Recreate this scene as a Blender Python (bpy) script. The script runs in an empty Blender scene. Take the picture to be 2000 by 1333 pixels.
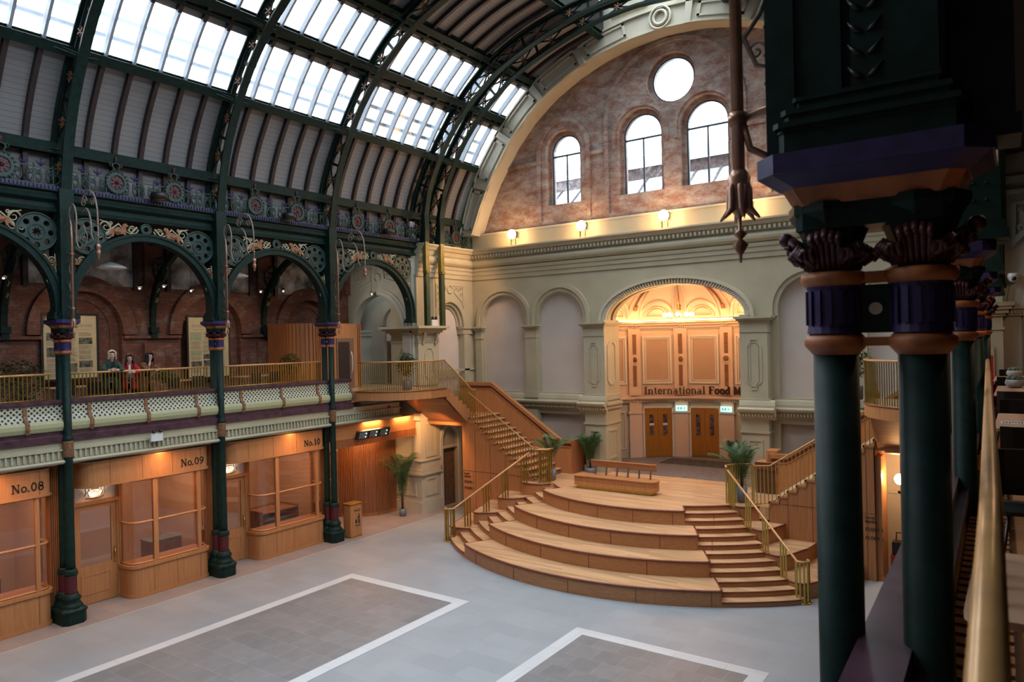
import bpy, math, random
from mathutils import Vector, Matrix
from mathutils.geometry import tessellate_polygon
import bmesh
PI = math.pi
rnd = random.Random(11)
scene = bpy.context.scene
COL = scene.collection
sin, cos, rad = math.sin, math.cos, math.radians

# ------------------------------------------------------------------ materials
def new_mat(name):
    m = bpy.data.materials.new(name); m.use_nodes = True
    nt = m.node_tree
    return m, nt, nt.nodes['Principled BSDF'], nt.nodes, nt.links

def mat(name, col, rough=0.5, metal=0.0, var=0.12, scale=6.0, bump=0.0, bscale=30.0, spec=0.5, stretch=(1, 1, 1), col2=None, emit=None, estr=0.0, detail=4):
    m, nt, b, N, L = new_mat(name)
    b.inputs['Roughness'].default_value = rough
    b.inputs['Metallic'].default_value = metal
    b.inputs['Specular IOR Level'].default_value = spec
    tc = N.new('ShaderNodeTexCoord'); mp = N.new('ShaderNodeMapping'); mp.inputs['Scale'].default_value = stretch
    L.new(tc.outputs['Object'], mp.inputs['Vector'])
    nz = N.new('ShaderNodeTexNoise'); nz.inputs['Scale'].default_value = scale; nz.inputs['Detail'].default_value = detail
    L.new(mp.outputs['Vector'], nz.inputs['Vector'])
    rp = N.new('ShaderNodeValToRGB')
    c2 = col2 or tuple(max(0, c * (1 - 2 * var)) for c in col)
    c1 = tuple(min(1, c * (1 + var)) for c in col) if not col2 else col
    rp.color_ramp.elements[0].position = .3; rp.color_ramp.elements[1].position = .7
    rp.color_ramp.elements[0].color = (*c2, 1); rp.color_ramp.elements[1].color = (*c1, 1)
    L.new(nz.outputs['Fac'], rp.inputs['Fac']); L.new(rp.outputs['Color'], b.inputs['Base Color'])
    if bump:
        n2 = N.new('ShaderNodeTexNoise'); n2.inputs['Scale'].default_value = bscale; n2.inputs['Detail'].default_value = 3
        L.new(mp.outputs['Vector'], n2.inputs['Vector'])
        bp = N.new('ShaderNodeBump'); bp.inputs['Strength'].default_value = bump; bp.inputs['Distance'].default_value = .02
        L.new(n2.outputs['Fac'], bp.inputs['Height']); L.new(bp.outputs['Normal'], b.inputs['Normal'])
    if emit:
        b.inputs['Emission Color'].default_value = (*emit, 1); b.inputs['Emission Strength'].default_value = estr
    return m

def math_node(N, L, op, a, b=None, c=None):
    n = N.new('ShaderNodeMath'); n.operation = op
    for i, v in enumerate((a, b, c)):
        if v is None: continue
        if isinstance(v, (int, float)): n.inputs[i].default_value = v
        else: L.new(v, n.inputs[i])
    return n.outputs[0]

def wood_mat(name, ca, cb, board=(0, 0), axis='Z', rough=.4, gap=.012, gapcol=(.10, .045, .02), grain=26):
    """oak with fine grain along one axis, joints every board=(pitch along second axis, pitch along third)"""
    m, nt, b, N, L = new_mat(name)
    b.inputs['Roughness'].default_value = rough
    tc = N.new('ShaderNodeTexCoord'); mp = N.new('ShaderNodeMapping')
    sc = {'X': (1.2, grain, grain), 'Y': (grain, 1.2, grain), 'Z': (grain, grain, 1.2)}[axis]
    mp.inputs['Scale'].default_value = sc
    L.new(tc.outputs['Object'], mp.inputs['Vector'])
    nz = N.new('ShaderNodeTexNoise'); nz.inputs['Scale'].default_value = 1.0; nz.inputs['Detail'].default_value = 5; nz.inputs['Roughness'].default_value = .6
    L.new(mp.outputs['Vector'], nz.inputs['Vector'])
    rp = N.new('ShaderNodeValToRGB'); rp.color_ramp.elements[0].position = .3; rp.color_ramp.elements[1].position = .72
    rp.color_ramp.elements[0].color = (*ca, 1); rp.color_ramp.elements[1].color = (*cb, 1)
    L.new(nz.outputs['Fac'], rp.inputs['Fac'])
    out = rp.outputs['Color']
    if board[0]:
        sep = N.new('ShaderNodeSeparateXYZ'); L.new(tc.outputs['Object'], sep.inputs[0])
        # plank tint: white noise on the floor of the cross coordinate
        across = {'X': 'Y', 'Y': 'X', 'Z': 'Y'}[axis]
        u = math_node(N, L, 'DIVIDE', sep.outputs[across], board[0])
        fl = math_node(N, L, 'FLOOR', u)
        fr = math_node(N, L, 'FRACT', u)
        v = math_node(N, L, 'DIVIDE', sep.outputs[axis], board[1] or 3.0)
        v = math_node(N, L, 'ADD', v, math_node(N, L, 'MULTIPLY', fl, .37))
        fl2 = math_node(N, L, 'FLOOR', v); fr2 = math_node(N, L, 'FRACT', v)
        cmb = N.new('ShaderNodeCombineXYZ'); L.new(fl, cmb.inputs[0]); L.new(fl2, cmb.inputs[1])
        wn = N.new('ShaderNodeTexWhiteNoise'); wn.noise_dimensions = '2D'; L.new(cmb.outputs[0], wn.inputs['Vector'])
        hs = N.new('ShaderNodeHueSaturation'); L.new(out, hs.inputs['Color'])
        L.new(math_node(N, L, 'MULTIPLY_ADD', wn.outputs['Value'], .35, .82), hs.inputs['Value'])
        g1 = math_node(N, L, 'LESS_THAN', fr, gap / board[0]); g2 = math_node(N, L, 'LESS_THAN', fr2, gap * .6 / (board[1] or 3.0))
        g = math_node(N, L, 'MAXIMUM', g1, g2)
        mx = N.new('ShaderNodeMix'); mx.data_type = 'RGBA'; L.new(g, mx.inputs[0]); L.new(hs.outputs['Color'], mx.inputs[6]); mx.inputs[7].default_value = (*gapcol, 1)
        out = mx.outputs[2]
    L.new(out, b.inputs['Base Color'])
    return m

def tile_mat(name, c1, c2, grout, w, h, ax=('X', 'Y'), rough=.45, off=.5, gap=.006, noise=.2, nscale=1.3):
    m, nt, b, N, L = new_mat(name)
    b.inputs['Roughness'].default_value = rough
    tc = N.new('ShaderNodeTexCoord'); sep = N.new('ShaderNodeSeparateXYZ'); L.new(tc.outputs['Object'], sep.inputs[0])
    cmb = N.new('ShaderNodeCombineXYZ'); L.new(sep.outputs[ax[0]], cmb.inputs[0]); L.new(sep.outputs[ax[1]], cmb.inputs[1])
    br = N.new('ShaderNodeTexBrick'); br.offset = off
    L.new(cmb.outputs[0], br.inputs['Vector'])
    br.inputs['Scale'].default_value = 1; br.inputs['Brick Width'].default_value = w; br.inputs['Row Height'].default_value = h
    br.inputs['Mortar Size'].default_value = gap; br.inputs['Mortar Smooth'].default_value = .2
    br.inputs['Color1'].default_value = (*c1, 1); br.inputs['Color2'].default_value = (*c2, 1); br.inputs['Mortar'].default_value = (*grout, 1)
    nz = N.new('ShaderNodeTexNoise'); nz.inputs['Scale'].default_value = nscale; nz.inputs['Detail'].default_value = 6
    L.new(tc.outputs['Object'], nz.inputs['Vector'])
    hs = N.new('ShaderNodeHueSaturation'); L.new(br.outputs['Color'], hs.inputs['Color'])
    L.new(math_node(N, L, 'MULTIPLY_ADD', nz.outputs['Fac'], noise * 2, 1 - noise), hs.inputs['Value'])
    L.new(hs.outputs['Color'], b.inputs['Base Color'])
    return m

def brick_mat(name, ax, c1, c2, pale, palemix=.45, mortar=(.20, .15, .13), lo=.5, hi=.66):
    m, nt, b, N, L = new_mat(name)
    b.inputs['Roughness'].default_value = .9
    tc = N.new('ShaderNodeTexCoord'); sep = N.new('ShaderNodeSeparateXYZ'); L.new(tc.outputs['Object'], sep.inputs[0])
    cmb = N.new('ShaderNodeCombineXYZ'); L.new(sep.outputs[ax], cmb.inputs[0]); L.new(sep.outputs['Z'], cmb.inputs[1])
    br = N.new('ShaderNodeTexBrick'); L.new(cmb.outputs[0], br.inputs['Vector'])
    br.inputs['Scale'].default_value = 1; br.inputs['Brick Width'].default_value = .25; br.inputs['Row Height'].default_value = .088
    br.inputs['Mortar Size'].default_value = .011; br.inputs['Bias'].default_value = -.1
    br.inputs['Color1'].default_value = (*c1, 1); br.inputs['Color2'].default_value = (*c2, 1); br.inputs['Mortar'].default_value = (*mortar, 1)
    nz = N.new('ShaderNodeTexNoise'); nz.inputs['Scale'].default_value = 1.6; nz.inputs['Detail'].default_value = 9; nz.inputs['Roughness'].default_value = .78
    bmp = N.new('ShaderNodeMapping'); bmp.inputs['Scale'].default_value = (1, 1, 1.9); L.new(tc.outputs['Object'], bmp.inputs['Vector']); L.new(bmp.outputs['Vector'], nz.inputs['Vector'])
    rp = N.new('ShaderNodeValToRGB'); rp.color_ramp.elements[0].position = lo; rp.color_ramp.elements[1].position = hi
    rp.color_ramp.elements[0].color = (0, 0, 0, 1); rp.color_ramp.elements[1].color = (palemix, palemix, palemix, 1)
    L.new(nz.outputs['Fac'], rp.inputs['Fac'])
    mx = N.new('ShaderNodeMix'); mx.data_type = 'RGBA'; L.new(rp.outputs['Color'], mx.inputs[0]); L.new(br.outputs['Color'], mx.inputs[6]); mx.inputs[7].default_value = (*pale, 1)
    n3 = N.new('ShaderNodeTexNoise'); n3.inputs['Scale'].default_value = .7; n3.inputs['Detail'].default_value = 5
    L.new(tc.outputs['Object'], n3.inputs['Vector'])
    hs = N.new('ShaderNodeHueSaturation'); L.new(mx.outputs[2], hs.inputs['Color'])
    L.new(math_node(N, L, 'MULTIPLY_ADD', n3.outputs['Fac'], 1.0, .5), hs.inputs['Value'])
    L.new(hs.outputs['Color'], b.inputs['Base Color'])
    bp = N.new('ShaderNodeBump'); bp.inputs['Strength'].default_value = .6; bp.inputs['Distance'].default_value = .02
    L.new(nz.outputs['Fac'], bp.inputs['Height']); L.new(bp.outputs['Normal'], b.inputs['Normal'])
    return m

def lattice_mat(name, col, hole):
    m, nt, b, N, L = new_mat(name); b.inputs['Roughness'].default_value = .5
    tc = N.new('ShaderNodeTexCoord'); sep = N.new('ShaderNodeSeparateXYZ'); L.new(tc.outputs['Object'], sep.inputs[0])
    def cell(op):
        u = math_node(N, L, op, sep.outputs['Y'], sep.outputs['Z'])
        u = math_node(N, L, 'FRACT', math_node(N, L, 'MULTIPLY', u, 7.5))
        return math_node(N, L, 'GREATER_THAN', math_node(N, L, 'ABSOLUTE', math_node(N, L, 'SUBTRACT', u, .5)), .29)
    g = math_node(N, L, 'MAXIMUM', cell('ADD'), cell('SUBTRACT'))
    mx = N.new('ShaderNodeMix'); mx.data_type = 'RGBA'; L.new(g, mx.inputs[0]); mx.inputs[6].default_value = (*hole, 1); mx.inputs[7].default_value = (*col, 1)
    L.new(mx.outputs[2], b.inputs['Base Color'])
    return m

def board_mat(name, col, line, pitch=.145):
    """painted boards of the roof; joints follow the arc length given in the UV map"""
    m, nt, b, N, L = new_mat(name); b.inputs['Roughness'].default_value = .6
    uv = N.new('ShaderNodeUVMap'); sep = N.new('ShaderNodeSeparateXYZ'); L.new(uv.outputs[0], sep.inputs[0])
    fr = math_node(N, L, 'FRACT', math_node(N, L, 'DIVIDE', sep.outputs['Y'], pitch))
    g = math_node(N, L, 'LESS_THAN', fr, .09)
    nz = N.new('ShaderNodeTexNoise'); nz.inputs['Scale'].default_value = 2.5; nz.inputs['Detail'].default_value = 5
    hs = N.new('ShaderNodeHueSaturation'); hs.inputs['Color'].default_value = (*col, 1)
    L.new(math_node(N, L, 'MULTIPLY_ADD', nz.outputs['Fac'], .4, .8), hs.inputs['Value'])
    mx = N.new('ShaderNodeMix'); mx.data_type = 'RGBA'; L.new(g, mx.inputs[0]); L.new(hs.outputs[0], mx.inputs[6]); mx.inputs[7].default_value = (*line, 1)
    L.new(mx.outputs[2], b.inputs['Base Color'])
    return m

def glass_mat(name, tint=(1, 1, 1), refl=.12, rough=.02, base=(.8, .85, .9), diffuse=0.0):
    m = bpy.data.materials.new(name); m.use_nodes = True; nt = m.node_tree; N, L = nt.nodes, nt.links
    N.clear(); out = N.new('ShaderNodeOutputMaterial')
    tr = N.new('ShaderNodeBsdfTransparent'); tr.inputs[0].default_value = (*tint, 1)
    gl = N.new('ShaderNodeBsdfGlossy'); gl.inputs['Roughness'].default_value = rough; gl.inputs[0].default_value = (.9, .9, .9, 1)
    fr = N.new('ShaderNodeFresnel'); fr.inputs[0].default_value = 1.5
    fac = math_node(N, L, 'MULTIPLY_ADD', fr.outputs[0], .8, refl)
    mx = N.new('ShaderNodeMixShader'); L.new(fac, mx.inputs[0]); L.new(tr.outputs[0], mx.inputs[1]); L.new(gl.outputs[0], mx.inputs[2])
    last = mx.outputs[0]
    if diffuse:
        df = N.new('ShaderNodeBsdfDiffuse'); df.inputs[0].default_value = (*base, 1)
        m2 = N.new('ShaderNodeMixShader'); m2.inputs[0].default_value = diffuse
        L.new(last, m2.inputs[1]); L.new(df.outputs[0], m2.inputs[2]); last = m2.outputs[0]
    L.new(last, out.inputs[0])
    return m

def emit_mat(name, col, s):
    m = bpy.data.materials.new(name); m.use_nodes = True; nt = m.node_tree; N, L = nt.nodes, nt.links
    N.clear(); out = N.new('ShaderNodeOutputMaterial'); e = N.new('ShaderNodeEmission'); e.inputs[0].default_value = (*col, 1); e.inputs[1].default_value = s
    L.new(e.outputs[0], out.inputs[0]); return m

M = {}
M['cream'] = mat('cream_paint', (.45, .42, .30), .55, var=.05, scale=1.2)
M['creamlight'] = mat('pale_cream_paint', (.55, .51, .39), .55, var=.04, scale=1)
M['apsepaint'] = mat('warm_apse_paint', (.62, .50, .43), .55, var=.03, scale=1)
M['panelfill'] = mat('apse_panel_fill', (.43, .32, .25), .6, var=.03, scale=1)
M['gilt'] = mat('dull_gilt_paint', (.28, .11, .045), .5, var=.2, scale=12)
M['oliveg'] = mat('olive_green_paint', (.04, .06, .025), .45, var=.2)
M['niche'] = mat('niche_paint', (.60, .55, .50), .6, var=.04, scale=.8)
M['greypaint'] = mat('stone_grey_paint', (.42, .43, .38), .6, var=.06, scale=1.2)
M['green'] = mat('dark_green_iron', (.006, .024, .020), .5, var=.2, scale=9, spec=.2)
M['greenbright'] = mat('bright_green_iron', (.014, .044, .038), .45, var=.25, scale=20)  # brighter green for wheels, roundels, cresting and knee braces
M['olive'] = mat('olive_gold_paint', (.16, .14, .03), .4, var=.15)
M['black'] = mat('black_metal', (.012, .012, .012), .4)
M['purple'] = mat('purple_paint', (.032, .020, .10), .5, var=.2, scale=12)
M['plum'] = mat('plum_brown_paint', (.085, .04, .055), .28, var=.25, scale=5)
M['maroon'] = mat('maroon_paint', (.075, .010, .016), .45, var=.2)
M['orange'] = mat('ochre_orange_paint', (.46, .15, .05), .5, var=.2, scale=8)
M['scroll'] = mat('cream_scroll_paint', (.36, .34, .23), .5, var=.1)
M['bronze'] = mat('carved_bronze_band', (.26, .12, .055), .55, var=.4, scale=40, bump=.8, bscale=40)
M['copper'] = mat('copper_pole', (.40, .22, .15), .35, metal=.6, var=.2)
M['ironcream'] = mat('weathered_cream_iron', (.27, .21, .17), .5, var=.2, scale=15)
M['oak'] = wood_mat('oak_veneer', (.37, .15, .055), (.50, .23, .09), (1.05, 9), 'Z', gap=.008)
M['oakplain'] = wood_mat('oak_plain', (.37, .15, .055), (.50, .23, .09))
M['oakY'] = wood_mat('oak_grain_along_hall', (.37, .15, .055), (.50, .235, .095), axis='Y')
M['oakX'] = wood_mat('oak_grain_across_hall', (.37, .15, .055), (.50, .235, .095), axis='X')
M['deck'] = wood_mat('oak_floorboards', (.50, .29, .145), (.68, .43, .24), (.14, 2.2), 'X', rough=.3, gap=.006, gapcol=(.25, .12, .06), grain=14)
M['slat'] = wood_mat('oak_slats', (.30, .11, .04), (.42, .17, .07))
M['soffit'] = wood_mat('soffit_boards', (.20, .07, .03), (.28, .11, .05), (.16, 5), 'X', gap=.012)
M['nosing'] = mat('dark_red_nosing', (.19, .048, .025), .4, var=.15)
M['brass'] = mat('brushed_brass', (.52, .36, .085), .28, metal=.85, var=.08)
M['railwood'] = mat('brass_wood_handrail', (.60, .33, .13), .3, var=.08, metal=.2)
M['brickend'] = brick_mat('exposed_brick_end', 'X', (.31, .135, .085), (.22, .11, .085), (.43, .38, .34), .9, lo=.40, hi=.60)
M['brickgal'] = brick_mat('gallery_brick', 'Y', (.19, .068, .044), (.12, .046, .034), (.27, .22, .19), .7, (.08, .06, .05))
M['floor'] = tile_mat('pale_grey_tiles', (.33, .355, .38), (.295, .32, .345), (.27, .29, .31), 1.2, .6, nscale=1.0, noise=.14)
M['floordark'] = tile_mat('mid_grey_tiles', (.23, .225, .23), (.185, .185, .19), (.30, .30, .30), .62, .62, nscale=3, noise=.2)
M['floorwhite'] = tile_mat('white_border_tiles', (.62, .63, .64), (.56, .58, .60), (.45, .45, .45), 1.2, 1.2, noise=.08)
M['floorpink'] = tile_mat('buff_edge_tiles', (.33, .27, .25), (.28, .235, .22), (.24, .2, .19), .9, .45, noise=.16)
M['slate'] = mat('apse_slate_floor', (.14, .135, .14), .5, var=.2)
M['doormat'] = mat('dark_doormat', (.05, .045, .045), .95, var=.5, scale=6)
M['lattice'] = lattice_mat('pierced_lattice', (.50, .50, .38), (.02, .018, .015))
M['roll'] = mat('ribbed_cream_roll', (.42, .42, .24), .5, var=.1, scale=14, stretch=(1, 6, 1))
M['board'] = board_mat('white_roof_boards', (.22, .215, .22), (.12, .12, .12))
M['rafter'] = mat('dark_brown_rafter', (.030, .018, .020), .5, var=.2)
M['glazebar'] = mat('blue_grey_glazing_bar', (.36, .42, .50), .5, var=.06)
M['clear'] = glass_mat('skylight_glass', (.97, .99, 1), .03)
M['shopglass'] = glass_mat('shop_glass', (.93, .92, .90), .05, rough=.03, base=(.45, .25, .18), diffuse=.06)
M['winframe'] = mat('grey_window_frame', (.07, .085, .10), .4)
M['plaster'] = mat('pink_plaster', (.52, .36, .29), .7, var=.05, scale=1)
M['palewindow'] = mat('limewashed_panel', (.46, .47, .47), .8, var=.45, scale=2.2, detail=6)
M['redbrick'] = mat('brown_counter', (.22, .095, .055), .6, var=.1)
M['white'] = mat('white_enamel', (.72, .73, .73), .3, var=.02)
M['darkdoor'] = mat('brown_painted_door', (.19, .115, .08), .45)
M['golddoor'] = wood_mat('varnished_gold_oak', (.27, .115, .014), (.38, .175, .025))
M['doorframe'] = mat('white_door_frame', (.62, .60, .58), .5, var=.02)
M['doorglass'] = mat('dim_door_glass', (.10, .09, .12), .1, var=.7, scale=9)
M['pot'] = mat('grey_plant_pot', (.16, .18, .21), .5, var=.1)
M['leaf'] = mat('palm_leaf', (.045, .13, .035), .45, var=.4, scale=5)
M['leafdark'] = mat('dark_leaf', (.025, .075, .022), .4, var=.4, scale=8)
M['succulent'] = mat('succulent_leaf', (.14, .22, .15), .5, var=.2)
M['stem'] = mat('plant_stem', (.14, .09, .05), .8)
M['concretepot'] = mat('pale_concrete_bowl', (.34, .33, .33), .8, var=.1, scale=30)
M['tabletop'] = wood_mat('light_ash_table_top', (.42, .25, .155), (.52, .32, .21), axis='X')
M['letter'] = mat('dark_brown_letters', (.035, .018, .015), .4)
M['sign'] = mat('printed_black_letters', (.03, .025, .02), .6)
M['poster'] = mat('cream_history_panel', (.50, .44, .28), .6, var=.05)
M['ink'] = mat('grey_printed_text', (.25, .21, .14), .7)
M['photo'] = mat('printed_dark_photograph', (.10, .11, .085), .6, var=.7, scale=9)
M['map'] = mat('printed_map', (.42, .36, .17), .6, scale=5, col2=(.22, .33, .25))
M['exit'] = emit_mat('exit_sign_face', (.55, 1, .85), 1.6)
M['exitmark'] = emit_mat('exit_sign_marks', (.10, .55, .35), .8)
M['warmbulb'] = emit_mat('warm_bulb', (1, .60, .26), 40)
M['warmlamp'] = emit_mat('warm_floodlight', (1, .62, .28), 60)
M['cove'] = emit_mat('cove_strip', (1, .50, .18), 22)
M['red'] = mat('red_plastic', (.50, .015, .015), .4)
M['skin'] = mat('skin', (.60, .36, .27), .5, var=.05)
M['slateroof'] = mat('weathered_slate_roof', (.30, .34, .38), .6, var=.2, scale=2, stretch=(1, 1, 8))
M['roofglass'] = mat('pale_outer_rooflight', (.45, .55, .60), .3, var=.15)
M['brownfascia'] = mat('brown_outer_fascia', (.13, .10, .10), .7, var=.3)

# ------------------------------------------------------------------ mesh helper
class MB:
    def __init__(s): s.v = []; s.f = []; s.m = []; s.sm = []
    def add(s, vs, fs, m=0, smooth=False):
        o = len(s.v); s.v += [tuple(p) for p in vs]
        for f in fs: s.f.append(tuple(i + o for i in f)); s.m.append(m); s.sm.append(smooth)
        return s
    def box(s, x0, x1, y0, y1, z0, z1, m=0):
        v = [(x, y, z) for x in (x0, x1) for y in (y0, y1) for z in (z0, z1)]
        return s.add(v, [(0, 1, 3, 2), (4, 6, 7, 5), (0, 4, 5, 1), (2, 3, 7, 6), (0, 2, 6, 4), (1, 5, 7, 3)], m)
    def obox(s, c, ax, ay, az, m=0):
        """oriented box: centre and three half-axis vectors"""
        c, ax, ay, az = map(Vector, (c, ax, ay, az))
        v = [c + i * ax + j * ay + k * az for i in (-1, 1) for j in (-1, 1) for k in (-1, 1)]
        return s.add(v, [(0, 1, 3, 2), (4, 6, 7, 5), (0, 4, 5, 1), (2, 3, 7, 6), (0, 2, 6, 4), (1, 5, 7, 3)], m)
    def bar(s, a, b, w, d=None, up=(0, 0, 1), m=0):
        a, b = Vector(a), Vector(b); t = b - a; L = t.length
        if L < 1e-6: return s
        t /= L; u = Vector(up)
        if abs(t.dot(u)) > .98: u = Vector((1, 0, 0))
        sd = t.cross(u).normalized(); u = sd.cross(t)
        return s.obox((a + b) / 2, t * L / 2, sd * w / 2, u * (d or w) / 2, m)
    def prism(s, poly, a, b, plane='xy', holes=(), m=0, ms=None, smooth=False):
        ms = m if ms is None else ms
        loops = [list(poly)] + [list(h) for h in holes]
        flat = [p for l in loops for p in l]
        mp = {'xy': lambda u, v, w: (u, v, w), 'xz': lambda u, v, w: (u, w, v), 'yz': lambda u, v, w: (w, u, v)}[plane]
        tris = tessellate_polygon([[Vector((p[0], p[1], 0)) for p in l] for l in loops])
        n = len(flat); vs = [mp(p[0], p[1], a) for p in flat] + [mp(p[0], p[1], b) for p in flat]
        o = len(s.v); s.v += vs
        for t in tris:
            s.f.append((t[0] + o, t[1] + o, t[2] + o)); s.m.append(m); s.sm.append(False)
            s.f.append((t[2] + n + o, t[1] + n + o, t[0] + n + o)); s.m.append(m); s.sm.append(False)
        k = 0
        for l in loops:
            for i in range(len(l)):
                j = (i + 1) % len(l)
                s.f.append((k + i + o, k + j + o, k + j + n + o, k + i + n + o)); s.m.append(ms); s.sm.append(smooth)
            k += len(l)
        return s
    def tube(s, pts, r, n=8, closed=False, m=0, smooth=True):
        pts = [Vector(p) for p in pts]; N_ = len(pts)
        rr = r if isinstance(r, (list, tuple)) else [r] * N_
        rings = []; u = None
        for i, p in enumerate(pts):
            if closed: t = pts[(i + 1) % N_] - pts[i - 1]
            else: t = pts[min(i + 1, N_ - 1)] - pts[max(i - 1, 0)]
            if t.length < 1e-9: t = Vector((0, 0, 1))
            t.normalize()
            if u is None:
                u = Vector((0, 0, 1)) if abs(t.z) < .9 else Vector((1, 0, 0))
            u = (u - t * u.dot(t)).normalized(); w = t.cross(u)
            rings.append([p + (u * cos(2 * PI * k / n) + w * sin(2 * PI * k / n)) * rr[i] for k in range(n)])
        vs = [q for rg in rings for q in rg]; fs = []
        for i in range(N_ if closed else N_ - 1):
            a, b = i * n, ((i + 1) % N_) * n
            for k in range(n): fs.append((a + k, a + (k + 1) % n, b + (k + 1) % n, b + k))
        if not closed: fs += [tuple(range(n))[::-1], tuple((N_ - 1) * n + k for k in range(n))]
        return s.add(vs, fs, m, smooth)
    def lathe(s, prof, cx=0, cy=0, n=20, m=0, smooth=True, mm=None, a0=0.0, sx=1, sy=1):
        vs = []; 
        for r, z in prof:
            for k in range(n):
                a = 2 * PI * k / n + a0; vs.append((cx + r * cos(a) * sx, cy + r * sin(a) * sy, z))
        o = len(s.v); s.v += vs
        for i in range(len(prof) - 1):
            for k in range(n):
                s.f.append((o + i * n + k, o + i * n + (k + 1) % n, o + (i + 1) * n + (k + 1) % n, o + (i + 1) * n + k))
                s.m.append(mm[i] if mm else m); s.sm.append(smooth)
        for i, rev in ((0, True), (len(prof) - 1, False)):
            if prof[i][0] > 1e-5:
                t = tuple(o + i * n + k for k in range(n)); s.f.append(t[::-1] if rev else t); s.m.append(mm[min(i, len(mm) - 1)] if mm else m); s.sm.append(False)
        return s
    def sphere(s, c, r, n=12, m=0, sc=(1, 1, 1)):
        h = max(4, n // 2)
        vs = [(c[0] + r * sc[0] * sin(PI * i / h) * cos(2 * PI * k / n), c[1] + r * sc[1] * sin(PI * i / h) * sin(2 * PI * k / n), c[2] + r * sc[2] * cos(PI * i / h)) for i in range(h + 1) for k in range(n)]
        return s.add(vs, [(i * n + k, (i + 1) * n + k, (i + 1) * n + (k + 1) % n, i * n + (k + 1) % n) for i in range(h) for k in range(n)], m, True)
    def ring(s, c, R, r, plane='yz', n=24, k=6, m=0):
        f = {'yz': lambda a: (c[0], c[1] + R * cos(a), c[2] + R * sin(a)), 'xz': lambda a: (c[0] + R * cos(a), c[1], c[2] + R * sin(a)), 'xy': lambda a: (c[0] + R * cos(a), c[1] + R * sin(a), c[2])}[plane]
        return s.tube([f(2 * PI * i / n) for i in range(n)], r, k, True, m)

def kids_loc(parent):
    return Vector((0, 0, 0))

def obj(name, mb, mats, parent=None, loc=None, fix=True):
    """link one mesh object; geometry given in world metres when the root is an anchor made by thing()"""
    me = bpy.data.meshes.new(name)
    me.from_pydata(mb.v, [], mb.f)
    if not isinstance(mats, (list, tuple)): mats = [mats]
    for m in mats: me.materials.append(M[m] if isinstance(m, str) else m)
    me.polygons.foreach_set('material_index', mb.m); me.polygons.foreach_set('use_smooth', mb.sm)
    if fix:
        bm = bmesh.new(); bm.from_mesh(me); bmesh.ops.remove_doubles(bm, verts=bm.verts, dist=1e-5)
        bmesh.ops.recalc_face_normals(bm, faces=bm.faces); bm.to_mesh(me); bm.free()
    me.update()
    o = bpy.data.objects.new(name, me); COL.objects.link(o)
    if parent is not None:
        o.parent = parent
        if parent.get('_world'): o.location = (-parent.location[0], -parent.location[1], -parent.location[2])
    if loc is not None: o.location = loc
    return o

def tag(o, label, cat, group=None):
    o['label'] = label; o['category'] = cat
    if group: o['group'] = group
    return o

def thing(name, label, cat, loc=(0, 0, 0), group=None, world=True):
    o = bpy.data.objects.new(name, None); COL.objects.link(o); o.location = loc; o.empty_display_size = .2
    if world: o['_world'] = 1
    return tag(o, label, cat, group)

def struct(name, mb, mats, parent=None):
    o = obj(name, mb, mats, parent)
    if parent is None: o['kind'] = 'structure'
    return o

def dup(root, loc=None, rz=None, label=None, group=None, scale=None):
    r = root.copy(); COL.objects.link(r)
    if loc is not None: r.location = loc
    if rz is not None: r.rotation_euler = (0, 0, rz)
    if scale is not None: r.scale = scale
    if label: r['label'] = label
    if group: r['group'] = group
    for ch in list(root.children):
        c = ch.copy(); COL.objects.link(c); c.parent = r
        for g in list(ch.children):
            d = g.copy(); COL.objects.link(d); d.parent = c
    return r

def arc2(cx, cy, rx, ry, a0, a1, n):
    return [(cx + rx * cos(a0 + (a1 - a0) * i / n), cy + ry * sin(a0 + (a1 - a0) * i / n)) for i in range(n + 1)]

def arch_poly(cx, w, z0, zs, h, n=24):
    """opening outline: legs from z0 to the springing zs, elliptic head of rise h"""
    return [(cx - w, z0)] + arc2(cx, zs, w, h, PI, 0, n) + [(cx + w, z0)]

def rounded(poly, r, n=5):
    """round the corners of a closed polygon; r a number or list"""
    out = []; N_ = len(poly)
    for i in range(N_):
        p0, p, p1 = Vector(poly[i - 1]), Vector(poly[i]), Vector(poly[(i + 1) % N_])
        ri = r[i] if isinstance(r, (list, tuple)) else r
        if ri <= 0: out.append(tuple(p)); continue
        a, b = (p0 - p), (p1 - p); d = min(ri, a.length * .49, b.length * .49)
        a = p + a.normalized() * d; b = p + b.normalized() * d
        for k in range(n + 1):
            t = k / n; q = (1 - t) ** 2 * a + 2 * t * (1 - t) * p + t * t * b; out.append((q.x, q.y))
    return out
def offset(path, d):
    """shift an open 2D path sideways by d"""
    out = []
    for i, p in enumerate(path):
        a = Vector(path[max(i - 1, 0)]); b = Vector(path[min(i + 1, len(path) - 1)]); t = (b - a).normalized()
        out.append((p[0] - t.y * d, p[1] + t.x * d))
    return out
M['chrome'] = mat('polished_chrome', (.75, .75, .75), .08, metal=1, var=.01)
M['globeface'] = emit_mat('spot_lamp_face', (1, .97, .9), 2.5)
M['coatgreen'] = mat('dark_green_wool', (.022, .055, .045), .9, var=.1)
M['coatred'] = mat('red_wool', (.42, .012, .018), .9, var=.1)
M['coatbrown'] = mat('brown_teddy_coat', (.19, .075, .028), .95, var=.25, scale=30)
M['hairblond'] = mat('silver_blond_hair', (.55, .45, .32), .5, var=.15, scale=20, stretch=(6, 6, 1))
M['hairdark'] = mat('dark_brown_hair', (.025, .014, .010), .5, var=.2)
M['scarf'] = mat('black_headscarf', (.010, .010, .013), .8)
M['eye'] = mat('dark_eye', (.03, .02, .02), .2)
M['lips'] = mat('lips', (.40, .12, .10), .5)
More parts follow.
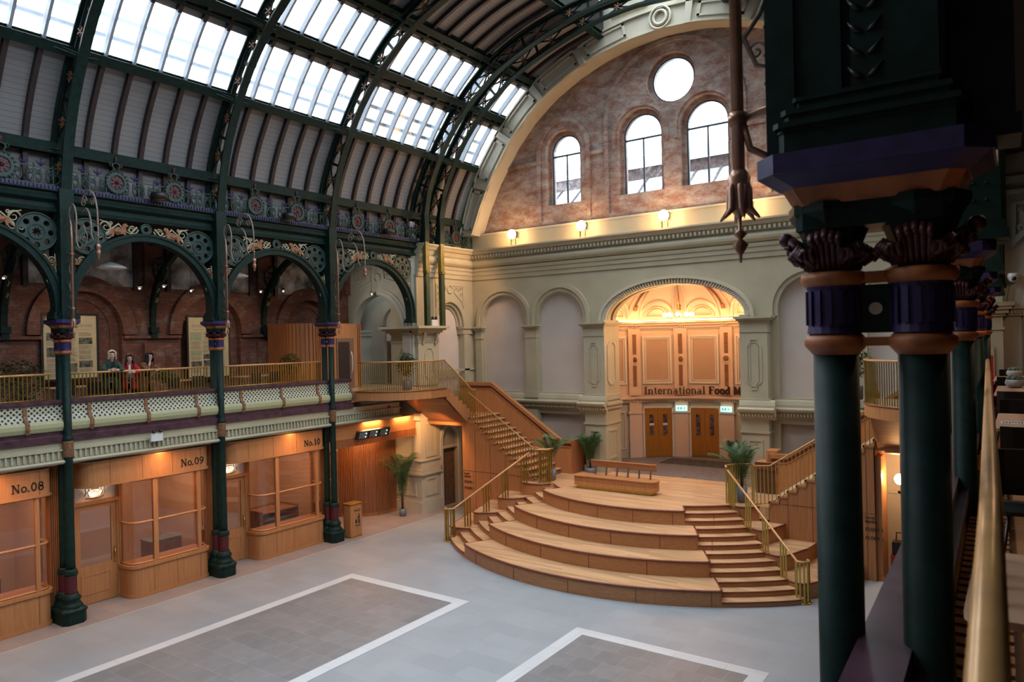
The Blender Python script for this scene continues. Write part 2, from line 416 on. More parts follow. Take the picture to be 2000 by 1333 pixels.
# ------------------------------------------------------------------ layout numbers (metres; camera stands above the origin)
XL, XR = -20.92, -1.08          # arcade lines (pair centres)
GF = 5.4                        # gallery floor
YE = 26.5                       # end wall
BAY = 4.51; Y0 = 8.99
AX = -11.0                      # hall axis
mx = lambda x: 2 * AX - x

# ---- floor with its inlaid rectangles
mb = MB()
def slab(x0, x1, y0, y1, z, m): mb.add([(x0, y0, z), (x1, y0, z), (x1, y1, z), (x0, y1, z)], [(0, 1, 2, 3)], m)
mb.box(-25.2, 3.4, -7.1, 27, -.3, 0, 0)
xe = -20.1
slab(-24.9, xe, -7, 26.4, .004, 3)
slab(xe, xe + .03, -7, 26.4, .006, 2)
for x0, x1 in ((-17.36, -12.66), (-9.24, -4.54)):
    y1 = 15.72
    slab(x0, x1, -6, y1, .006, 2)
    slab(x0 + .34, x1 - .34, -5.6, y1 - .34, .010, 1)
struct('floor', mb, ['floor', 'floordark', 'floorwhite', 'floorpink'])

# ---- end wall, lower storeys
mb = MB()
apse = arch_poly(AX - .03, 2.79, 1.7, 7.95, 1.3, 40)
W0, W1 = -25.0, 3.3
outer = [(W0, 0), (W1, 0), (W1, 12.1), (W0, 12.1)]
nich = [(-19.0, 1.17), (-16.06, 1.13), (-5.94, 1.13), (-3.0, 1.17)]
def nicheo(c, w): return arch_poly(c, w, 4.95, 8.12, 1.13, 20)
holes = [apse] + [nicheo(c, w) for c, w in nich] + [[(c - w, 2.2), (c - w, 4.05), (c + w, 4.05), (c + w, 2.2)] for c, w in nich]
def cell(x0, x1, z0, z1, y0, y1, hole=None): mb.prism([(x0, z0), (x1, z0), (x1, z1), (x0, z1)], y0, y1, 'xz', [hole] if hole else (), 0)
xs = [W0, -20.4, -17.51, -14.8]; xr = [-7.3, -4.49, -1.6, W1]
for seq, cc in ((xs, nich[:2]), (xr, nich[2:])):
    for a, b in zip(seq, seq[1:]):
        h = [q for q in cc if a < q[0] < b]
        if h:
            c, w = h[0]; cell(a, b, 4.6, 12.1, YE, YE + .28, nicheo(c, w)); cell(a, b, 0, 4.6, YE, YE + .28, [(c - w, 2.2), (c - w, 4.05), (c + w, 4.05), (c + w, 2.2)])
        else: cell(a, b, 0, 12.1, YE, YE + .28)
mb.prism([(-14.8, 0), (-7.3, 0), (-7.3, 12.1), (-14.8, 12.1)], YE, YE + .28, 'xz', [apse])
for c, w in nich:
    mb.prism([(c - w - .1, 2.1), (c + w + .1, 2.1), (c + w + .1, 9.5), (c - w - .1, 9.5)], YE + .24, YE + .5, 'xz', (), 1)
mb.prism(outer, YE + .45, YE + .75, 'xz', [apse], 0)
struct('wall_end', mb, ['cream', 'niche'])

def moulding(name, prof, segs, dent=None, m='cream', flip=False):
    """run a (projection, z) profile along x; prof projects toward -y from the wall face"""
    mb = MB()
    for x0, x1, yf in segs:
        poly = [(yf + .05, prof[0][1])] + [(yf - p, z) for p, z in prof] + [(yf + .05, prof[-1][1])]
        mb.prism(poly, x0, x1, 'yz')
        if dent:
            z0, z1, pr, pitch = dent
            n = int((x1 - x0) / pitch)
            for i in range(n):
                xa = x0 + (i + .25) * pitch
                mb.box(xa, xa + pitch * .5, yf - pr, yf, z0, z1)
    return struct(name, mb, m)

ENT = [(.05, 10.0), (.07, 10.2), (.10, 10.2), (.12, 10.38), (.15, 10.38), (.18, 10.50), (.08, 10.53), (.17, 10.58), (.235, 10.66), (.255, 10.75), (.235, 10.84), (.15, 10.92), (.2, 10.95), (.26, 11.12), (.34, 11.14), (.40, 11.24), (.46, 11.3), (.46, 11.36), (.0, 11.42)]
moulding('trim_1', ENT, [(-20.72, -1.2, YE)], (10.97, 11.1, .33, .17))
# string course between the storeys, breaking forward over the piers
STR = [(.03, 4.2), (.06, 4.22), (.06, 4.32), (.14, 4.34), (.16, 4.44), (.27, 4.5), (.30, 4.56), (.30, 4.6), (.12, 4.64), (.12, 4.72), (.08, 4.86), (.02, 4.9)]
moulding('trim_2', STR, [(-20.7, -14.8, YE), (-7.25, -1.3, YE), (-14.95, -13.7, YE - .42), (-8.35, -7.1, YE - .42)], (4.33, 4.42, .2, .11))

# arch rims of the blind arches and the big fluted arch
mb = MB()
def rim(c, w, zs, h, bw, bh, y, dy, z0):
    outer = [(c - w - bw, z0)] + arc2(c, zs, w + bw, h + bh, PI, 0, 26) + [(c + w + bw, z0)]
    inner = [(c + w, z0)] + arc2(c, zs, w, h, 0, PI, 26) + [(c - w, z0)]
    mb.prism(outer + inner, y - dy, y + .02, 'xz')
for c, w in nich:
    rim(c, w + .16, 8.12, 1.29, .17, .17, YE, .12, 7.87)
    rim(c, w, 8.12, 1.13, .16, .16, YE, .05, 7.87)
struct('trim_3', mb, 'cream')
mb = MB()
rim(AX - .03, 3.02, 7.95, 1.50, .12, .11, YE, .16, 7.87)
rim(AX - .03, 2.79, 7.95, 1.30, .24, .21, YE, .015, 7.87)
for i in range(74):                                   # flutes round the arch
    a = PI * (i + .5) / 74
    p = Vector((AX - .03 + 2.81 * cos(a), 7.95 + 1.32 * sin(a))); q = Vector((AX - .03 + 3.01 * cos(a), 7.95 + 1.49 * sin(a)))
    d = (q - p).normalized(); s_ = Vector((-d.y, d.x)) * .028
    poly = [tuple(p - s_), tuple(p + s_), tuple(q + s_), tuple(q - s_)]
    mb.prism(poly, YE - .12, YE - .01, 'xz')
struct('trim_4', mb, 'creamlight')

# pilasters and caps of the end wall
def octpanel(mb, x0, x1, z0, z1, y, ax='xz', t=.03, m=0):
    c = .14 * min(1, (x1 - x0) / .5)
    w = x1 - x0
    def o(g): return [(x0 + g, z0 + .30), (x0 + .28 * w + g * .4, z0 + .16), (x0 + .32 * w, z0 + g), (x1 - .32 * w, z0 + g), (x1 - .28 * w - g * .4, z0 + .16), (x1 - g, z0 + .30), (x1 - g, z1 - .30), (x1 - .28 * w - g * .4, z1 - .16), (x1 - .32 * w, z1 - g), (x0 + .32 * w, z1 - g), (x0 + .28 * w + g * .4, z1 - .16), (x0 + g, z1 - .30)]
    mb.prism(o(0), y - t, y + .01, ax, [o(.07)], m)
    mb.prism(o(.12), y - t * .8, y + .01, ax, [o(.16)], m)
def cappiece(mb, x0, x1, yf, yb, zt=7.87):
    for g, a, b in ((.012, zt - .52, zt - .20), (.03, zt - .56, zt - .52), (.05, zt - .20, zt - .14), (.12, zt - .14, zt - .07), (.19, zt - .07, zt)):
        mb.box(x0 - g, x1 + g, yf - g, yb, a, b)
    n = int((x1 - x0 + .1) / .07)
    for i in range(n): mb.box(x0 - .05 + (i + .2) * .07, x0 - .05 + (i + .7) * .07, yf - .09, yf, zt - .20, zt - .14)
def pilaster(name, x0, x1, proj, panel):
    mb = MB(); yf = YE - proj
    mb.box(x0, x1, yf, YE + .02, 4.9, 7.4); mb.box(x0 - .06, x1 + .06, yf - .06, YE, 4.72, 4.95)
    cappiece(mb, x0, x1, yf, YE + .02)
    if panel:
        octpanel(mb, x0 + .2 * (x1 - x0), x1 - .2 * (x1 - x0), 5.25, 7.1, yf)
    mb.box(x0, x1, yf, YE + .02, 1.8, 4.2); mb.box(x0 - .05, x1 + .05, yf - .05, YE, 3.72, 3.80); mb.box(x0 - .06, x1 + .06, yf - .06, YE, 1.8, 2.05)
    if panel:
        a, b = x0 + .22 * (x1 - x0), x1 - .22 * (x1 - x0)
        mb.prism([(a, 2.3), (b, 2.3), (b, 3.5), (a, 3.5)], yf - .03, yf, 'xz', [[(a + .07, 2.37), (b - .07, 2.37), (b - .07, 3.43), (a + .07, 3.43)]])
    return struct(name, mb, 'cream')
pilaster('trim_5', -17.80, -17.22, .12, False)
pilaster('trim_6', -4.78, -4.2, .12, False)
pilaster('trim_7', -14.72, -13.8, .42, True)
pilaster('trim_8', -8.3, -7.35, .42, True)
pilaster('trim_9', -20.55, -20.2, .12, False)
pilaster('trim_10', -1.8, -1.45, .12, False)
# reveals of the big opening (side panels that face each other)
for k, (x, sg) in enumerate(((-13.8, 1), (-8.3, -1))):
    mb = MB()
    x += sg * .022; mb.box(min(x, x - sg * .3), max(x, x - sg * .3), YE - .41, YE + .9, 1.8, 7.95)
    for z0, z1, g in ((7.80, 7.87, .12), (7.73, 7.80, .07), (3.72, 3.8, .04), (4.5, 4.6, .14), (4.34, 4.5, .08), (4.7, 4.92, .05), (1.8, 2.05, .05)):
        mb.box(min(x, x + sg * g), max(x, x + sg * g), YE - .46, YE + .9, z0, z1)
    yy0, yy1 = YE - .2, YE + .55
    w = yy1 - yy0
    def oy(g): return [(yy0 + g, 5.5), (yy0 + .3 * w, 5.3 + g), (yy1 - .3 * w, 5.3 + g), (yy1 - g, 5.5), (yy1 - g, 6.9), (yy1 - .3 * w, 7.1 - g), (yy0 + .3 * w, 7.1 - g), (yy0 + g, 6.9)]
    mb.prism(oy(0), x, x + sg * .035, 'yz', [oy(.08)])
    q = [(yy0, 2.3), (yy1, 2.3), (yy1, 3.5), (yy0, 3.5)]; q2 = [(yy0 + .08, 2.38), (yy1 - .08, 2.38), (yy1 - .08, 3.42), (yy0 + .08, 3.42)]
    mb.prism(q, x, x + sg * .03, 'yz', [q2])
    struct('trim_%d' % (11 + k), mb, 'cream')

# ---- upper end wall: brick tympanum with its windows
EDGE = [(-20.25, 12.0), (-19.75, 13.2), (-19.18, 14.25), (-18.13, 15.75), (-17.13, 16.75), (-16.1, 17.5), (-14.9, 18.1), (-13.7, 18.52), (-12.45, 18.78), (-11.0, 18.88)]
EDGEF = EDGE + [(mx(x), z) for x, z in EDGE[-2::-1]]
OUT = [(-20.95, 12.0), (-20.45, 13.5), (-19.82, 14.85), (-19.0, 15.98), (-18.22, 16.85), (-17.4, 17.6), (-16.6, 18.2), (-15.2, 18.86), (-13.55, 19.4), (-12.2, 19.62), (-11.0, 19.68)]
OUTF = OUT + [(mx(x), z) for x, z in OUT[-2::-1]]
def resamp(P, n):
    L_ = [0]
    for a, b in zip(P, P[1:]): L_.append(L_[-1] + math.dist(a, b))
    out = []; k = 0
    for i in range(n + 1):
        s_ = L_[-1] * i / n
        while k < len(P) - 2 and L_[k + 1] < s_: k += 1
        u = (s_ - L_[k]) / (L_[k + 1] - L_[k]); out.append((P[k][0] + (P[k + 1][0] - P[k][0]) * u, P[k][1] + (P[k + 1][1] - P[k][1]) * u))
    return out
wins = []      # outline, frame rect bars
def winpoly(cx, w, z0, zt): return [(cx - w, z0), (cx + w, z0)] + arc2(cx, zt - w, w, w, 0, PI, 20)
WIN = [(-15.9, .71, 13.0, 15.98), (-12.33, .83, 13.0, 16.2), (-9.67, .83, 13.0, 16.2), (-6.1, .71, 13.0, 15.98)]
circ = arc2(-11.0, 17.27, .87, .87, 0, 2 * PI, 32)[:-1]
holes = [winpoly(*w) for w in WIN] + [circ]
mb = MB(); yb = YE + .25
TYM = OUTF[::-1] + [(OUTF[0][0], 11.9), (OUTF[-1][0], 11.9)] if False else [(OUTF[0][0], 11.9)] + OUTF + [(OUTF[-1][0], 11.9)]
mb.prism(TYM, yb + .25, yb + .6, 'xz', holes)
def off(w, g): return winpoly(w[0], w[1] + g, w[2] - .0, w[3] + g)
# face layer with wider recesses round each window: the relieving arches stand proud
big = [off(w, .16) for w in WIN] + [arc2(-11.0, 17.27, 1.0, 1.0, 0, 2 * PI, 32)[:-1]]
mb.prism(TYM, yb, yb + .26, 'xz', big)
def archrib(cx, w, zs, h, z0, t=.16, pr=.07):
    o_ = [(cx - w - t, z0)] + arc2(cx, zs, w + t, h + t, PI, 0, 24) + [(cx + w + t, z0)]
    i_ = [(cx + w, z0)] + arc2(cx, zs, w, h, 0, PI, 24) + [(cx - w, z0)]
    mb.prism(o_ + i_, yb - pr, yb + .01, 'xz')
archrib(-15.9, 1.15, 15.2, 1.3, 12.3); archrib(-6.1, 1.15, 15.2, 1.3, 12.3)
archrib(-12.33, 1.08, 15.37, 1.08, 14.9, .14, .05); archrib(-9.67, 1.08, 15.37, 1.08, 14.9, .14, .05)
archrib(-11.0, 2.75, 15.9, 2.75, 12.3)
for x0, x1 in ((-19.6, -17.2), (-14.6, -13.9), (-8.1, -7.4), (-4.8, -2.4)): mb.box(x0, x1, yb - .07, yb, 14.85, 14.98)
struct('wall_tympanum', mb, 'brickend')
mb = MB(); mb.box(-20.6, -1.4, YE + .02, YE + .25, 11.38, 12.1); mb.box(-20.5, -1.5, YE - .02, YE + .22, 12.02, 12.1)
struct('trim_13', mb, 'creamlight')
# frames and panes
def window(n, outline, inner, bars, name):
    mb = MB(); y = yb + .36
    mb.prism(outline, y - .04, y + .05, 'xz', [inner])
    for b in bars: mb.box(b[0], b[1], y - .03, y + .04, b[2], b[3])
    w = struct('window_%d' % n, mb, 'winframe')
    g = MB(); g.prism(inner, y, y + .012, 'xz'); obj('pane', g, 'clear', w)
for i, w in enumerate(WIN):
    zt = w[3] - w[1]
    window(i + 1, winpoly(*w), winpoly(w[0], w[1] - .06, w[2] + .06, w[3] - .06), [(w[0] - .03, w[0] + .03, w[2], zt - .15), (w[0] - w[1] + .05, w[0] + w[1] - .05, zt - .18, zt - .11)], 'w')
window(5, circ, arc2(-11.0, 17.27, .82, .82, 0, 2 * PI, 32)[:-1], [], 'w')

# ---- cream arch band round the tympanum, with raised panels
mb = MB()
RO, RE = resamp(OUTF, 80), resamp(EDGEF, 80)
mb.prism(RO + RE[::-1], YE - .55, YE + .4, 'xz')
def between(t, f):     # point along the band: t index along, f 0 outer..1 inner
    def at(P, t):
        k = min(int(t * (len(P) - 1)), len(P) - 2); u = t * (len(P) - 1) - k
        return Vector(P[k]).lerp(Vector(P[k + 1]), u)
    return at(RO, min(max(t, 0), 1)).lerp(at(RE, min(max(t, 0), 1)), f)
def bandpatch(t0, t1, f0, f1, d, n=8):
    o_ = [tuple(between(t0 + (t1 - t0) * i / n, f0)) for i in range(n + 1)]; i_ = [tuple(between(t1 - (t1 - t0) * i / n, f1)) for i in range(n + 1)]
    mb.prism(o_ + i_, YE - .55 - d, YE - .5, 'xz')
K = 11
for i in range(K):
    t0, t1 = (i + .12) / K, (i + .88) / K
    if i == 5: continue
    bandpatch(t0, t1, .10, .20, .06); bandpatch(t0, t1, .66, .76, .06)
    bandpatch(t0, t0 + .004, .10, .76, .06, 1); bandpatch(t1 - .004, t1, .10, .76, .06, 1)
    bandpatch((i - .08) / K if i else 0, (i + .03) / K, -.06, 1.0, .10, 1)
bandpatch(0, 1, -.04, .04, .10, 60); bandpatch(0, 1, .93, 1.0, .08, 60)
struct('trim_14', mb, 'creamlight')
# gable wall of the lantern above the band, with panels and a roundel
mb = MB()
gab = OUT[8:] + [(mx(x), z) for x, z in OUT[-2:7:-1]]
mb.prism([(-13.55, 19.3)] + gab[1:-1] + [(mx(-13.55), 19.3), (mx(-13.55), 23), (-13.55, 23)], YE - .3, YE + .3, 'xz')
for x0, x1 in ((-13.2, -11.6), (-10.4, -8.8)):
    mb.prism([(x0, 19.95), (x1, 20.05), (x1, 20.7), (x0, 20.7)], YE - .38, YE - .3, 'xz', [[(x0 + .12, 20.07), (x1 - .12, 20.17), (x1 - .12, 20.6), (x0 + .12, 20.6)]])
mb.ring((-11.0, YE - .62, 19.3), .26, .06, 'xz', 24, 6); mb.ring((-11.0, YE - .62, 19.3), .42, .05, 'xz', 24, 6)
struct('wall_lantern', mb, 'creamlight')

# ---- roofs outside the end windows
mb = MB()
mb.add([(-26, 29.2, 13.0), (4, 29.2, 13.0), (4, 31.2, 14.55), (-26, 31.2, 14.55)], [(0, 1, 2, 3)], 1)
mb.box(-26, 4, 31.2, 31.4, 13.3, 15.1, 2)
mb.add([(-26, 31.0, 15.1), (4, 31.0, 15.1), (4, 33.0, 16.1), (-26, 33.0, 16.1)], [(0, 1, 2, 3)], 0)
for i in range(26): mb.bar((-25.5 + i * 1.15, 29.2, 13.05), (-25.5 + i * 1.15, 31.2, 14.6), .07, m=2)
t = obj('outer_roof', mb, ['slateroof', 'roofglass', 'brownfascia'])
tag(t, 'slate roof with a glazed strip seen outside through the end wall windows', 'roof')
# ------------------------------------------------------------------ slab-serif lettering drawn with strokes (unit: cap height 1)
def _l(*p): return ('l',) + p
T, B_ = .09, .17      # thin and thick strokes
def ser(x, y, w=.30): return _l(x - w / 2, y, x + w / 2, y, .07)
G = {
 'N': (.95, [_l(.17, 0, .17, 1, T), _l(.17, 1, .76, 0, B_), _l(.76, 0, .76, 1, T), ser(.17, .03), ser(.14, .97), ser(.76, .97)]),
 'o': (.66, [('a', .33, .34, .25, .31, 0, 360, .13)]),
 '.': (.30, [_l(.12, 0, .12, .15, .15)]),
 '0': (.72, [('a', .36, .5, .25, .46, 0, 360, .13)]),
 '8': (.72, [('a', .36, .73, .20, .23, 0, 360, .12), ('a', .36, .27, .25, .26, 0, 360, .13)]),
 '9': (.72, [('a', .36, .68, .24, .28, 0, 360, .13), ('a', .16, .68, .44, .66, -90, 0, .12)]),
 '1': (.60, [_l(.32, 0, .32, 1, B_), ser(.32, .03, .42), _l(.12, .80, .32, .97, .08)]),
 'I': (.48, [_l(.23, 0, .23, 1, B_), ser(.23, .03, .40), ser(.23, .97, .40)]),
 'n': (.78, [_l(.16, 0, .16, .64, B_ * .85), ser(.16, .03), ser(.10, .64, .18), ('a', .37, .40, .21, .24, 0, 150, .10), _l(.58, 0, .58, .42, B_ * .85), ser(.58, .03)]),
 't': (.46, [_l(.20, .12, .20, .88, B_ * .85), _l(.03, .65, .40, .65, .07), ('a', .31, .14, .11, .11, 180, 330, .09)]),
 'e': (.62, [('a', .31, .34, .24, .31, 0, 320, .12), _l(.08, .36, .54, .36, .07)]),
 'r': (.56, [_l(.17, 0, .17, .64, B_ * .85), ser(.17, .03, .32), ser(.10, .64, .18), ('a', .36, .42, .17, .22, 40, 150, .10), _l(.44, .55, .50, .55, .13)]),
 'a': (.66, [('a', .26, .19, .19, .17, 0, 360, .10), _l(.46, .03, .46, .48, B_ * .8), ('a', .28, .47, .18, .18, 0, 160, .09), _l(.46, .04, .60, .04, .07)]),
 'i': (.38, [_l(.19, 0, .19, .64, B_ * .85), ser(.19, .03), ser(.13, .64, .16), _l(.19, .82, .19, .96, .15)]),
 'l': (.38, [_l(.19, 0, .19, 1, B_ * .85), ser(.19, .03), ser(.13, .98, .16)]),
 'F': (.76, [_l(.20, 0, .20, 1, B_), ser(.20, .03, .38), _l(.06, .96, .68, .96, .08), _l(.66, .76, .66, .98, .07), _l(.20, .52, .50, .52, .08), _l(.50, .42, .50, .62, .06)]),
 'd': (.74, [('a', .31, .32, .22, .29, 0, 360, .12), _l(.54, 0, .54, 1, B_ * .85), ser(.48, .98, .16), ser(.60, .03, .16)]),
 'M': (1.10, [_l(.18, 0, .18, 1, T), _l(.20, 1, .54, .06, B_), _l(.54, .06, .88, 1, T), _l(.90, 0, .90, 1, B_), ser(.18, .03), ser(.90, .03, .34), ser(.13, .97, .24), ser(.95, .97, .24)]),
 'k': (.74, [_l(.17, 0, .17, 1, B_ * .85), ser(.17, .03), ser(.11, .98, .16), _l(.20, .26, .56, .63, .08), _l(.32, .38, .60, .02, .14), ser(.60, .03, .24), ser(.56, .63, .22)]),
 'L': (.70, [_l(.18, 0, .18, 1, B_), ser(.18, .97, .32), _l(.06, .04, .62, .04, .08), _l(.60, 0, .60, .22, .07)]),
 'O': (.92, [('a', .45, .5, .36, .46, 0, 360, .13)]),
 'R': (.84, [_l(.18, 0, .18, 1, B_), ser(.18, .03), _l(.06, .96, .42, .96, .08), ('a', .42, .74, .24, .22, -90, 90, .11), _l(.2, .52, .42, .52, .08), _l(.42, .5, .70, .02, .14)]),
 'P': (.78, [_l(.18, 0, .18, 1, B_), ser(.18, .03), _l(.06, .96, .42, .96, .08), ('a', .42, .72, .25, .24, -90, 90, .12), _l(.2, .48, .42, .48, .08)]),
 'u': (.78, [_l(.18, .15, .18, .64, B_ * .85), ser(.12, .64, .16), ('a', .37, .22, .19, .19, 180, 330, .09), _l(.58, 0, .58, .64, B_ * .85), ser(.52, .64, .16)]),
 'b': (.72, [_l(.17, 0, .17, 1, B_ * .85), ('a', .39, .32, .22, .29, 0, 360, .12)]),
 'c': (.60, [('a', .31, .33, .23, .30, 40, 320, .12)]),
 'A': (.92, [_l(.12, 0, .45, 1, T), _l(.45, 1, .80, 0, B_), ser(.12, .03), ser(.80, .03), _l(.25, .35, .66, .35, .07)]),
 'E': (.76, [_l(.20, 0, .20, 1, B_), _l(.06, .96, .66, .96, .08), _l(.06, .04, .68, .04, .08), _l(.20, .52, .50, .52, .08), _l(.64, .8, .64, .98, .07), _l(.66, .02, .66, .22, .07)]),
 'D': (.86, [_l(.18, 0, .18, 1, B_), _l(.06, .96, .40, .96, .08), _l(.06, .04, .40, .04, .08), ('a', .38, .5, .36, .46, -90, 90, .13)]),
 '2': (.70, [('a', .34, .74, .22, .22, -20, 170, .11), _l(.52, .64, .12, .06, .11), _l(.10, .05, .60, .05, .10)]),
 'T': (.80, [_l(.40, 0, .40, 1, B_), _l(.08, .96, .72, .96, .08), ser(.40, .03, .34)]),
 'w': (.90, [_l(.08, .64, .28, 0, .12), _l(.28, 0, .44, .60, .07), _l(.44, .60, .62, 0, .12), _l(.62, 0, .80, .64, .07)]),
 ' ': (.36, [])}
def put_text(s, parent, f, h, th, m, bold=1.0, center=False, name='lettering', track=.04):
    """draw the string as one part; f(u, v, w) places metres along, up and out of the surface"""
    mb = MB(); W = sum(G[c][0] + track for c in s); x = -W / 2 if center else 0
    for c in s:
        adv, st = G[c]
        for q in st:
            if q[0] == 'l': pts = [(q[1], q[2]), (q[3], q[4])]; w = q[5]; segs = 3 if abs(q[3] - q[1]) > .3 else 1; pts = [(q[1] + (q[3] - q[1]) * i / segs, q[2] + (q[4] - q[2]) * i / segs) for i in range(segs + 1)]
            else:
                n = 16 if abs(q[6] - q[5]) > 200 else 8; w = q[7]
                pts = [(q[1] + q[3] * cos(rad(q[5] + (q[6] - q[5]) * i / n)), q[2] + q[4] * sin(rad(q[5] + (q[6] - q[5]) * i / n))) for i in range(n + 1)]
            w = w * bold if w > .08 else w * (1 + (bold - 1) * .5)
            for a, b in zip(pts, pts[1:]):
                d = Vector((b[0] - a[0], b[1] - a[1])); 
                if d.length < 1e-6: continue
                d.normalize(); nn = Vector((-d.y, d.x)) * w / 2; e = d * .01
                quad = [(a[0] - e.x + nn.x, a[1] - e.y + nn.y), (a[0] - e.x - nn.x, a[1] - e.y - nn.y), (b[0] + e.x - nn.x, b[1] + e.y - nn.y), (b[0] + e.x + nn.x, b[1] + e.y + nn.y)]
                v = [f((x + p[0]) * h, p[1] * h, 0) for p in quad] + [f((x + p[0]) * h, p[1] * h, th) for p in quad]
                mb.add(v, [(0, 1, 2, 3), (7, 6, 5, 4), (0, 4, 5, 1), (1, 5, 6, 2), (2, 6, 7, 3), (3, 7, 4, 0)])
        x += adv + track
    return obj(name, mb, m, parent, fix=False)
# ------------------------------------------------------------------ roof
S = [(-21.15, 11.45), (-21.12, 12.6), (-20.72, 13.75), (-20.0, 14.98), (-19.3, 16.03), (-18.5, 16.95), (-17.75, 17.65), (-16.9, 18.3), (-15.3, 18.98), (-13.6, 19.42)]
RY0, RY1 = -7.0, YE + .1
def side(x, m): return mx(x) if m else x
def smooth(P, n=5):
    out = []
    for i in range(len(P) - 1):
        p0, p1, p2, p3 = [Vector(P[min(max(j, 0), len(P) - 1)]) for j in (i - 1, i, i + 1, i + 2)]
        for k in range(n):
            t = k / n; q = .5 * ((2 * p1) + (p2 - p0) * t + (2 * p0 - 5 * p1 + 4 * p2 - p3) * t * t + (3 * p1 - p0 - 3 * p2 + p3) * t ** 3); out.append((q.x, q.y))
    return out + [tuple(P[-1])]
SD = smooth(S, 4)
def seg(i0, i1): return SD[i0 * 4:i1 * 4 + 1]
def lift(P, d, m):
    out = []
    for i, p in enumerate(P):
        a, b = Vector(P[max(i - 1, 0)]), Vector(P[min(i + 1, len(P) - 1)]); t = (b - a).normalized(); out.append((side(p[0] + t.y * d, m), p[1] - t.x * d))
    return out
def ribbar(mb, P, d, w, h, y, m):
    A = lift(P, d - h / 2, m); B = lift(P, d + h / 2, m); mb.prism(A + B[::-1], y - w / 2, y + w / 2, 'xz')
# boards: the parts of the slope that are not glass (two strips each side)
def slope(name, idx, mats, m, t=.12):
    mb = MB(); L_ = 0; uvs = []
    pts = [S[i] for i in idx]
    for a, b in zip(pts, pts[1:]):
        l = math.dist(a, b); n = Vector((-(b[1] - a[1]), b[0] - a[0])).normalized() * t
        q = [(side(a[0], m), a[1]), (side(b[0], m), b[1])]
        mb.add([(q[0][0], RY0, q[0][1]), (q[0][0], RY1, q[0][1]), (q[1][0], RY1, q[1][1]), (q[1][0], RY0, q[1][1])], [(0, 1, 2, 3)])
        uvs += [(0, L_), (1, L_), (1, L_ + l), (0, L_ + l)]; L_ += l
    o = struct(name, mb, mats)
    return o, uvs
def slope_uv(name, idx, mats, m):
    pts = SD[idx[0]:idx[1] + 1]; me = bpy.data.meshes.new(name); v = []; f = []; uv = []; L_ = 0
    for a, b in zip(pts, pts[1:]):
        l = math.dist(a, b); k = len(v); ax, bx = side(a[0], m), side(b[0], m)
        v += [(ax, RY0, a[1]), (ax, RY1, a[1]), (bx, RY1, b[1]), (bx, RY0, b[1])]; f.append((k, k + 1, k + 2, k + 3))
        uv += [(RY0, L_), (RY1, L_), (RY1, L_ + l), (RY0, L_ + l)]; L_ += l
    me.from_pydata(v, [], f); u = me.uv_layers.new(name='UVMap')
    for i, c in enumerate(uv): u.data[i].uv = c
    me.materials.append(M[mats]); o = bpy.data.objects.new(name, me); COL.objects.link(o); o['kind'] = 'structure'
    s = o.modifiers.new('thick', 'SOLIDIFY'); s.thickness = .1; s.offset = 1 if m else -1
    return o
k = 0
for m in (0, 1):
    for idx in ((0, 12), (18, 20), (26, 36)):
        slope_uv(['ceiling', 'ceiling_middle_left', 'ceiling_upper_left', 'ceiling_right', 'ceiling_middle_right', 'ceiling_upper_right'][k], idx, 'board', m); k += 1
mb = MB(); mb.box(-25.3, 3.4, -7.2, -7.0, 0, 24); mb.box(-25.3, -25.0, -7.2, 27, 0, 12.3); mb.box(1.9, 2.2, -7.2, 27, 0, 12.3); mb.box(2.1, 3.4, 22, 27, 0, 12.3); struct('wall_back_sky_block', mb, 'brickgal')  # unseen walls; the back one is added close by to block sky light
# lantern: sides, glazed top
mb = MB()
for m in (0, 1):
    x = side(-13.6, m); x2 = side(-13.75, m)
    mb.box(min(x, x2), max(x, x2), RY0, RY1, 19.3, 20.7)
struct('wall_lantern_sides', mb, 'rafter')
mb = MB()
mb.add([(-13.7, RY0, 20.7), (-13.7, RY1, 20.7), (AX, RY1, 21.9), (AX, RY0, 21.9)], [(0, 1, 2, 3)]); mb.add([(mx(-13.7), RY0, 20.7), (mx(-13.7), RY1, 20.7), (AX, RY1, 21.9), (AX, RY0, 21.9)], [(0, 1, 2, 3)])
for yy in [RY0 + i * .75 for i in range(45)]:
    mb.bar((-13.7, yy, 20.66), (AX, yy, 21.86), .05, .10, m=1); mb.bar((mx(-13.7), yy, 20.66), (AX, yy, 21.86), .05, .10, m=1)
struct('window_6', mb, ['clear', 'glazebar'])

# purlins (continuous along the hall)
PUR = [(-21.0, 12.58), (-20.0, 14.98), (-18.5, 16.95), (-16.9, 18.3), (-13.6, 19.42)]
def nrm(i):
    a, b = Vector(S[max(i - 1, 0)]), Vector(S[min(i + 1, len(S) - 1)]); t = (b - a).normalized(); return Vector((t.y, -t.x))   # pointing into the hall
PN = {0: 1, 1: 3, 2: 5, 3: 7, 4: 9}
cnt = 15
for m in (0, 1):
    for i, (x, z) in enumerate(PUR):
        n = nrm(PN[i]); mb = MB()
        nx = -n.x if m else n.x
        xx = side(x, m); t = Vector((-n.y, n.x)) if not m else Vector((n.y, n.x))
        def rail(d, w, h, mi=0, dt=0):
            c = Vector((xx, z)) + Vector((nx, n.y)) * d + t * dt
            mb.obox((c.x, (RY0 + RY1) / 2, c.y), (nx * h / 2, 0, n.y * h / 2), (0, (RY1 - RY0) / 2, 0), (t.x * w / 2, 0, t.y * w / 2), mi)
        rail(.10, .14, .22); rail(.24, .26, .05); rail(.05, .34, .06)
        if i in (2, 3): rail(.12, .10, .20, 0, -.30)
        struct('trim_%d' % cnt, mb, ['green', 'rafter']); cnt += 1

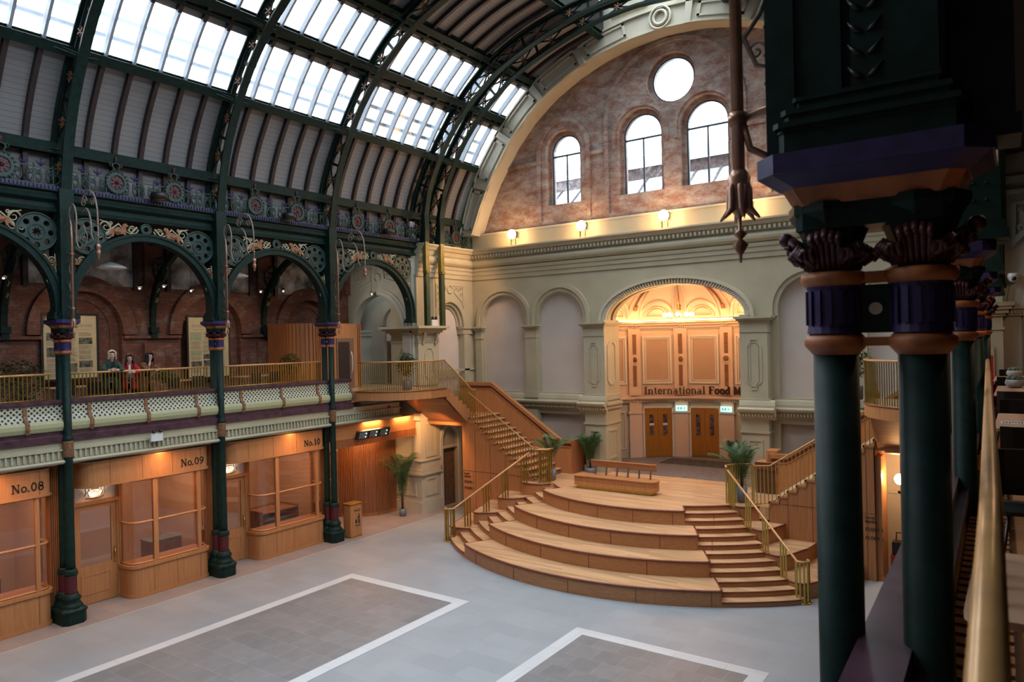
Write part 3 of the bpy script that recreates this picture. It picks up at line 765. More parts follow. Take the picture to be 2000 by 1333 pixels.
# rafters and glazing bars per panel (6 panels each bay)
ribs = [Y0 + BAY * k for k in range(-5, 3)] + [22.84, 23.8]
ys = []
yy = Y0 - BAY * 5
while yy < RY1:
    ys.append(yy); yy += BAY / 6
def inset(i, d, m):
    n = nrm(i); return (side(S[i][0] + n.x * d, m), S[i][1] + n.y * d)
for m in (0, 1):
    mb = MB(); g = MB()
    for y in ys:
        for a, b in ((0, 12), (18, 20), (26, 36)): ribbar(mb, SD[a:b + 1], .07, .12, .16, y, m)
        ribbar(g, SD[12:19], .08, .075, .20, y, m); ribbar(g, SD[20:27], .08, .075, .20, y, m)
    struct('trim_%d' % (25 + m), mb, 'rafter'); 
    struct('trim_%d' % (27 + m), g, 'glazebar')
# outside gangway rails that show through the glass as two soft blue lines
mb = MB()
for d, e in ((-20.3, 15.75), (-20.0, 16.2)):
    mb.bar((d, RY0, e), (d, RY1, e), .10)
    mb.bar((mx(d), RY0, e), (mx(d), RY1, e), .10)
t = obj('roof_guard_rail', mb, 'glazebar'); tag(t, 'pair of pale rails running outside above the glazed roof strip', 'rail')

# skylights: one window per bay, row and side
wn = 7
for m in (0, 1):
    for row in (0, 1):
        idx = ((12, 18), (20, 26))[row]
        for y0, y1 in [(RY0, 0), (0, 8.99), (8.99, 13.5), (13.5, 18.01), (18.01, 22.84), (22.84, RY1)]:
            mb = MB()
            sg = SD[idx[0]:idx[1] + 1]
            for A, B in zip(sg, sg[1:]):
                mb.add([(side(A[0], m), y0 + .03, A[1]), (side(A[0], m), y1 - .03, A[1]), (side(B[0], m), y1 - .03, B[1]), (side(B[0], m), y0 + .03, B[1])], [(0, 1, 2, 3)])
            w = struct('window_%d' % wn, mb, 'clear'); wn += 1

# ---- ribs: lattice arches springing from the columns
IN = [(-20.54, 11.3), (-20.34, 12.5), (-20.0, 13.6), (-19.45, 14.65), (-18.85, 15.55), (-18.05, 16.4), (-17.2, 17.08), (-16.25, 17.68), (-15.1, 18.15), (-13.8, 18.55), (-12.4, 18.86), (-11.0, 18.96)]
OU = [(-21.05, 11.6), (-20.98, 12.75), (-20.55, 13.85), (-19.9, 14.95), (-19.2, 15.92), (-18.4, 16.85), (-17.6, 17.55), (-16.6, 18.2), (-15.3, 18.75), (-13.9, 19.1), (-12.4, 19.3), (-11.0, 19.36)]
def make_rib(label, y, pair=False):
    t = thing('roof_rib', label, 'roof rib', (0, y, 0), 'lattice iron ribs of the hall roof', world=False)
    full = lambda P: P + [(mx(x), z) for x, z in P[-2::-1]]
    IN_, OU_ = smooth(IN, 2), smooth(OU, 2); FI, FO = full(IN_), full(OU_)
    def ribbon(P, w, th):
        mb = MB()
        A = offset(P, th / 2); B = offset(P, -th / 2)
        mb.prism(A + B[::-1], -w / 2, w / 2, 'xz'); return mb
    mb = ribbon(FI, .26, .05); A = offset(FI, .05)
    mb.prism(offset(FI, .10) + FI[::-1], -.03, .03, 'xz')
    obj('inner_chord', mb, 'green', t)
    mb = ribbon(FO, .30, .05); mb.prism(offset(FO, -.12) + FO[::-1], -.03, .03, 'xz')
    obj('outer_chord', mb, 'green', t)
    lat = MB()
    for i in range(0, len(FI) - 2, 2):
        a, b, c, d = [Vector((p[0], 0, p[1])) for p in (FI[i], FI[i + 2], FO[i], FO[i + 2])]
        lat.bar(a, d, .05, .03, (0, 1, 0)); lat.bar(c, b, .05, .03, (0, 1, 0))
        if i % 4 == 0: lat.bar(a, c, .09, .05, (0, 1, 0))
        e = (a + b + c + d) / 4; bos = MB()
        for s_ in (-1, 1):
            y_ = s_ * .06
            for k in range(6):
                q = k * PI / 3 + .3; bos.bar((e.x, y_, e.z), (e.x + .14 * cos(q), y_ + s_ * .03, e.z + .14 * sin(q)), .045, .03)
            bos.sphere((e.x, y_, e.z), .045, 8)
        bos.bar((e.x, -.07, e.z), (e.x, .07, e.z), .03); obj('leaf_boss', bos, 'bronze', t)
    obj('lattice', lat, 'green', t)
    # curved knee braces from the ribs to the purlins
    for i in (1, 3, 5, 7):
        for m in (0, 1):
            n = nrm(i); base = Vector((S[i][0] + n.x * .55, S[i][1] + n.y * .55)); tip = Vector((S[i][0] + n.x * .2, S[i][1] + n.y * .2))
            for s_ in (-1, 1):
                pts = []; knee = MB()
                for k in range(7):
                    u = k / 6; q = base.lerp(tip, sin(u * PI / 2)); pts.append((side(q.x, m), s_ * (.1 + .75 * u * u ** .3), q.y))
                knee.tube(pts, .022, 6)
                knee.tube([(p[0], p[1] * .8, p[2] + .06) for p in pts], .018, 5)
                obj('knee_brace', knee, 'greenbright', t)
    return t
lab = {0: 'lattice roof rib overhead left of the first gallery column', 1: 'lattice roof rib rising from the leftmost full gallery column', 2: 'lattice roof rib rising from the second gallery column from the left', 3: 'lattice roof rib rising from the third column, beside the timber lift box', 4: 'lattice roof rib of the pair nearest the end arch, the one further from it', 5: 'lattice roof rib standing closest to the cream end arch'}
def rib_leg(y, l):
    t = thing('rib_leg', l, 'rib leg', (-20.3, y, 7.9), 'olive rib legs on the cream pier')
    mb = MB(); mb.box(-20.40, -20.24, y - .09, y + .09, 7.9, 10.1); mb.box(-20.25, -20.22, y - .11, y + .11, 7.9, 10.1); obj('lower_leg', mb, 'oliveg', t)
    mb = MB(); mb.box(-20.40, -20.22, y - .11, y + .11, 10.1, 11.42); mb.box(-20.19, -20.17, y - .1, y + .1, 10.1, 10.2); obj('gilded_band', mb, 'olive', t)
    mb = MB(); P = [(-20.42, 11.40), (-20.22, 11.40), (-20.20, 11.9), (-20.22, 12.5), (-20.02, 13.5), (-20.15, 13.5), (-20.42, 12.5)]; mb.prism(P, y - .13, y + .13, 'xz'); obj('shoulder', mb, 'green', t)
rib_leg(22.84, 'olive green rib leg on the cream pier, the one nearer the iron arches'); rib_leg(23.8, 'olive green rib leg on the cream pier, the one nearer the corner')
r0 = make_rib(lab[0], Y0 - BAY)
for k, y in enumerate((8.99, 13.5, 18.01, 22.84, 23.8)): dup(r0, (0, y, 0), label=lab[k + 1])
# ------------------------------------------------------------------ iron columns (twin shafts), local origin at the foot of the pair
def octbox(mb, hx, hy, ch, z0, z1, m=0, hx2=None, hy2=None):
    hx2 = hx if hx2 is None else hx2; hy2 = hy if hy2 is None else hy2
    def o(a, b, z): 
        c = min(ch, a * .6, b * .6); return [(-a + c, -b, z), (a - c, -b, z), (a, -b + c, z), (a, b - c, z), (a - c, b, z), (-a + c, b, z), (-a, b - c, z), (-a, -b + c, z)]
    v = o(hx, hy, z0) + o(hx2, hy2, z1); f = [tuple(range(8))[::-1], tuple(range(8, 16))] + [(i, (i + 1) % 8, (i + 1) % 8 + 8, i + 8) for i in range(8)]
    mb.add(v, f, m)
SH = .18
def make_column(label):
    t = thing('twin_iron_column', label, 'column', (0, 0, 0), 'twin iron columns of the arcades', world=False)
    mb = MB()
    octbox(mb, .46, .30, .12, 0, .30); octbox(mb, .48, .32, .12, .30, .36); octbox(mb, .47, .31, .12, .36, .42, 0, .42, .26)
    for s in (-1, 1):
        mb.lathe([(.26, .40), (.27, .44), (.24, .50), (.205, .54), (.205, .60), (.225, .63), (.225, .67), (.18, .72), (.165, .78)], s * SH, 0, 20)
        mb.lathe([(.15, 1.25), (.17, 1.27), (.175, 1.30), (.155, 1.33), (.16, 1.37), (.12, 1.42)], s * SH, 0, 20)
    obj('base', mb, 'green', t)
    mb = MB()
    for s in (-1, 1): mb.lathe([(.145, .76), (.14, .80), (.14, 1.2), (.15, 1.26)], s * SH, 0, 20)
    obj('maroon_collar', mb, 'maroon', t)
    for s in (-1, 1):
        mb = MB(); mb.lathe([(.118, 1.40), (.112, 1.6), (.108, 4.35), (.115, 4.4)], s * SH, 0, 24); mb.lathe([(.11, 4.80), (.145, 4.82), (.15, 4.86), (.12, 4.92), (.102, 4.98), (.100, 7.12)], s * SH, 0, 24)
        obj('shaft', mb, 'green', t)
        mb = MB(); mb.lathe([(.125, 4.38), (.135, 4.42), (.132, 4.76), (.14, 4.82)], s * SH, 0, 20); obj('carved_band', mb, 'bronze', t)
    cap = thing_empty = None
    mb = MB()
    for s in (-1, 1):
        mb.lathe([(.100, 7.10), (.135, 7.14), (.14, 7.17), (.112, 7.20)], s * SH, 0, 20, 1)
        mb.lathe([(.125, 7.20), (.118, 7.24), (.118, 7.40), (.125, 7.42)], s * SH, 0, 20, 2, False)
        for k in range(16):
            a = 2 * PI * k / 16; mb.bar((s * SH + .122 * cos(a), .122 * sin(a), 7.24), (s * SH + .122 * cos(a), .122 * sin(a), 7.40), .022, .014, (cos(a), sin(a), 0), 2)
        mb.lathe([(.13, 7.42), (.15, 7.45), (.145, 7.48), (.115, 7.49)], s * SH, 0, 20, 1)
        mb.lathe([(.115, 7.48), (.12, 7.6), (.17, 7.72), (.20, 7.76), (.20, 7.80)], s * SH, 0, 8, 0, False)
        octb = [(-.2, -.2)]
    octbox(mb, SH + .14, .16, .04, 7.68, 7.80)
    mb.box(-.09, .09, -.035, .035, 7.20, 7.42)              # plate between the necks
    mb.box(-.08, .08, -.05, .05, 7.14, 7.18, 1); mb.box(-.08, .08, -.05, .05, 7.43, 7.48, 1)
    obj('capital', mb, ['green', 'orange', 'purple'], t)
    mb = MB(); mb.lathe([(.028, -.04), (.028, .04)], 0, 0, 20); mb.v = [(x, z, y + 7.31) for x, y, z in mb.v]
    obj('round_eye', mb, 'niche', t)
    mb = MB()
    for s in (-1, 1):                                         # acanthus leaves curling off the bell
        for k in range(8):
            a = 2 * PI * k / 8; big = k % 2 == 0
            if (s > 0 and k == 4) or (s < 0 and k == 0): continue
            ca, sa = cos(a), sin(a)
            def at(r_, u, z): return (s * SH + r_ * ca - u * sa, r_ * sa + u * ca, z)
            zt = 7.66 if big else 7.60; W_ = .062 if big else .04
            for u in (-.7, -.35, 0, .35, .7):
                h_ = zt - abs(u) * .025
                mb.tube([at(.115, u * W_, 7.50), at(.128, u * W_ * 1.1, 7.56), at(.15, u * W_ * 1.25, h_ - .03), at(.185, u * W_ * 1.35, h_), at(.20, u * W_ * 1.3, h_ - .025), at(.185, u * W_ * 1.25, h_ - .045)], [.010, .015, .017, .019, .016, .008], 6)
            for u in (-1, 1):
                mb.tube([at(.125, u * W_ * .9, 7.52), at(.15, u * W_ * 1.5, 7.55), at(.165, u * W_ * 1.6, 7.585), at(.17, u * W_ * 1.2, 7.58)], [.012, .018, .016, .008], 6)
        mb.sphere((s * (SH + .215), 0, 7.66), .036, 10); mb.sphere((s * (SH + .19), 0, 7.60), .028, 8)
        mb.sphere((s * (SH + .165), 0, 7.55), .026, 8)
    obj('acanthus_leaves', mb, 'maroon', t)
    mb = MB(); octbox(mb, SH + .15, .17, .06, 7.79, 7.87, 1, SH + .19, .21)
    octbox(mb, SH + .20, .22, .08, 7.87, 7.93, 0, SH + .28, .29); octbox(mb, SH + .29, .30, .10, 7.93, 8.02, 0)
    obj('abacus', mb, ['purple', 'orange'], t)
    mb = MB()
    octbox(mb, .37, .22, .03, 8.02, 8.13); mb2 = [(.375, .225, 8.13, 8.15), (.39, .24, 8.15, 8.175), (.35, .21, 8.175, 8.21), (.36, .22, 8.21, 8.235), (.31, .185, 8.235, 8.27), (.32, .195, 8.27, 8.29)]
    for a, b, z0, z1 in mb2: octbox(mb, a, b, .03, z0, z1)
    mb.box(.10, .30, -.16, .16, 8.28, 11.45); mb.box(.30, .43, -.175, .175, 8.02, 11.45); mb.box(-.30, .10, -.13, .13, 8.3, 10.85)
    for s in (-1, 1): mb.box(-.28, .06, s * .13, s * .165, 8.3, 10.85)
    obj('upper_post', mb, 'green', t)
    mb = MB()                                                  # leaf pattern sunk in the sides of the post
    for sy in (-1, 1):
        for i in range(24):
            zc = 8.33 + i * .10
            for s in (-1, 1):
                P = [(.0 + s * .008, sy * .166, zc), (.0 + s * .035, sy * .168, zc + .012), (s * .07, sy * .167, zc + .055)]
                mb.tube(P, [.006, .015, .003], 5)
    for i in range(22): 
        for yy_ in (-.15, .15): mb.sphere((.432, yy_, 8.4 + i * .135), .012, 6)
    obj('leaf_relief', mb, 'black', t)
    return t

# ------------------------------------------------------------------ one bay of the iron arcade, local y from 0 to BAY
def spiral(c, r0, turns, a0, dirn=1, n=18, x=0):
    return [(x, c[0] + r0 * (1 - i / n * .85) * cos(a0 + dirn * 2 * PI * turns * i / n), c[1] + r0 * (1 - i / n * .85) * sin(a0 + dirn * 2 * PI * turns * i / n)) for i in range(n + 1)]
def make_arch(label):
    t = thing('iron_arch', label, 'arch', (0, 0, 0), 'open iron arches between the columns', world=False)
    c = BAY / 2; w = 2.0; zs = 8.32; h = 1.98
    mb = MB()
    o = [(c - w - .17, 8.1)] + arc2(c, zs, w + .17, h + .17, PI, 0, 36) + [(c + w + .17, 8.1)]
    i = [(c + w, 8.1)] + arc2(c, zs, w, h, 0, PI, 36) + [(c - w, 8.1)]
    mb.prism(o + i, -.16, .16, 'yz')
    o = [(c - w - .22, 8.1)] + arc2(c, zs, w + .22, h + .22, PI, 0, 36) + [(c + w + .22, 8.1)]
    i = [(c + w + .15, 8.1)] + arc2(c, zs, w + .15, h + .15, 0, PI, 36) + [(c - w - .15, 8.1)]
    mb.prism(o + i, -.20, .20, 'yz')
    for k in range(40):
        a = PI * (k + .5) / 40
        for s in (-1, 1): mb.sphere((s * .05, c + (w - .01) * cos(a), zs + (h - .01) * sin(a)), .016, 6)
    for s in (-1, 1):
        octy = c + s * (w + .08)
        mb.box(-.22, .22, octy - .15, octy + .15, 8.03, 8.12); mb.box(-.19, .19, octy - .13, octy + .13, 8.12, 8.2)
    obj('arch_rib', mb, 'green', t)
    for s in (-1, 1):
        yc, zc, R = c + s * (c - .62), 10.29, .50
        mb = MB(); hs = [arc2(yc + .335 * cos(a), zc + .335 * sin(a), .075, .075, 0, 2 * PI, 10)[:-1] for a in [k * PI / 4 for k in range(8)]]
        st = [(yc + (.13 if q % 2 else .07) * cos(q * PI / 8), zc + (.13 if q % 2 else .07) * sin(q * PI / 8)) for q in range(16)]
        mb.prism(arc2(yc, zc, R, R, 0, 2 * PI, 36)[:-1], -.05, .05, 'yz', hs + [st])
        for x in (-.05, .05): mb.ring((x, yc, zc), R - .02, .03, 'yz', 36, 6); mb.ring((x, yc, zc), .19, .022, 'yz', 24, 6)
        obj('wheel', mb, 'greenbright', t)
    mb = MB(); hs = [arc2(c, 10.66, .075, .075, 0, 2 * PI, 12)[:-1]]
    mb.prism(arc2(c, 10.66, .17, .17, 0, 2 * PI, 24)[:-1], -.05, .05, 'yz', hs); mb.ring((.05, c, 10.66), .15, .025); obj('roundel', mb, 'greenbright', t)
    for s in (-1, 1):
        mb = MB(); f = lambda y: c + s * y
        def sp(y, z, r, a, d, tr=1.4): mb.tube([(.03, f(p[1]), p[2]) for p in spiral((y, z), r, tr, a, d)], [.024 - .0007 * q for q in range(19)], 5)
        sp(.38, 10.63, .15, PI, 1); sp(.42, 10.62, .10, 0, -1, 1); sp(1.12, 10.62, .17, 0, 1); sp(1.08, 10.42, .13, 0, -1); sp(.80, 10.55, .12, -1, -1)
        mb.tube([(.03, f(.26), 10.70), (.03, f(.45), 10.48), (.03, f(.62), 10.55), (.03, f(.78), 10.74), (.03, f(1.0), 10.56), (.03, f(1.14), 10.38), (.03, f(1.2), 10.2)], .028, 6)
        mb.tube([(.03, f(.92), 10.48), (.03, f(1.1), 10.74), (.03, f(1.3), 10.80)], .022, 5)
        for (y, z, r, a, d) in ((1.30, 10.35, .08, 0, 1), (.62, 10.70, .07, 2, 1), (1.0, 10.74, .06, 0, -1), (1.76, 9.62, .12, 0, 1), (2.0, 9.58, .10, PI, -1), (1.90, 9.32, .15, 2, 1), (1.93, 9.05, .10, 0, -1), (1.99, 8.86, .07, 0, 1), (2.02, 9.40, .07, 3, -1)): sp(y, z, r, a, d)
        mb.tube([(.03, f(1.62), 9.70), (.03, f(1.85), 9.50), (.03, f(1.80), 9.25), (.03, f(2.0), 9.1), (.03, f(1.96), 8.85), (.03, f(2.06), 8.55)], [.028, .028, .026, .024, .02, .012], 6)
        mb.tube([(.03, f(2.06), 9.76), (.03, f(2.08), 9.3), (.03, f(2.08), 8.6)], .015, 5)
        obj('scrollwork', mb, 'scroll', t)
    horse = [(-.30, -.10), (-.24, .02), (-.10, .06), (.06, .05), (.14, .14), (.17, .24), (.25, .25), (.33, .18), (.30, .15), (.24, .17), (.25, .05), (.22, -.06), (.28, -.14), (.24, -.17), (.14, -.11), (-.05, -.12), (-.14, -.10), (-.16, -.20), (-.23, -.24), (-.24, -.19), (-.21, -.15), (-.25, -.13), (-.34, -.22), (-.37, -.19)]
    for s in (-1, 1):
        mb = MB(); P = [(c + s * (.80 - q[0] * .85), 10.55 + q[1] * .85) for q in horse]; mb.prism(P, -.01, .075, 'yz')
        mb.sphere((.06, c + s * .83, 10.53), .09, 8, 0, (.6, 1.5, .8)); obj('gilt_horse', mb, 'gilt', t)
        mb = MB(); P = [(c + s * (1.93 - q[0] * .5), 9.56 + q[1] * .5) for q in horse]; mb.prism(P, -.01, .06, 'yz'); obj('gilt_beast', mb, 'gilt', t)
    return t

# ------------------------------------------------------------------ cresting panel of one bay
def make_crest(label):
    t = thing('cresting', label, 'cresting', (0, 0, 0), 'iron cresting panels above the arcade', world=False)
    mb = MB(); n = 10; z0 = 11.5
    for k in range(n):
        y = BAY * (k + .5) / n
        if any(abs(y - q) < .28 for q in (BAY / 2 - .85, BAY / 2 + .85)): pass
        mb.ring((0, y, z0 + .22), .17, .022, 'yz', 14, 5); mb.tube([(0, y - .16, z0 + .42), (0, y, z0 + .2), (0, y + .16, z0 + .42)], .016, 5)
        mb.tube(spiral((y + .12, z0 + .34), .09, 1.2, PI, 1, 10), .014, 4); mb.tube(spiral((y - .12, z0 + .34), .09, 1.2, 0, -1, 10), .014, 4)
        mb.tube([(0, y - .1, z0 + .05), (0, y, z0 + .3), (0, y + .1, z0 + .05)], .014, 4); mb.bar((0, y, z0), (0, y, z0 + .55), .03)
    mb.box(-.02, .02, 0, BAY, z0, z0 + .05); mb.box(-.015, .015, 0, BAY, z0 + .46, z0 + .49)
    obj('scroll_panel', mb, 'greenbright', t)
    for s in (-1, 1):
        yc, zc = BAY / 2 + s * .85, z0 + .37
        mb = MB(); mb.prism(arc2(yc, zc, .30, .31, 0, 2 * PI, 28)[:-1], -.02, .05, 'yz', [arc2(yc, zc, .20, .21, 0, 2 * PI, 20)[:-1]])
        for k in range(18): mb.sphere((.05, yc + .30 * cos(k * PI / 9), zc + .31 * sin(k * PI / 9)), .035, 6)
        mb.tube([(0, yc - .16, zc + .28), (0, yc - .05, zc + .36), (0, yc - .12, zc + .50), (0, yc, zc + .56), (0, yc + .12, zc + .50), (0, yc + .05, zc + .36), (0, yc + .16, zc + .28)], .026, 6)
        mb.ring((0, yc - .13, zc + .5), .05, .016, 'yz', 10, 4); mb.ring((0, yc + .13, zc + .5), .05, .016, 'yz', 10, 4)
        obj('medallion_ring', mb, 'greenbright', t)
        mb = MB(); mb.prism(arc2(yc, zc, .21, .22, 0, 2 * PI, 20)[:-1], -.02, .005, 'yz')
        for k in range(8): mb.obox((.02, yc + .10 * cos(k * PI / 4), zc + .10 * sin(k * PI / 4)), (.012, 0, 0), (0, .08 * cos(k * PI / 4), .08 * sin(k * PI / 4)), (0, -.03 * sin(k * PI / 4), .03 * cos(k * PI / 4)))
        mb.sphere((.03, yc, zc), .035, 8); obj('rosette', mb, 'maroon', t)
        mb = MB(); mb.lathe([(.0, zc + .56), (.05, zc + .60), (.02, zc + .65), (.045, zc + .68), (.0, zc + .78)], 0, yc, 8); obj('finial', mb, 'maroon', t)
    for y in (BAY / 2 - 1.75, BAY / 2 - 1.35, BAY / 2 - .33, BAY / 2 + .33, BAY / 2 + 1.35, BAY / 2 + 1.75):
        mb = MB(); zt = z0 + .5
        mb.tube([(0, y, zt), (0, y, zt + .2)], [.035, .012], 6)
        for s in (-1, 1): mb.tube([(0, y, zt + .03), (0, y + s * .07, zt + .07), (0, y + s * .10, zt + .13)], [.02, .025, .012], 5)
        obj('fleur_finial', mb, 'purple', t)
    return t

col = make_column('leftmost full green twin column, the one beside kiosk No.08')
arch = make_arch('open iron arch above the three people at the gallery rail')
crest = make_crest('pierced green cresting with red medallions above the arch over the people')
col.location = (XL, Y0, 0); col['label'] = 'green twin iron column standing between kiosks No.08 and No.09'
dup(col, (XL, 13.5, 0), label='green twin iron column standing between kiosks No.09 and No.10')
dup(col, (XL, 18.01, 0), label='green twin iron column beside the litter bin, right of kiosk No.10')
arch.location = (XL + .1, Y0, 0)
dup(arch, (XL + .1, Y0 - BAY, 0), label='iron arch cut by the left edge of the photo, above kiosk No.08')
dup(arch, (XL + .1, 13.5, 0), label='iron arch between the second and third left columns, above kiosk No.10')
dup(arch, (XL + .1, 18.01, 0), label='iron arch nearest the plaster corner, framing the carved cream arch')
crest.location = (XL + .2, Y0, 0)
dup(crest, (XL + .2, Y0 - BAY, 0), label='iron cresting at the left edge of the photo above kiosk No.08')
dup(crest, (XL + .2, 13.5, 0), label='iron cresting above the arch over kiosk No.10')
dup(crest, (XL + .2, 18.01, 0), label='iron cresting above the arch that frames the carved cream arch')
dup(crest, (XL + .2, 22.2, 0), label='iron cresting above the cream cornice beside the end arch')
# near side: the columns beside the photographer and beyond
RC = [(-.545, 3.7), (-.655, 8.2), (-.75, 12.7), (-.80, 17.2)]
for (x, y), l in zip(RC, ('huge dark twin column close to the camera at the right', 'dark twin column just behind the big near column at the right', 'second dark twin column behind the big near column at the right', 'furthest dark twin column at the right, nearest the end wall')):
    dup(col, (x, y, 0), rz=PI, label=l)
for k, l in enumerate(('iron spandrel overhead between the near column and the one behind it', 'iron arch beyond the second right-hand column', 'iron arch beyond the third right-hand column', 'right-hand iron arch nearest the end wall')):
    dup(arch, (RC[k][0] + .34, RC[k][1] + .02, 0), rz=.022, label=l)

def girder(name, x, y0, y1, s, label):
    t = thing(name, label, 'girder')
    P = [(x - .2, 10.85), (x + .20 * s, 10.85), (x + .22 * s, 10.92), (x + .14 * s, 10.96), (x + .14 * s, 11.08), (x + .28 * s, 11.16), (x + .30 * s, 11.24), (x + .24 * s, 11.27), (x + .24 * s, 11.34), (x + .36 * s, 11.37), (x + .36 * s, 11.40), (x - .2, 11.40)]
    mb = MB(); mb.prism(P, y0, y1, 'xz'); obj('moulded_beam', mb, 'green', t)
    mb = MB(); mb.box(min(x, x + .30 * s), max(x, x + .30 * s), y0, y1, 11.40, 11.50)
    n = int((y1 - y0) / .09)
    for k in range(n): mb.box(min(x + .3 * s, x + .34 * s), max(x + .3 * s, x + .34 * s), y0 + k * .09, y0 + k * .09 + .05, 11.41, 11.50)
    obj('purple_dentil_band', mb, 'purple', t); return t
girder('iron_girder', XL, -3, 22.65, 1, 'moulded green girder with purple dentils along the left arcade')
girder('iron_girder', -.45, 3.3, 22.6, -1, 'moulded green girder above the right-hand columns')
# brackets from the gallery wall corbels up to the arcade girders
def make_bracket(label):
    t = thing('wall_bracket', label, 'bracket', (0, 0, 0), 'curved iron brackets of the gallery', world=False)
    mb = MB(); P = [(-3.68, 7.95)] + [(-3.68 + 3.0 * (1 - cos(a)), 7.95 + 2.7 * sin(a)) for a in [PI / 2 * q / 14 for q in range(1, 15)]]
    mb.prism(P + [(p[0] - .18, p[1] + .14) for p in P[::-1]], -.09, .09, 'xz')
    mb.box(-3.9, -3.55, -.14, .14, 7.75, 7.95); mb.box(-3.9, -3.6, -.1, .1, 7.55, 7.75)
    mb.box(-3.85, -.2, -.12, .12, 10.75, 10.95)
    obj('curved_rib', mb, 'green', t)
    mb = MB(); mb.ring((-3.15, 0, 9.9), .42, .05, 'xz', 28, 6); mb.ring((-3.15, 0, 9.9), .18, .03, 'xz', 20, 5)
    for k in range(8): mb.bar((-3.15 + .18 * cos(k * PI / 4), 0, 9.9 + .18 * sin(k * PI / 4)), (-3.15 + .4 * cos(k * PI / 4), 0, 9.9 + .4 * sin(k * PI / 4)), .04)
    obj('wheel', mb, 'greenbright', t)
    for (x, z, r) in ((-2.3, 10.5, .16), (-3.4, 9.2, .13), (-3.45, 8.85, .1), (-1.9, 10.58, .1)): mb = MB(); mb.tube([(p[1], 0, p[2]) for p in spiral((x, z), r, 1.4, 0, 1)], .02, 5); obj('scroll', mb, 'scroll', t)
    return t
b0 = make_bracket('curved iron wall bracket seen behind the leftmost column'); b0.location = (XL, Y0, 0)
dup(b0, (XL, 13.5, 0), label='curved iron wall bracket above and right of the three people')
dup(b0, (XL, 18.01, 0), label='curved iron wall bracket above the timber lift box')

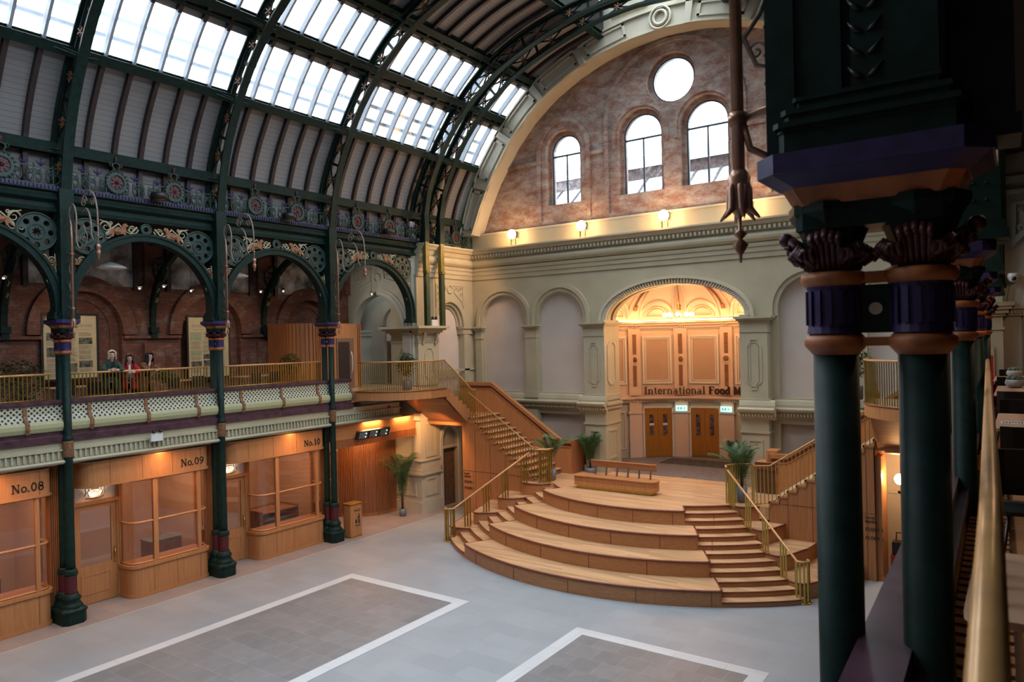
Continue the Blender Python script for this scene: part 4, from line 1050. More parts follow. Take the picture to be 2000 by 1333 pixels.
# ------------------------------------------------------------------ copper lamp brackets on the columns
def scrollxz(c, r0, turns, a0, d=1, n=22, ph=.88):
    return [(c[0] + r0 * (1 - i / n * ph) * cos(a0 + d * 2 * PI * turns * i / n), 0, c[1] + r0 * (1 - i / n * ph) * sin(a0 + d * 2 * PI * turns * i / n)) for i in range(n + 1)]
def make_lampbracket(label):
    t = thing('lamp_bracket', label, 'lamp bracket', (0, 0, 0), 'scrolled copper lamp brackets on the columns', world=False)
    mb = MB(); mb.tube([(.62, 0, 8.02), (.62, 0, 10.2), (.60, 0, 10.5), (.52, 0, 10.75)], [.032, .030, .028, .02], 10); obj('pole', mb, 'copper', t)
    mb = MB()
    for s in range(6):
        a = s * PI / 3; mb.tube([(.62 + .03 * cos(a), .03 * sin(a), 8.02), (.62 + .045 * cos(a), .045 * sin(a), 7.94), (.62 + .05 * cos(a), .05 * sin(a), 7.84), (.62 + .10 * cos(a), .10 * sin(a), 7.79)], [.014, .022, .020, .006], 6)
    mb.lathe([(.035, 8.04), (.06, 8.0), (.05, 7.92), (.05, 7.84), (.012, 7.80)], .62, 0, 10)
    mb.lathe([(.010, 7.82), (.010, 7.74), (.036, 7.715), (.010, 7.69), (.042, 7.66), (.010, 7.61), (.006, 7.57)], .62, 0, 10)
    obj('tulip_finial', mb, 'copper', t)
    for z in (8.30, 9.72):
        mb = MB(); mb.tube([(.30, 0, z), (.42, 0, z + .03), (.62, 0, z)], .024, 8); mb.lathe([(.045, z - .03), (.05, z), (.045, z + .03)], .62, 0, 10)
        mb.tube([(.60, 0, z), (.56, 0, z - .16), (.40, 0, z - .26)], .018, 6)
        obj('clamp_arm', mb, 'copper', t)
    for z in (8.30, 9.72):
        mb = MB()
        for dz in (-.14, -.05, .05, .14): mb.sphere((.34, 0, z + dz), .05, 8, 0, (.6, 1.4, 1))
        mb.sphere((.33, 0, z), .06, 8, 0, (.5, 1.8, .8)); mb.sphere((.33, 0, z + .22), .025, 8); mb.sphere((.33, 0, z - .22), .025, 8)
        obj('fleur_ornament', mb, 'bronze', t)
    def sm(P, r): 
        Q = smooth(P, 5); n_ = len(Q); mb.tube([(q[0], 0, q[1]) for q in Q], [r * min(1, .35 + 4 * min(i, n_ - 1 - i) / n_) for i in range(n_)], 6)
    mb = MB()
    sm([(.50, 10.75), (.60, 10.98), (.78, 10.98), (.90, 10.72), (.90, 10.40), (.88, 10.12), (.98, 9.88), (1.18, 9.80), (1.38, 9.90), (1.50, 10.15)], .022)
    sm([(1.22, 10.72), (1.42, 10.82), (1.60, 10.66), (1.68, 10.38), (1.70, 10.12), (1.82, 9.96)], .020)
    sm([(1.10, 10.35), (1.24, 10.42), (1.36, 10.28), (1.46, 10.12)], .013)
    sm([(1.20, 10.98), (1.36, 11.18), (1.62, 11.24), (1.86, 11.10), (1.99, 10.80), (2.03, 10.40), (2.03, 9.75)], .022)
    mb.tube(scrollxz((1.32, 11.0), .17, 1.6, 0, 1), .014, 6); mb.tube(scrollxz((1.78, 10.93), .12, 1.5, PI, -1), .012, 6)
    mb.tube(scrollxz((1.05, 10.12), .10, 1.4, PI / 2, 1), .011, 6); mb.tube(scrollxz((1.30, 10.10), .08, 1.4, 0, -1), .010, 6)
    mb.tube([(.64, 0, 9.25), (.56, 0, 9.05), (.44, 0, 8.95), (.50, 0, 8.8), (.58, 0, 8.7), (.52, 0, 8.55), (.43, 0, 8.52)], [.008, .012, .014, .014, .014, .012, .008], 6); mb.tube(scrollxz((.53, 8.93), .06, 1.3, 0, 1), .008, 5); mb.tube(scrollxz((.52, 8.62), .05, 1.3, PI, -1), .008, 5); mb.tube([(.62, 0, 9.6), (.50, 0, 9.5), (.46, 0, 9.3), (.55, 0, 9.2)], .010, 6)
    obj('scroll_arm', mb, 'ironcream', t)
    for z in (10.35, 10.05): mb = MB(); mb.lathe([(.028, z - .02), (.042, z), (.028, z + .02)], 2.03, 0, 8); obj('collar', mb, 'copper', t)
    mb = MB(); mb.lathe([(.025, 9.86), (.06, 9.82), (.06, 9.76), (.035, 9.72), (.055, 9.66), (.05, 9.58), (.02, 9.53), (.03, 9.49), (0, 9.45)], 2.03, 0, 10); obj('lamp_holder', mb, 'copper', t)
    return t
lb = make_lampbracket('copper scrolled lamp bracket on the column between kiosks No.08 and No.09'); lb.location = (XL + .02, Y0, 0)
dup(lb, (XL + .02, 13.5, 0), label='copper scrolled lamp bracket on the column between kiosks No.09 and No.10')
dup(lb, (XL + .02, 18.01, 0), label='copper scrolled lamp bracket in front of the carved cream arch')
dup(lb, (RC[0][0] + .0, RC[0][1], 0), rz=PI, label='big blurred copper lamp pole hanging from the near column')
# ------------------------------------------------------------------ left gallery
XW = -24.7                       # gallery brick wall
mb = MB(); mb.box(-25.0, -21.0, -6.9, 22.6, GF - .25, GF, 0); struct('floor_gallery_left', mb, ['deck'])
mb = MB()
holes = []; outl = [(-6, 0), (22.5, 0), (22.5, 12.2), (-6, 12.2)]
cs = [Y0 + BAY * (k + .5) for k in range(-2, 3)]
for c in cs: holes.append(arch_poly(c, 1.22, GF + .02, 7.75, 1.35, 24))
mb.prism(outl, XW - .25, XW, 'yz', holes)
mb.prism([(-6, 0), (22.5, 0), (22.5, 12.2), (-6, 12.2)], XW - .7, XW - .55, 'yz')
mb.prism([(-6, 0), (22.5, 0), (22.5, 12.2), (-6, 12.2)], XW - .5, XW - .25, 'yz', [arch_poly(c, .95, GF + .02, 7.75, 1.08, 24) for c in cs])
for c in cs:                                                     # projecting outer order
    o = [(c - 1.67, 7.7)] + arc2(c, 7.75, 1.67, 1.85, PI, 0, 28) + [(c + 1.67, 7.7)]; i = [(c + 1.22, 7.7)] + arc2(c, 7.75, 1.22, 1.35, 0, PI, 28) + [(c - 1.22, 7.7)]
    mb.prism(o + i, XW - .02, XW + .12, 'yz')
    for s in (-1, 1): mb.box(XW - .02, XW + .14, c + s * 1.75 - .5, c + s * 1.75 + .5, 7.56, 7.66)
for k in range(-2, 4): 
    y = Y0 + BAY * k; mb.box(XW, XW + .16, y - .35, y + .35, GF, 7.4); mb.box(XW, XW + .18, y - .3, y + .3, 9.4, 12)
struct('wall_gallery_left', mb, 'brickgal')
mb = MB()
for c in cs: mb.box(XW - .01, XW + .05, c - 1.6, c + 1.6, 9.3, 10.9)
struct('window_31', mb, 'palewindow')
mb = MB()
for c in cs:
    mb.box(XW, XW + .14, c - 1.75, c + 1.75, 10.85, 11.05); mb.box(XW, XW + .14, c - 1.75, c - 1.6, 9.2, 10.9); mb.box(XW, XW + .14, c + 1.6, c + 1.75, 9.2, 10.9)
struct('trim_29', mb, 'rafter')
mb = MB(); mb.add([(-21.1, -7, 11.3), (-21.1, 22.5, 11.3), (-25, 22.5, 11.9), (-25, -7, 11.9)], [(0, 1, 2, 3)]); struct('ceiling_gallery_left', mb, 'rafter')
mb = MB(); mb.box(-21.2, -21.1, -7, 22.6, 11.3, 11.6); 
for i in range(40): mb.box(-21.25, -21.12, -6 + i * .75, -5.9 + i * .75, 11.5, 12.5)
struct('trim_30', mb, 'rafter')

# gallery edge: lattice cove, cream roll, plum bands, fluted beam
y1 = 19.1
def edge(name, label, x0, y0, y1, s):
    t = thing(name, label, 'balcony edge')
    X = lambda d: x0 + s * d
    def run(nm, P, m, a=y0, b=y1): mb = MB(); mb.prism([(X(p[0]), p[1]) for p in P], a, b, 'xz'); return obj(nm, mb, m, t)
    run('ledge', [(-.28, 5.78), (.10, 5.78), (.13, 5.82), (.13, 5.9), (-.28, 5.9)], 'plum')
    run('lattice_panel', [(-.1, 5.78), (.06, 5.78), (.05, 5.55), (.10, 5.40), (.18, 5.34), (-.1, 5.34)], 'lattice')
    run('cream_roll', [(-.1, 5.36), (.18, 5.36), (.22, 5.30), (.22, 5.20), (.17, 5.10), (.07, 5.05), (-.1, 5.05)], 'roll')
    run('lower_band', [(-.1, 5.06), (.12, 5.06), (.12, 4.98), (.2, 4.95), (.2, 4.80), (.16, 4.78), (-.1, 4.78)], 'plum')
    n = int((y1 - y0) / 1.5)
    for i in range(n + 1):
        y = y0 + .02 + i * (y1 - y0 - .1) / max(n, 1)
        P = [(X(p[0]), p[1]) for p in [(-.1, 5.8), (.09, 5.8), (.09, 5.55), (.14, 5.42), (.25, 5.34), (.26, 5.2), (.20, 5.06), (-.1, 5.04)]]
        mb = MB(); mb.prism(P, y, y + .09, 'xz'); obj('rib', mb, 'bronze', t)
    return t
edge('balcony_edge', 'pierced lattice gallery front below the left balustrade', -20.94, -3, 19.05, 1)
mb = MB(); mb.box(-21.3, -20.82, -3, 21.6, 4.2, 4.80); mb.prism([(-20.82, 4.22), (-20.72, 4.22), (-20.68, 4.27), (-20.72, 4.32), (-20.82, 4.32)], -3, 21.6, 'xz')
for i in range(int(24.4 / .135)):
    y = -3 + i * .135; mb.box(-20.83, -20.76, y, y + .05, 4.34, 4.56)
mb.box(-20.83, -20.74, -3, 21.6, 4.56, 4.60)
struct('trim_31', mb, 'cream')

# balustrades of the left gallery, one between each pair of columns
bal = MB(); bal.box(-.012, .012, -.012, .012, 0, 1)
def balustrade(label, pts, zb, zt, grp=None, pitch=.10, mrail='railwood', rad=.03, mb_='brass', lean=0, closed=False, name='balustrade', railparts=True, maxn=98):
    """pts: list of (x,y,zbottom,ztop) corner stations; balusters at a pitch along it, one child each"""
    t = thing(name, label, 'balustrade', (pts[0][0], pts[0][1], pts[0][2]), grp)
    mb = MB(); mb.tube([(p[0], p[1], p[3]) for p in pts], rad, 10); obj('handrail', mb, mrail, t)
    mb = MB(); mb.tube([(p[0], p[1], p[2] + .02) for p in pts], .014, 6); obj('foot_rail', mb, mb_, t)
    proto = None; n_ = 0
    for a, b in zip(pts, pts[1:]):
        L_ = math.dist(a[:2], b[:2]); n = max(1, int(round(L_ / pitch)))
        for k in range(n):
            u = (k + .5) / n; x, y, z0, z1 = [a[i] + (b[i] - a[i]) * u for i in range(4)]
            if proto is None:
                proto = obj('baluster', bal, mb_, t); o = proto
            else:
                o = proto.copy(); COL.objects.link(o)
            o.location = (x - t.location[0], y - t.location[1], z0 - t.location[2]); o.scale = (1, 1, z1 - z0); n_ += 1
            if n_ >= maxn: return t
    return t
xb = -21.08
for y0_, y1_, l in ((6.2, 8.75, 'brass balustrade at the left edge of the photo, before the first column'), (9.2, 13.3, 'brass balustrade the three people lean on'), (13.7, 17.8, 'brass balustrade between the second and third gallery columns')):
    balustrade(l, [(xb, y0_, 5.9, 6.58), (xb, y1_, 5.9, 6.58)], 0, 0, 'gallery balustrades')

# history panels on the brick wall
def poster(y0, y1, z0, z1, label, title, seed):
    t = thing('history_panel', label, 'information panel', (XW - .1, (y0 + y1) / 2, z0)); x = XW - .22 + .35
    mb = MB(); mb.prism([(y0, z0), (y1, z0), (y1, z1), (y0, z1)], x - .06, x, 'yz', [[(y0 + .07, z0 + .07), (y1 - .07, z0 + .07), (y1 - .07, z1 - .07), (y0 + .07, z1 - .07)]]); obj('black_frame', mb, 'black', t)
    mb = MB(); mb.box(x - .05, x - .02, y0 + .05, y1 - .05, z0 + .05, z1 - .05); obj('printed_sheet', mb, 'poster', t)
    r = random.Random(seed); ink = MB(); ph = MB(); mp = MB(); w = y1 - y0
    X0, X1 = x - .02, x - .015
    for z in [z1 - .36 - .035 * i for i in range(3)] + [z1 - .52]: ink.box(X0, X1, y0 + .2, y1 - .2, z, z + .012)
    for c in range(3):
        a = y0 + .16 + c * (w - .3) / 3; b = a + (w - .3) / 3 - .06; z = z1 - .62
        while z > z0 + .2:
            if r.random() < .30 and z > z0 + .45:
                h = .18 + r.random() * .12; isr = r.random() < .3; ph = MB(); ph.box(X0, X1, a, b, z - h, z); z -= h + .05; obj('map' if isr else 'photograph', ph, 'map' if isr else 'photo', t)
            else:
                for q in range(5): ink.box(X0, X1, a, b - r.random() * .08, z, z + .010); z -= .026
                z -= .03
    obj('text_lines', ink, 'ink', t)
    put_text(title, t, lambda u, v, w_: (X1 + w_, y0 + w * .5 + u, z1 - .27 + v), .12, .004, 'ink', center=True, name='title')
poster(9.95, 11.66, 6.25, 8.38, 'framed cream history panel left of the three people', 'Market', 3)
poster(14.70, 16.45, 6.05, 8.38, 'framed cream history panel behind the second column', 'Market', 8)

# ------------------------------------------------------------------ kiosks under the gallery
def kiosk(num, yl, yr, fl, label, open_left=True):
    """yl..yr bay window extent, fl left end of the fascia board"""
    yd0, yd1 = yl - 1.18, yl - .05
    t = thing('kiosk', label, 'kiosk', (-21.7, (yl + yr) / 2, 0), 'oak market kiosks under the gallery')
    xf = -20.98; xb_ = -21.75
    plan = rounded([(xb_, yl), (xf, yl), (xf, yr), (xb_, yr)], [0, .62, .30, 0], 8)
    ins = lambda g: rounded([(xb_, yl + g), (xf - g, yl + g), (xf - g, yr - g), (xb_, yr - g)], [0, .60 - g * .3, .28, 0], 8)
    mb = MB(); mb.prism(plan, .10, .86, 'xy', smooth=False); obj('stall_riser', mb, 'oakplain', t)
    mb = MB(); mb.prism(rounded([(xb_, yl - .02), (xf + .02, yl - .02), (xf + .02, yr + .02), (xb_, yr + .02)], [0, .62, .3, 0], 8), 0, .10, 'xy'); obj('plinth', mb, 'oakY', t)
    mb = MB(); mb.prism(rounded([(xb_, yl - .04), (xf + .045, yl - .04), (xf + .045, yr + .04), (xb_, yr + .04)], [0, .64, .32, 0], 8), .86, .95, 'xy'); obj('sill', mb, 'oakplain', t)
    # joints in the riser
    for y in (yl + .66, yl + 1.38, yr - .36): mb = MB(); mb.box(xf - .01, xf + .004, y - .006, y + .006, .1, .86); obj('panel_joint', mb, 'nosing', t)
    # glazing frame: follows the rounded plan
    path = [(p[0], p[1]) for p in ins(.05)]
    path = path[1:-1] if False else path
    mb = MB()
    P3 = lambda z: [(p[0], p[1], z) for p in path]
    mb.tube(P3(2.16), .035, 8); mb.tube(P3(.98), .035, 8); mb.tube(P3(3.40), .04, 8)
    for x, y in ((xb_ + .05, yl + .06), (xf - .05, yl + .72), (xf - .05, yr - .36), (xb_ + .06, yr - .06)): mb.box(x - .045, x + .045, y - .05, y + .05, .93, 3.42)
    mb.box(xf - .09, xf - .02, yl + .72, yl + .82, .93, 3.42)
    obj('window_frame', mb, 'oakplain', t)
    mb = MB()
    for a, b in zip(path, path[1:]): mb.add([(a[0], a[1], .95), (b[0], b[1], .95), (b[0], b[1], 3.40), (a[0], a[1], 3.40)], [(0, 1, 2, 3)])
    obj('shop_glass', mb, 'shopglass', t)
    # fascia with rounded ends
    fp = rounded([(xb_ - .2, fl), (xf + .02, fl), (xf + .02, yr + .03), (xb_ - .2, yr + .03)], [0, .62, .3, 0], 8)
    mb = MB(); mb.prism(fp, 3.46, 4.10, 'xy'); fas = obj('fascia', mb, 'oakplain', t)
    mb = MB(); mb.prism(rounded([(xb_ - .2, fl - .03), (xf + .05, fl - .03), (xf + .05, yr + .06), (xb_ - .2, yr + .06)], [0, .64, .32, 0], 8), 3.41, 3.46, 'xy'); obj('fascia_bead', mb, 'oakY', t)
    mb = MB(); mb.prism(fp, 4.10, 4.115, 'xy'); obj('fascia_top', mb, 'cream', t)
    for k in range(1, 5): mb = MB(); y = fl + .75 + (yr - .3 - fl - .75) * (k - 1) / 3; mb.box(xf + .015, xf + .024, y - .006, y + .006, 3.46, 4.1); obj('fascia_joint', mb, 'nosing', t)
    put_text('No.' + num, t, lambda u, v, w: (xf + .022 + w, yr - .95 + u, 3.60 + v), .215, .015, 'letter', 1.05, name='kiosk_number')
    # door set back at the left
    x = -21.72
    d = MB(); d.prism([(yd0, .02), (yd1, .02), (yd1, 2.82), (yd0, 2.82)], x - .05, x, 'yz', [[(yd0 + .14, 1.10), (yd1 - .14, 1.10), (yd1 - .14, 2.68), (yd0 + .14, 2.68)]])
    d.prism([(yd0 + .14, .28), (yd1 - .14, .28), (yd1 - .14, .86), (yd0 + .14, .86)], x, x + .012, 'yz', [[(yd0 + .2, .34), (yd1 - .2, .34), (yd1 - .2, .80), (yd0 + .2, .80)]])
    door = obj('door', d, 'oakplain', t)
    g = MB(); g.box(x - .03, x - .02, yd0 + .12, yd1 - .12, 1.08, 2.70); obj('door_glass', g, 'shopglass', door)
    g = MB(); g.tube([(x + .06, yd1 - .07, 1.18), (x + .06, yd1 - .07, 1.42)], .014, 8); g.box(x, x + .02, yd1 - .09, yd1 - .05, 1.05, 1.5); g.bar((x + .002, yd1 - .07, 1.2), (x + .06, yd1 - .07, 1.2), .015); obj('door_handle', g, 'brass', door)
    mb = MB(); mb.box(x - .06, x + .04, yd0 - .07, yd0, 0, 3.46); mb.box(x - .06, x + .04, yd1, yd1 + .08, 0, 3.46); mb.box(x - .06, x + .07, yd0 - .07, yd1 + .08, 2.82, 2.92); obj('door_frame', mb, 'oakplain', t)
    mb = MB(); mb.box(x - .05, x - .01, yd0, yd1, 2.9, 3.46); obj('crest_board', mb, 'white', t)
    # town crest: shield with two supporters, crown above, ribbon below
    c = (yd0 + yd1) / 2; z = 3.17; mb = MB(); xx = x + .0
    mb.tube([(xx, c - .10, z + .07), (xx, c + .10, z + .07), (xx, c + .10, z - .02), (xx, c, z - .12), (xx, c - .10, z - .02)], .008, 5, True)
    mb.tube([(xx, c - .07, z + .03), (xx, c + .07, z - .03)], .006, 4); mb.ring((xx, c, z), .035, .006, n=12, k=4)
    for s in (-1, 1):
        mb.tube([(xx, c + s * .16, z - .12), (xx, c + s * .20, z - .02), (xx, c + s * .15, z + .07), (xx, c + s * .20, z + .12), (xx, c + s * .26, z + .10), (xx, c + s * .24, z - .0), (xx, c + s * .28, z - .10)], .009, 5)
        mb.tube([(xx, c + s * .12, z + .02), (xx, c + s * .18, z + .05)], .008, 4)
    mb.tube([(xx, c - .10, z + .12), (xx, c - .06, z + .20), (xx, c, z + .14), (xx, c + .06, z + .20), (xx, c + .10, z + .12)], .008, 4)
    mb.tube([(xx, c - .24, z - .15), (xx, c - .1, z - .19), (xx, c + .1, z - .19), (xx, c + .24, z - .15)], .012, 4)
    obj('town_crest', mb, 'ink', t)
    # slatted return at the right
    mb = MB(); mb.box(xb_, -21.35, yr + .05, yr + .36, 0, 4.1)
    for k in range(6): mb.box(-21.35, -21.31, yr + .06 + k * .05, yr + .085 + k * .05, 0, 4.1)
    obj('slatted_return', mb, 'slat', t)
    return t
kiosk('08', 5.9, 8.68, 4.9, 'oak kiosk numbered No.08 at the left edge of the photo')
kiosk('09', 10.72, 13.2, 9.42, 'oak kiosk numbered No.09 with rounded glazed bay between two columns')
kiosk('10', 15.0, 17.82, 13.86, 'oak kiosk numbered No.10 beside the recessed entrance')
# room behind the kiosks
mb = MB()
mb.box(-24.75, -24.65, -3, 22, 0, 4.3); mb.box(-24.7, -21.2, -3, 22, 4.12, 4.22)
for y in (4.5, 9.2, 13.65, 18.3): mb.box(-24.7, -21.85, y - .06, y + .06, 0, 4.2)
struct('wall_kiosk_rooms', mb, 'plaster')
for (x0, x1, y0, y1, h, l) in ((-22.9, -22.3, 12.0, 13.0, 1.15, 'brown boxed counter seen through the glass of the middle kiosk'), (-22.8, -22.2, 7.0, 7.9, 1.15, 'brown boxed counter inside the leftmost kiosk, cut by the photo edge')):
    t = thing('service_counter', l, 'counter', ((x0 + x1) / 2, (y0 + y1) / 2, 0))
    mb = MB(); mb.box(x0, x1, y0, y1, 0, h); mb.box(x1, x1 + .012, y0 + .04, (y0 + y1) / 2 - .01, .1, h - .08); mb.box(x1, x1 + .012, (y0 + y1) / 2 + .01, y1 - .04, .1, h - .08); obj('carcass', mb, 'redbrick', t)
    mb = MB(); mb.box(x0 - .02, x1 + .02, y0 - .02, y1 + .02, h, h + .04); mb.tube([(x0 + .2, y0 + .3, h + .04), (x0 + .2, y0 + .3, h + .3), (x0 + .32, y0 + .3, h + .34), (x0 + .40, y0 + .3, h + .28)], .012, 6); obj('worktop', mb, 'pot', t)
t = thing('display_shelves', 'dark tiered display shelves inside kiosk No.10', 'shelves', (-22.6, 16.6, 0))
mb = MB()
for k in range(5): mb.box(-23.2 + k * .12, -22.2, 16.0, 17.5, .15 + .0 + (4 - k) * .26, .19 + (4 - k) * .26)
obj('shelf_boards', mb, 'redbrick', t); mb = MB(); mb.box(-23.2, -22.2, 15.95, 16.0, 0, 1.3); mb.box(-23.2, -22.2, 17.5, 17.55, 0, 1.3); mb.box(-23.25, -23.2, 15.95, 17.55, 0, 1.3); obj('side_panels', mb, 'redbrick', t)

# ------------------------------------------------------------------ recessed entrance right of kiosk No.10
mb = MB()
mb.box(-23.6, -21.0, 18.3, 22.7, 3.55, 4.2, 0)
for k in range(62): mb.box(-20.98, -20.95, 18.35 + k * .07, 18.39 + k * .07, 3.32, 3.62, 1)
mb.box(-21.05, -20.98, 18.2, 22.7, 3.3, 4.2, 0)
struct('trim_32', mb, ['oakY', 'slat'])
mb = MB(); mb.prism([(18.3, 0), (22.8, 0), (22.8, 4.2), (18.3, 4.2)], -23.7, -23.5, 'yz', [[(19.5, 0.01), (20.55, .01), (20.55, 2.65), (19.5, 2.65)]]); struct('wall_recess', mb, 'plaster')
# curved slatted screen
mb = MB(); cx, cy, R = -22.2, 23.55, 2.35
pts = []
for k in range(46):
    a = PI + .55 - 0.0 + k * .036; x, y = cx + 0, cy
pth = [(-23.45, 20.7), (-22.9, 20.95), (-22.55, 21.25), (-22.30, 21.65), (-22.2, 22.1), (-22.18, 22.75)]
dense = []
for a, b in zip(pth, pth[1:]):
    for q in range(8): dense.append((a[0] + (b[0] - a[0]) * q / 8, a[1] + (b[1] - a[1]) * q / 8))
dense.append(pth[-1])
back = offset(dense, .12); mb.prism(dense + back[::-1], 0, 3.6, 'xy', m=0)
mb.prism(offset(dense, -.04) + back[::-1], 0, .14, 'xy', m=1)
for i in range(len(dense) - 1):
    a, b = dense[i], dense[i + 1]; d = Vector((b[0] - a[0], b[1] - a[1])); L_ = d.length; d.normalize(); n = Vector((d.y, -d.x))
    c = (a[0] + n.x * .02, a[1] + n.y * .02); mb.obox((c[0], c[1], 1.87), (d.x * L_ * .3, d.y * L_ * .3, 0), (n.x * .025, n.y * .025, 0), (0, 0, 1.73), 1)
t = obj('slatted_screen', mb, ['darkdoor', 'slat']); tag(t, 'curved vertical slatted timber screen behind the tall palm', 'screen')
t = thing('lobby_door', 'oak lobby door with narrow black glass, behind the litter bin', 'door', (-23.5, 20.0, 0))
mb = MB(); mb.prism([(19.5, 0), (20.55, 0), (20.55, 2.65), (19.5, 2.65)], -23.62, -23.55, 'yz', [[(19.62, .5), (19.98, .5), (19.98, 2.2), (19.62, 2.2)]]); lf = obj('door_leaf', mb, 'oakplain', t)
mb = MB(); mb.box(-23.6, -23.59, 19.6, 20.0, .48, 2.22); obj('black_glass', mb, 'black', lf)
mb = MB(); mb.tube([(-23.52, 20.2, .8), (-23.44, 20.22, .95), (-23.42, 20.23, 1.25), (-23.44, 20.22, 1.55), (-23.52, 20.2, 1.7)], .022, 8); obj('pull_handle', mb, 'white', lf)
mb = MB(); mb.prism([(19.4, 0), (20.65, 0), (20.65, 2.75), (19.4, 2.75)], -23.56, -23.48, 'yz', [[(19.5, -.01), (20.55, -.01), (20.55, 2.65), (19.5, 2.65)]]); obj('door_frame', mb, 'darkdoor', t)
t = thing('heater', 'black three-panel heater lamp on the timber header over the entrance', 'heater', (-20.9, 20.0, 3.6))
mb = MB()
fr = Vector((0, 1, 0)); up = Vector((.35, 0, .94)).normalized(); nn = Vector((.94, 0, -.35))
ctr = Vector((-20.78, 20.05, 3.72))
mb.obox(ctr, fr * .86, up * .17, nn * .05); mb.bar((-20.98, 19.6, 3.75), tuple(ctr + fr * -.45), .05); mb.bar((-20.98, 20.5, 3.75), tuple(ctr + fr * .45), .05); obj('housing', mb, 'black', t)
for k in (-1, 0, 1):
    mb = MB(); mb.obox(ctr + fr * k * .55 + nn * .055, fr * .21, up * .13, nn * .006); g = obj('heater_panel', mb, 'pot', t)
    for s in (-1, 1): mb = MB(); mb.sphere(ctr + fr * (k * .55 + .12) + up * .07 * s + nn * .07, .028, 8); obj('bright_bulb', mb, 'exit', g)
t = thing('litter_bin', 'pale oak litter bin beside the third column', 'bin', (-20.6, 18.75, 0))
mb = MB(); P = rounded([(-20.88, 18.52), (-20.45, 18.52), (-20.45, 19.1), (-20.88, 19.1)], .06, 3); mb.prism(P, .04, 1.22, 'xy'); obj('body', mb, 'oakplain', t)
mb = MB(); mb.prism(rounded([(-20.9, 18.5), (-20.43, 18.5), (-20.43, 19.12), (-20.9, 19.12)], .07, 3), 1.22, 1.26, 'xy'); mb.prism(P, 0, .05, 'xy'); obj('rim', mb, 'brass', t)
put_text('Public', t, lambda u, v, w: (-20.448 + w, 18.68 + u, .96 + v), .085, .004, 'sign', name='bin_lettering')
mb = MB(); X = -20.447
mb.box(X, X + .005, 18.74, 18.82, .52, .64); mb.box(X, X + .005, 18.72, 18.84, .65, .665)                # basket
mb.sphere((X, 18.93, .84), .028, 8, 0, (.2, 1, 1)); mb.bar((X, 18.93, .80), (X, 18.92, .66), .05, .01, (1, 0, 0)); mb.bar((X, 18.92, .67), (X, 18.90, .50), .03, .01, (1, 0, 0)); mb.bar((X, 18.93, .67), (X, 18.96, .50), .03, .01, (1, 0, 0)); mb.bar((X, 18.92, .78), (X, 18.83, .70), .02, .01, (1, 0, 0)); mb.box(X, X + .005, 18.72, 18.98, .42, .45)
obj('litter_symbol', mb, 'sign', t)

# ------------------------------------------------------------------ plaster piers and side wall at the far corner
mb = MB()
mb.box(-22.4, -20.72, 22.72, 23.95, 0, 4.25); mb.box(-22.45, -20.66, 22.66, 24.0, 0, .5); mb.box(-22.43, -20.69, 22.69, 23.98, .5, .58); mb.box(-22.47, -20.62, 22.62, 24.0, 1.62, 1.72); mb.box(-22.43, -20.68, 22.68, 24.0, 1.72, 1.86); mb.box(-22.44, -20.66, 22.66, 24.0, 2.2, 2.26)
mb.box(-22.5, -20.6, 22.6, 24.0, 3.95, 4.25)
for (z0, z1) in ((.72, 1.5), (2.35, 3.8)):
    for (a, b) in ((22.98, 23.7),): mb.prism([(a, z0), (b, z0), (b, z1), (a, z1)], -20.74, -20.68, 'yz', [[(a + .1, z0 + .1), (b - .1, z0 + .1), (b - .1, z1 - .1), (a + .1, z1 - .1)]])
    mb.prism([(-22.2, z0), (-21.0, z0), (-21.0, z1), (-22.2, z1)], 22.68, 22.74, 'xz', [[(-22.1, z0 + .1), (-21.1, z0 + .1), (-21.1, z1 - .1), (-22.1, z1 - .1)]])
struct('pillar_lower', mb, 'creamlight')
mb = MB()
mb.box(-22.3, -20.78, 22.72, 24.0, 4.25, 10.1)
mb.box(-22.3, -20.72, 22.7, 24.0, GF, 7.4)
for g, a, b in ((.03, 7.2, 7.27), (.06, 7.55, 7.62), (.20, 7.62, 7.72), (.36, 7.72, 7.80), (.52, 7.80, 7.9)): mb.box(-22.3 - g * .5, -20.72 + g, 22.7 - g, 24.0 + g * .3, a, b)
for y in (22.95, 23.75):
    mb.tube([(-20.66, y, 7.6), (-20.55, y, 7.55), (-20.6, y, 7.4), (-20.68, y, 7.2), (-20.66, y, 7.12)], [.05, .06, .045, .04, .05], 8)
def oq(a, b, z0, z1, g): w = b - a; return [(a + g, z0 + .3), (a + .3 * w, z0 + g), (b - .3 * w, z0 + g), (b - g, z0 + .3), (b - g, z1 - .3), (b - .3 * w, z1 - g), (a + .3 * w, z1 - g), (a + g, z1 - .3)]
mb.prism(oq(23.05, 23.68, 5.6, 7.0, 0), -20.73, -20.69, 'yz', [oq(23.05, 23.68, 5.6, 7.0, .07)])
mb.prism(oq(-21.9, -21.1, 5.6, 7.0, 0), 22.67, 22.71, 'xz', [oq(-21.9, -21.1, 5.6, 7.0, .07)])
struct('pillar_upper', mb, 'cream')
t = thing('emergency_light', 'small white twin-spot emergency light on the cream pier cap between the two green ribs', 'light', (-20.5, 23.3, 7.9)); mb = MB(); mb.box(-20.42, -20.32, 23.15, 23.5, 7.9, 8.16); obj('battery_box', mb, 'white', t); mb = MB(); mb.sphere((-20.35, 23.22, 8.24), .06, 10); mb.sphere((-20.35, 23.43, 8.24), .06, 10); mb.bar((-20.37, 23.15, 8.18), (-20.37, 23.5, 8.18), .04); obj('twin_spots', mb, 'black', t)
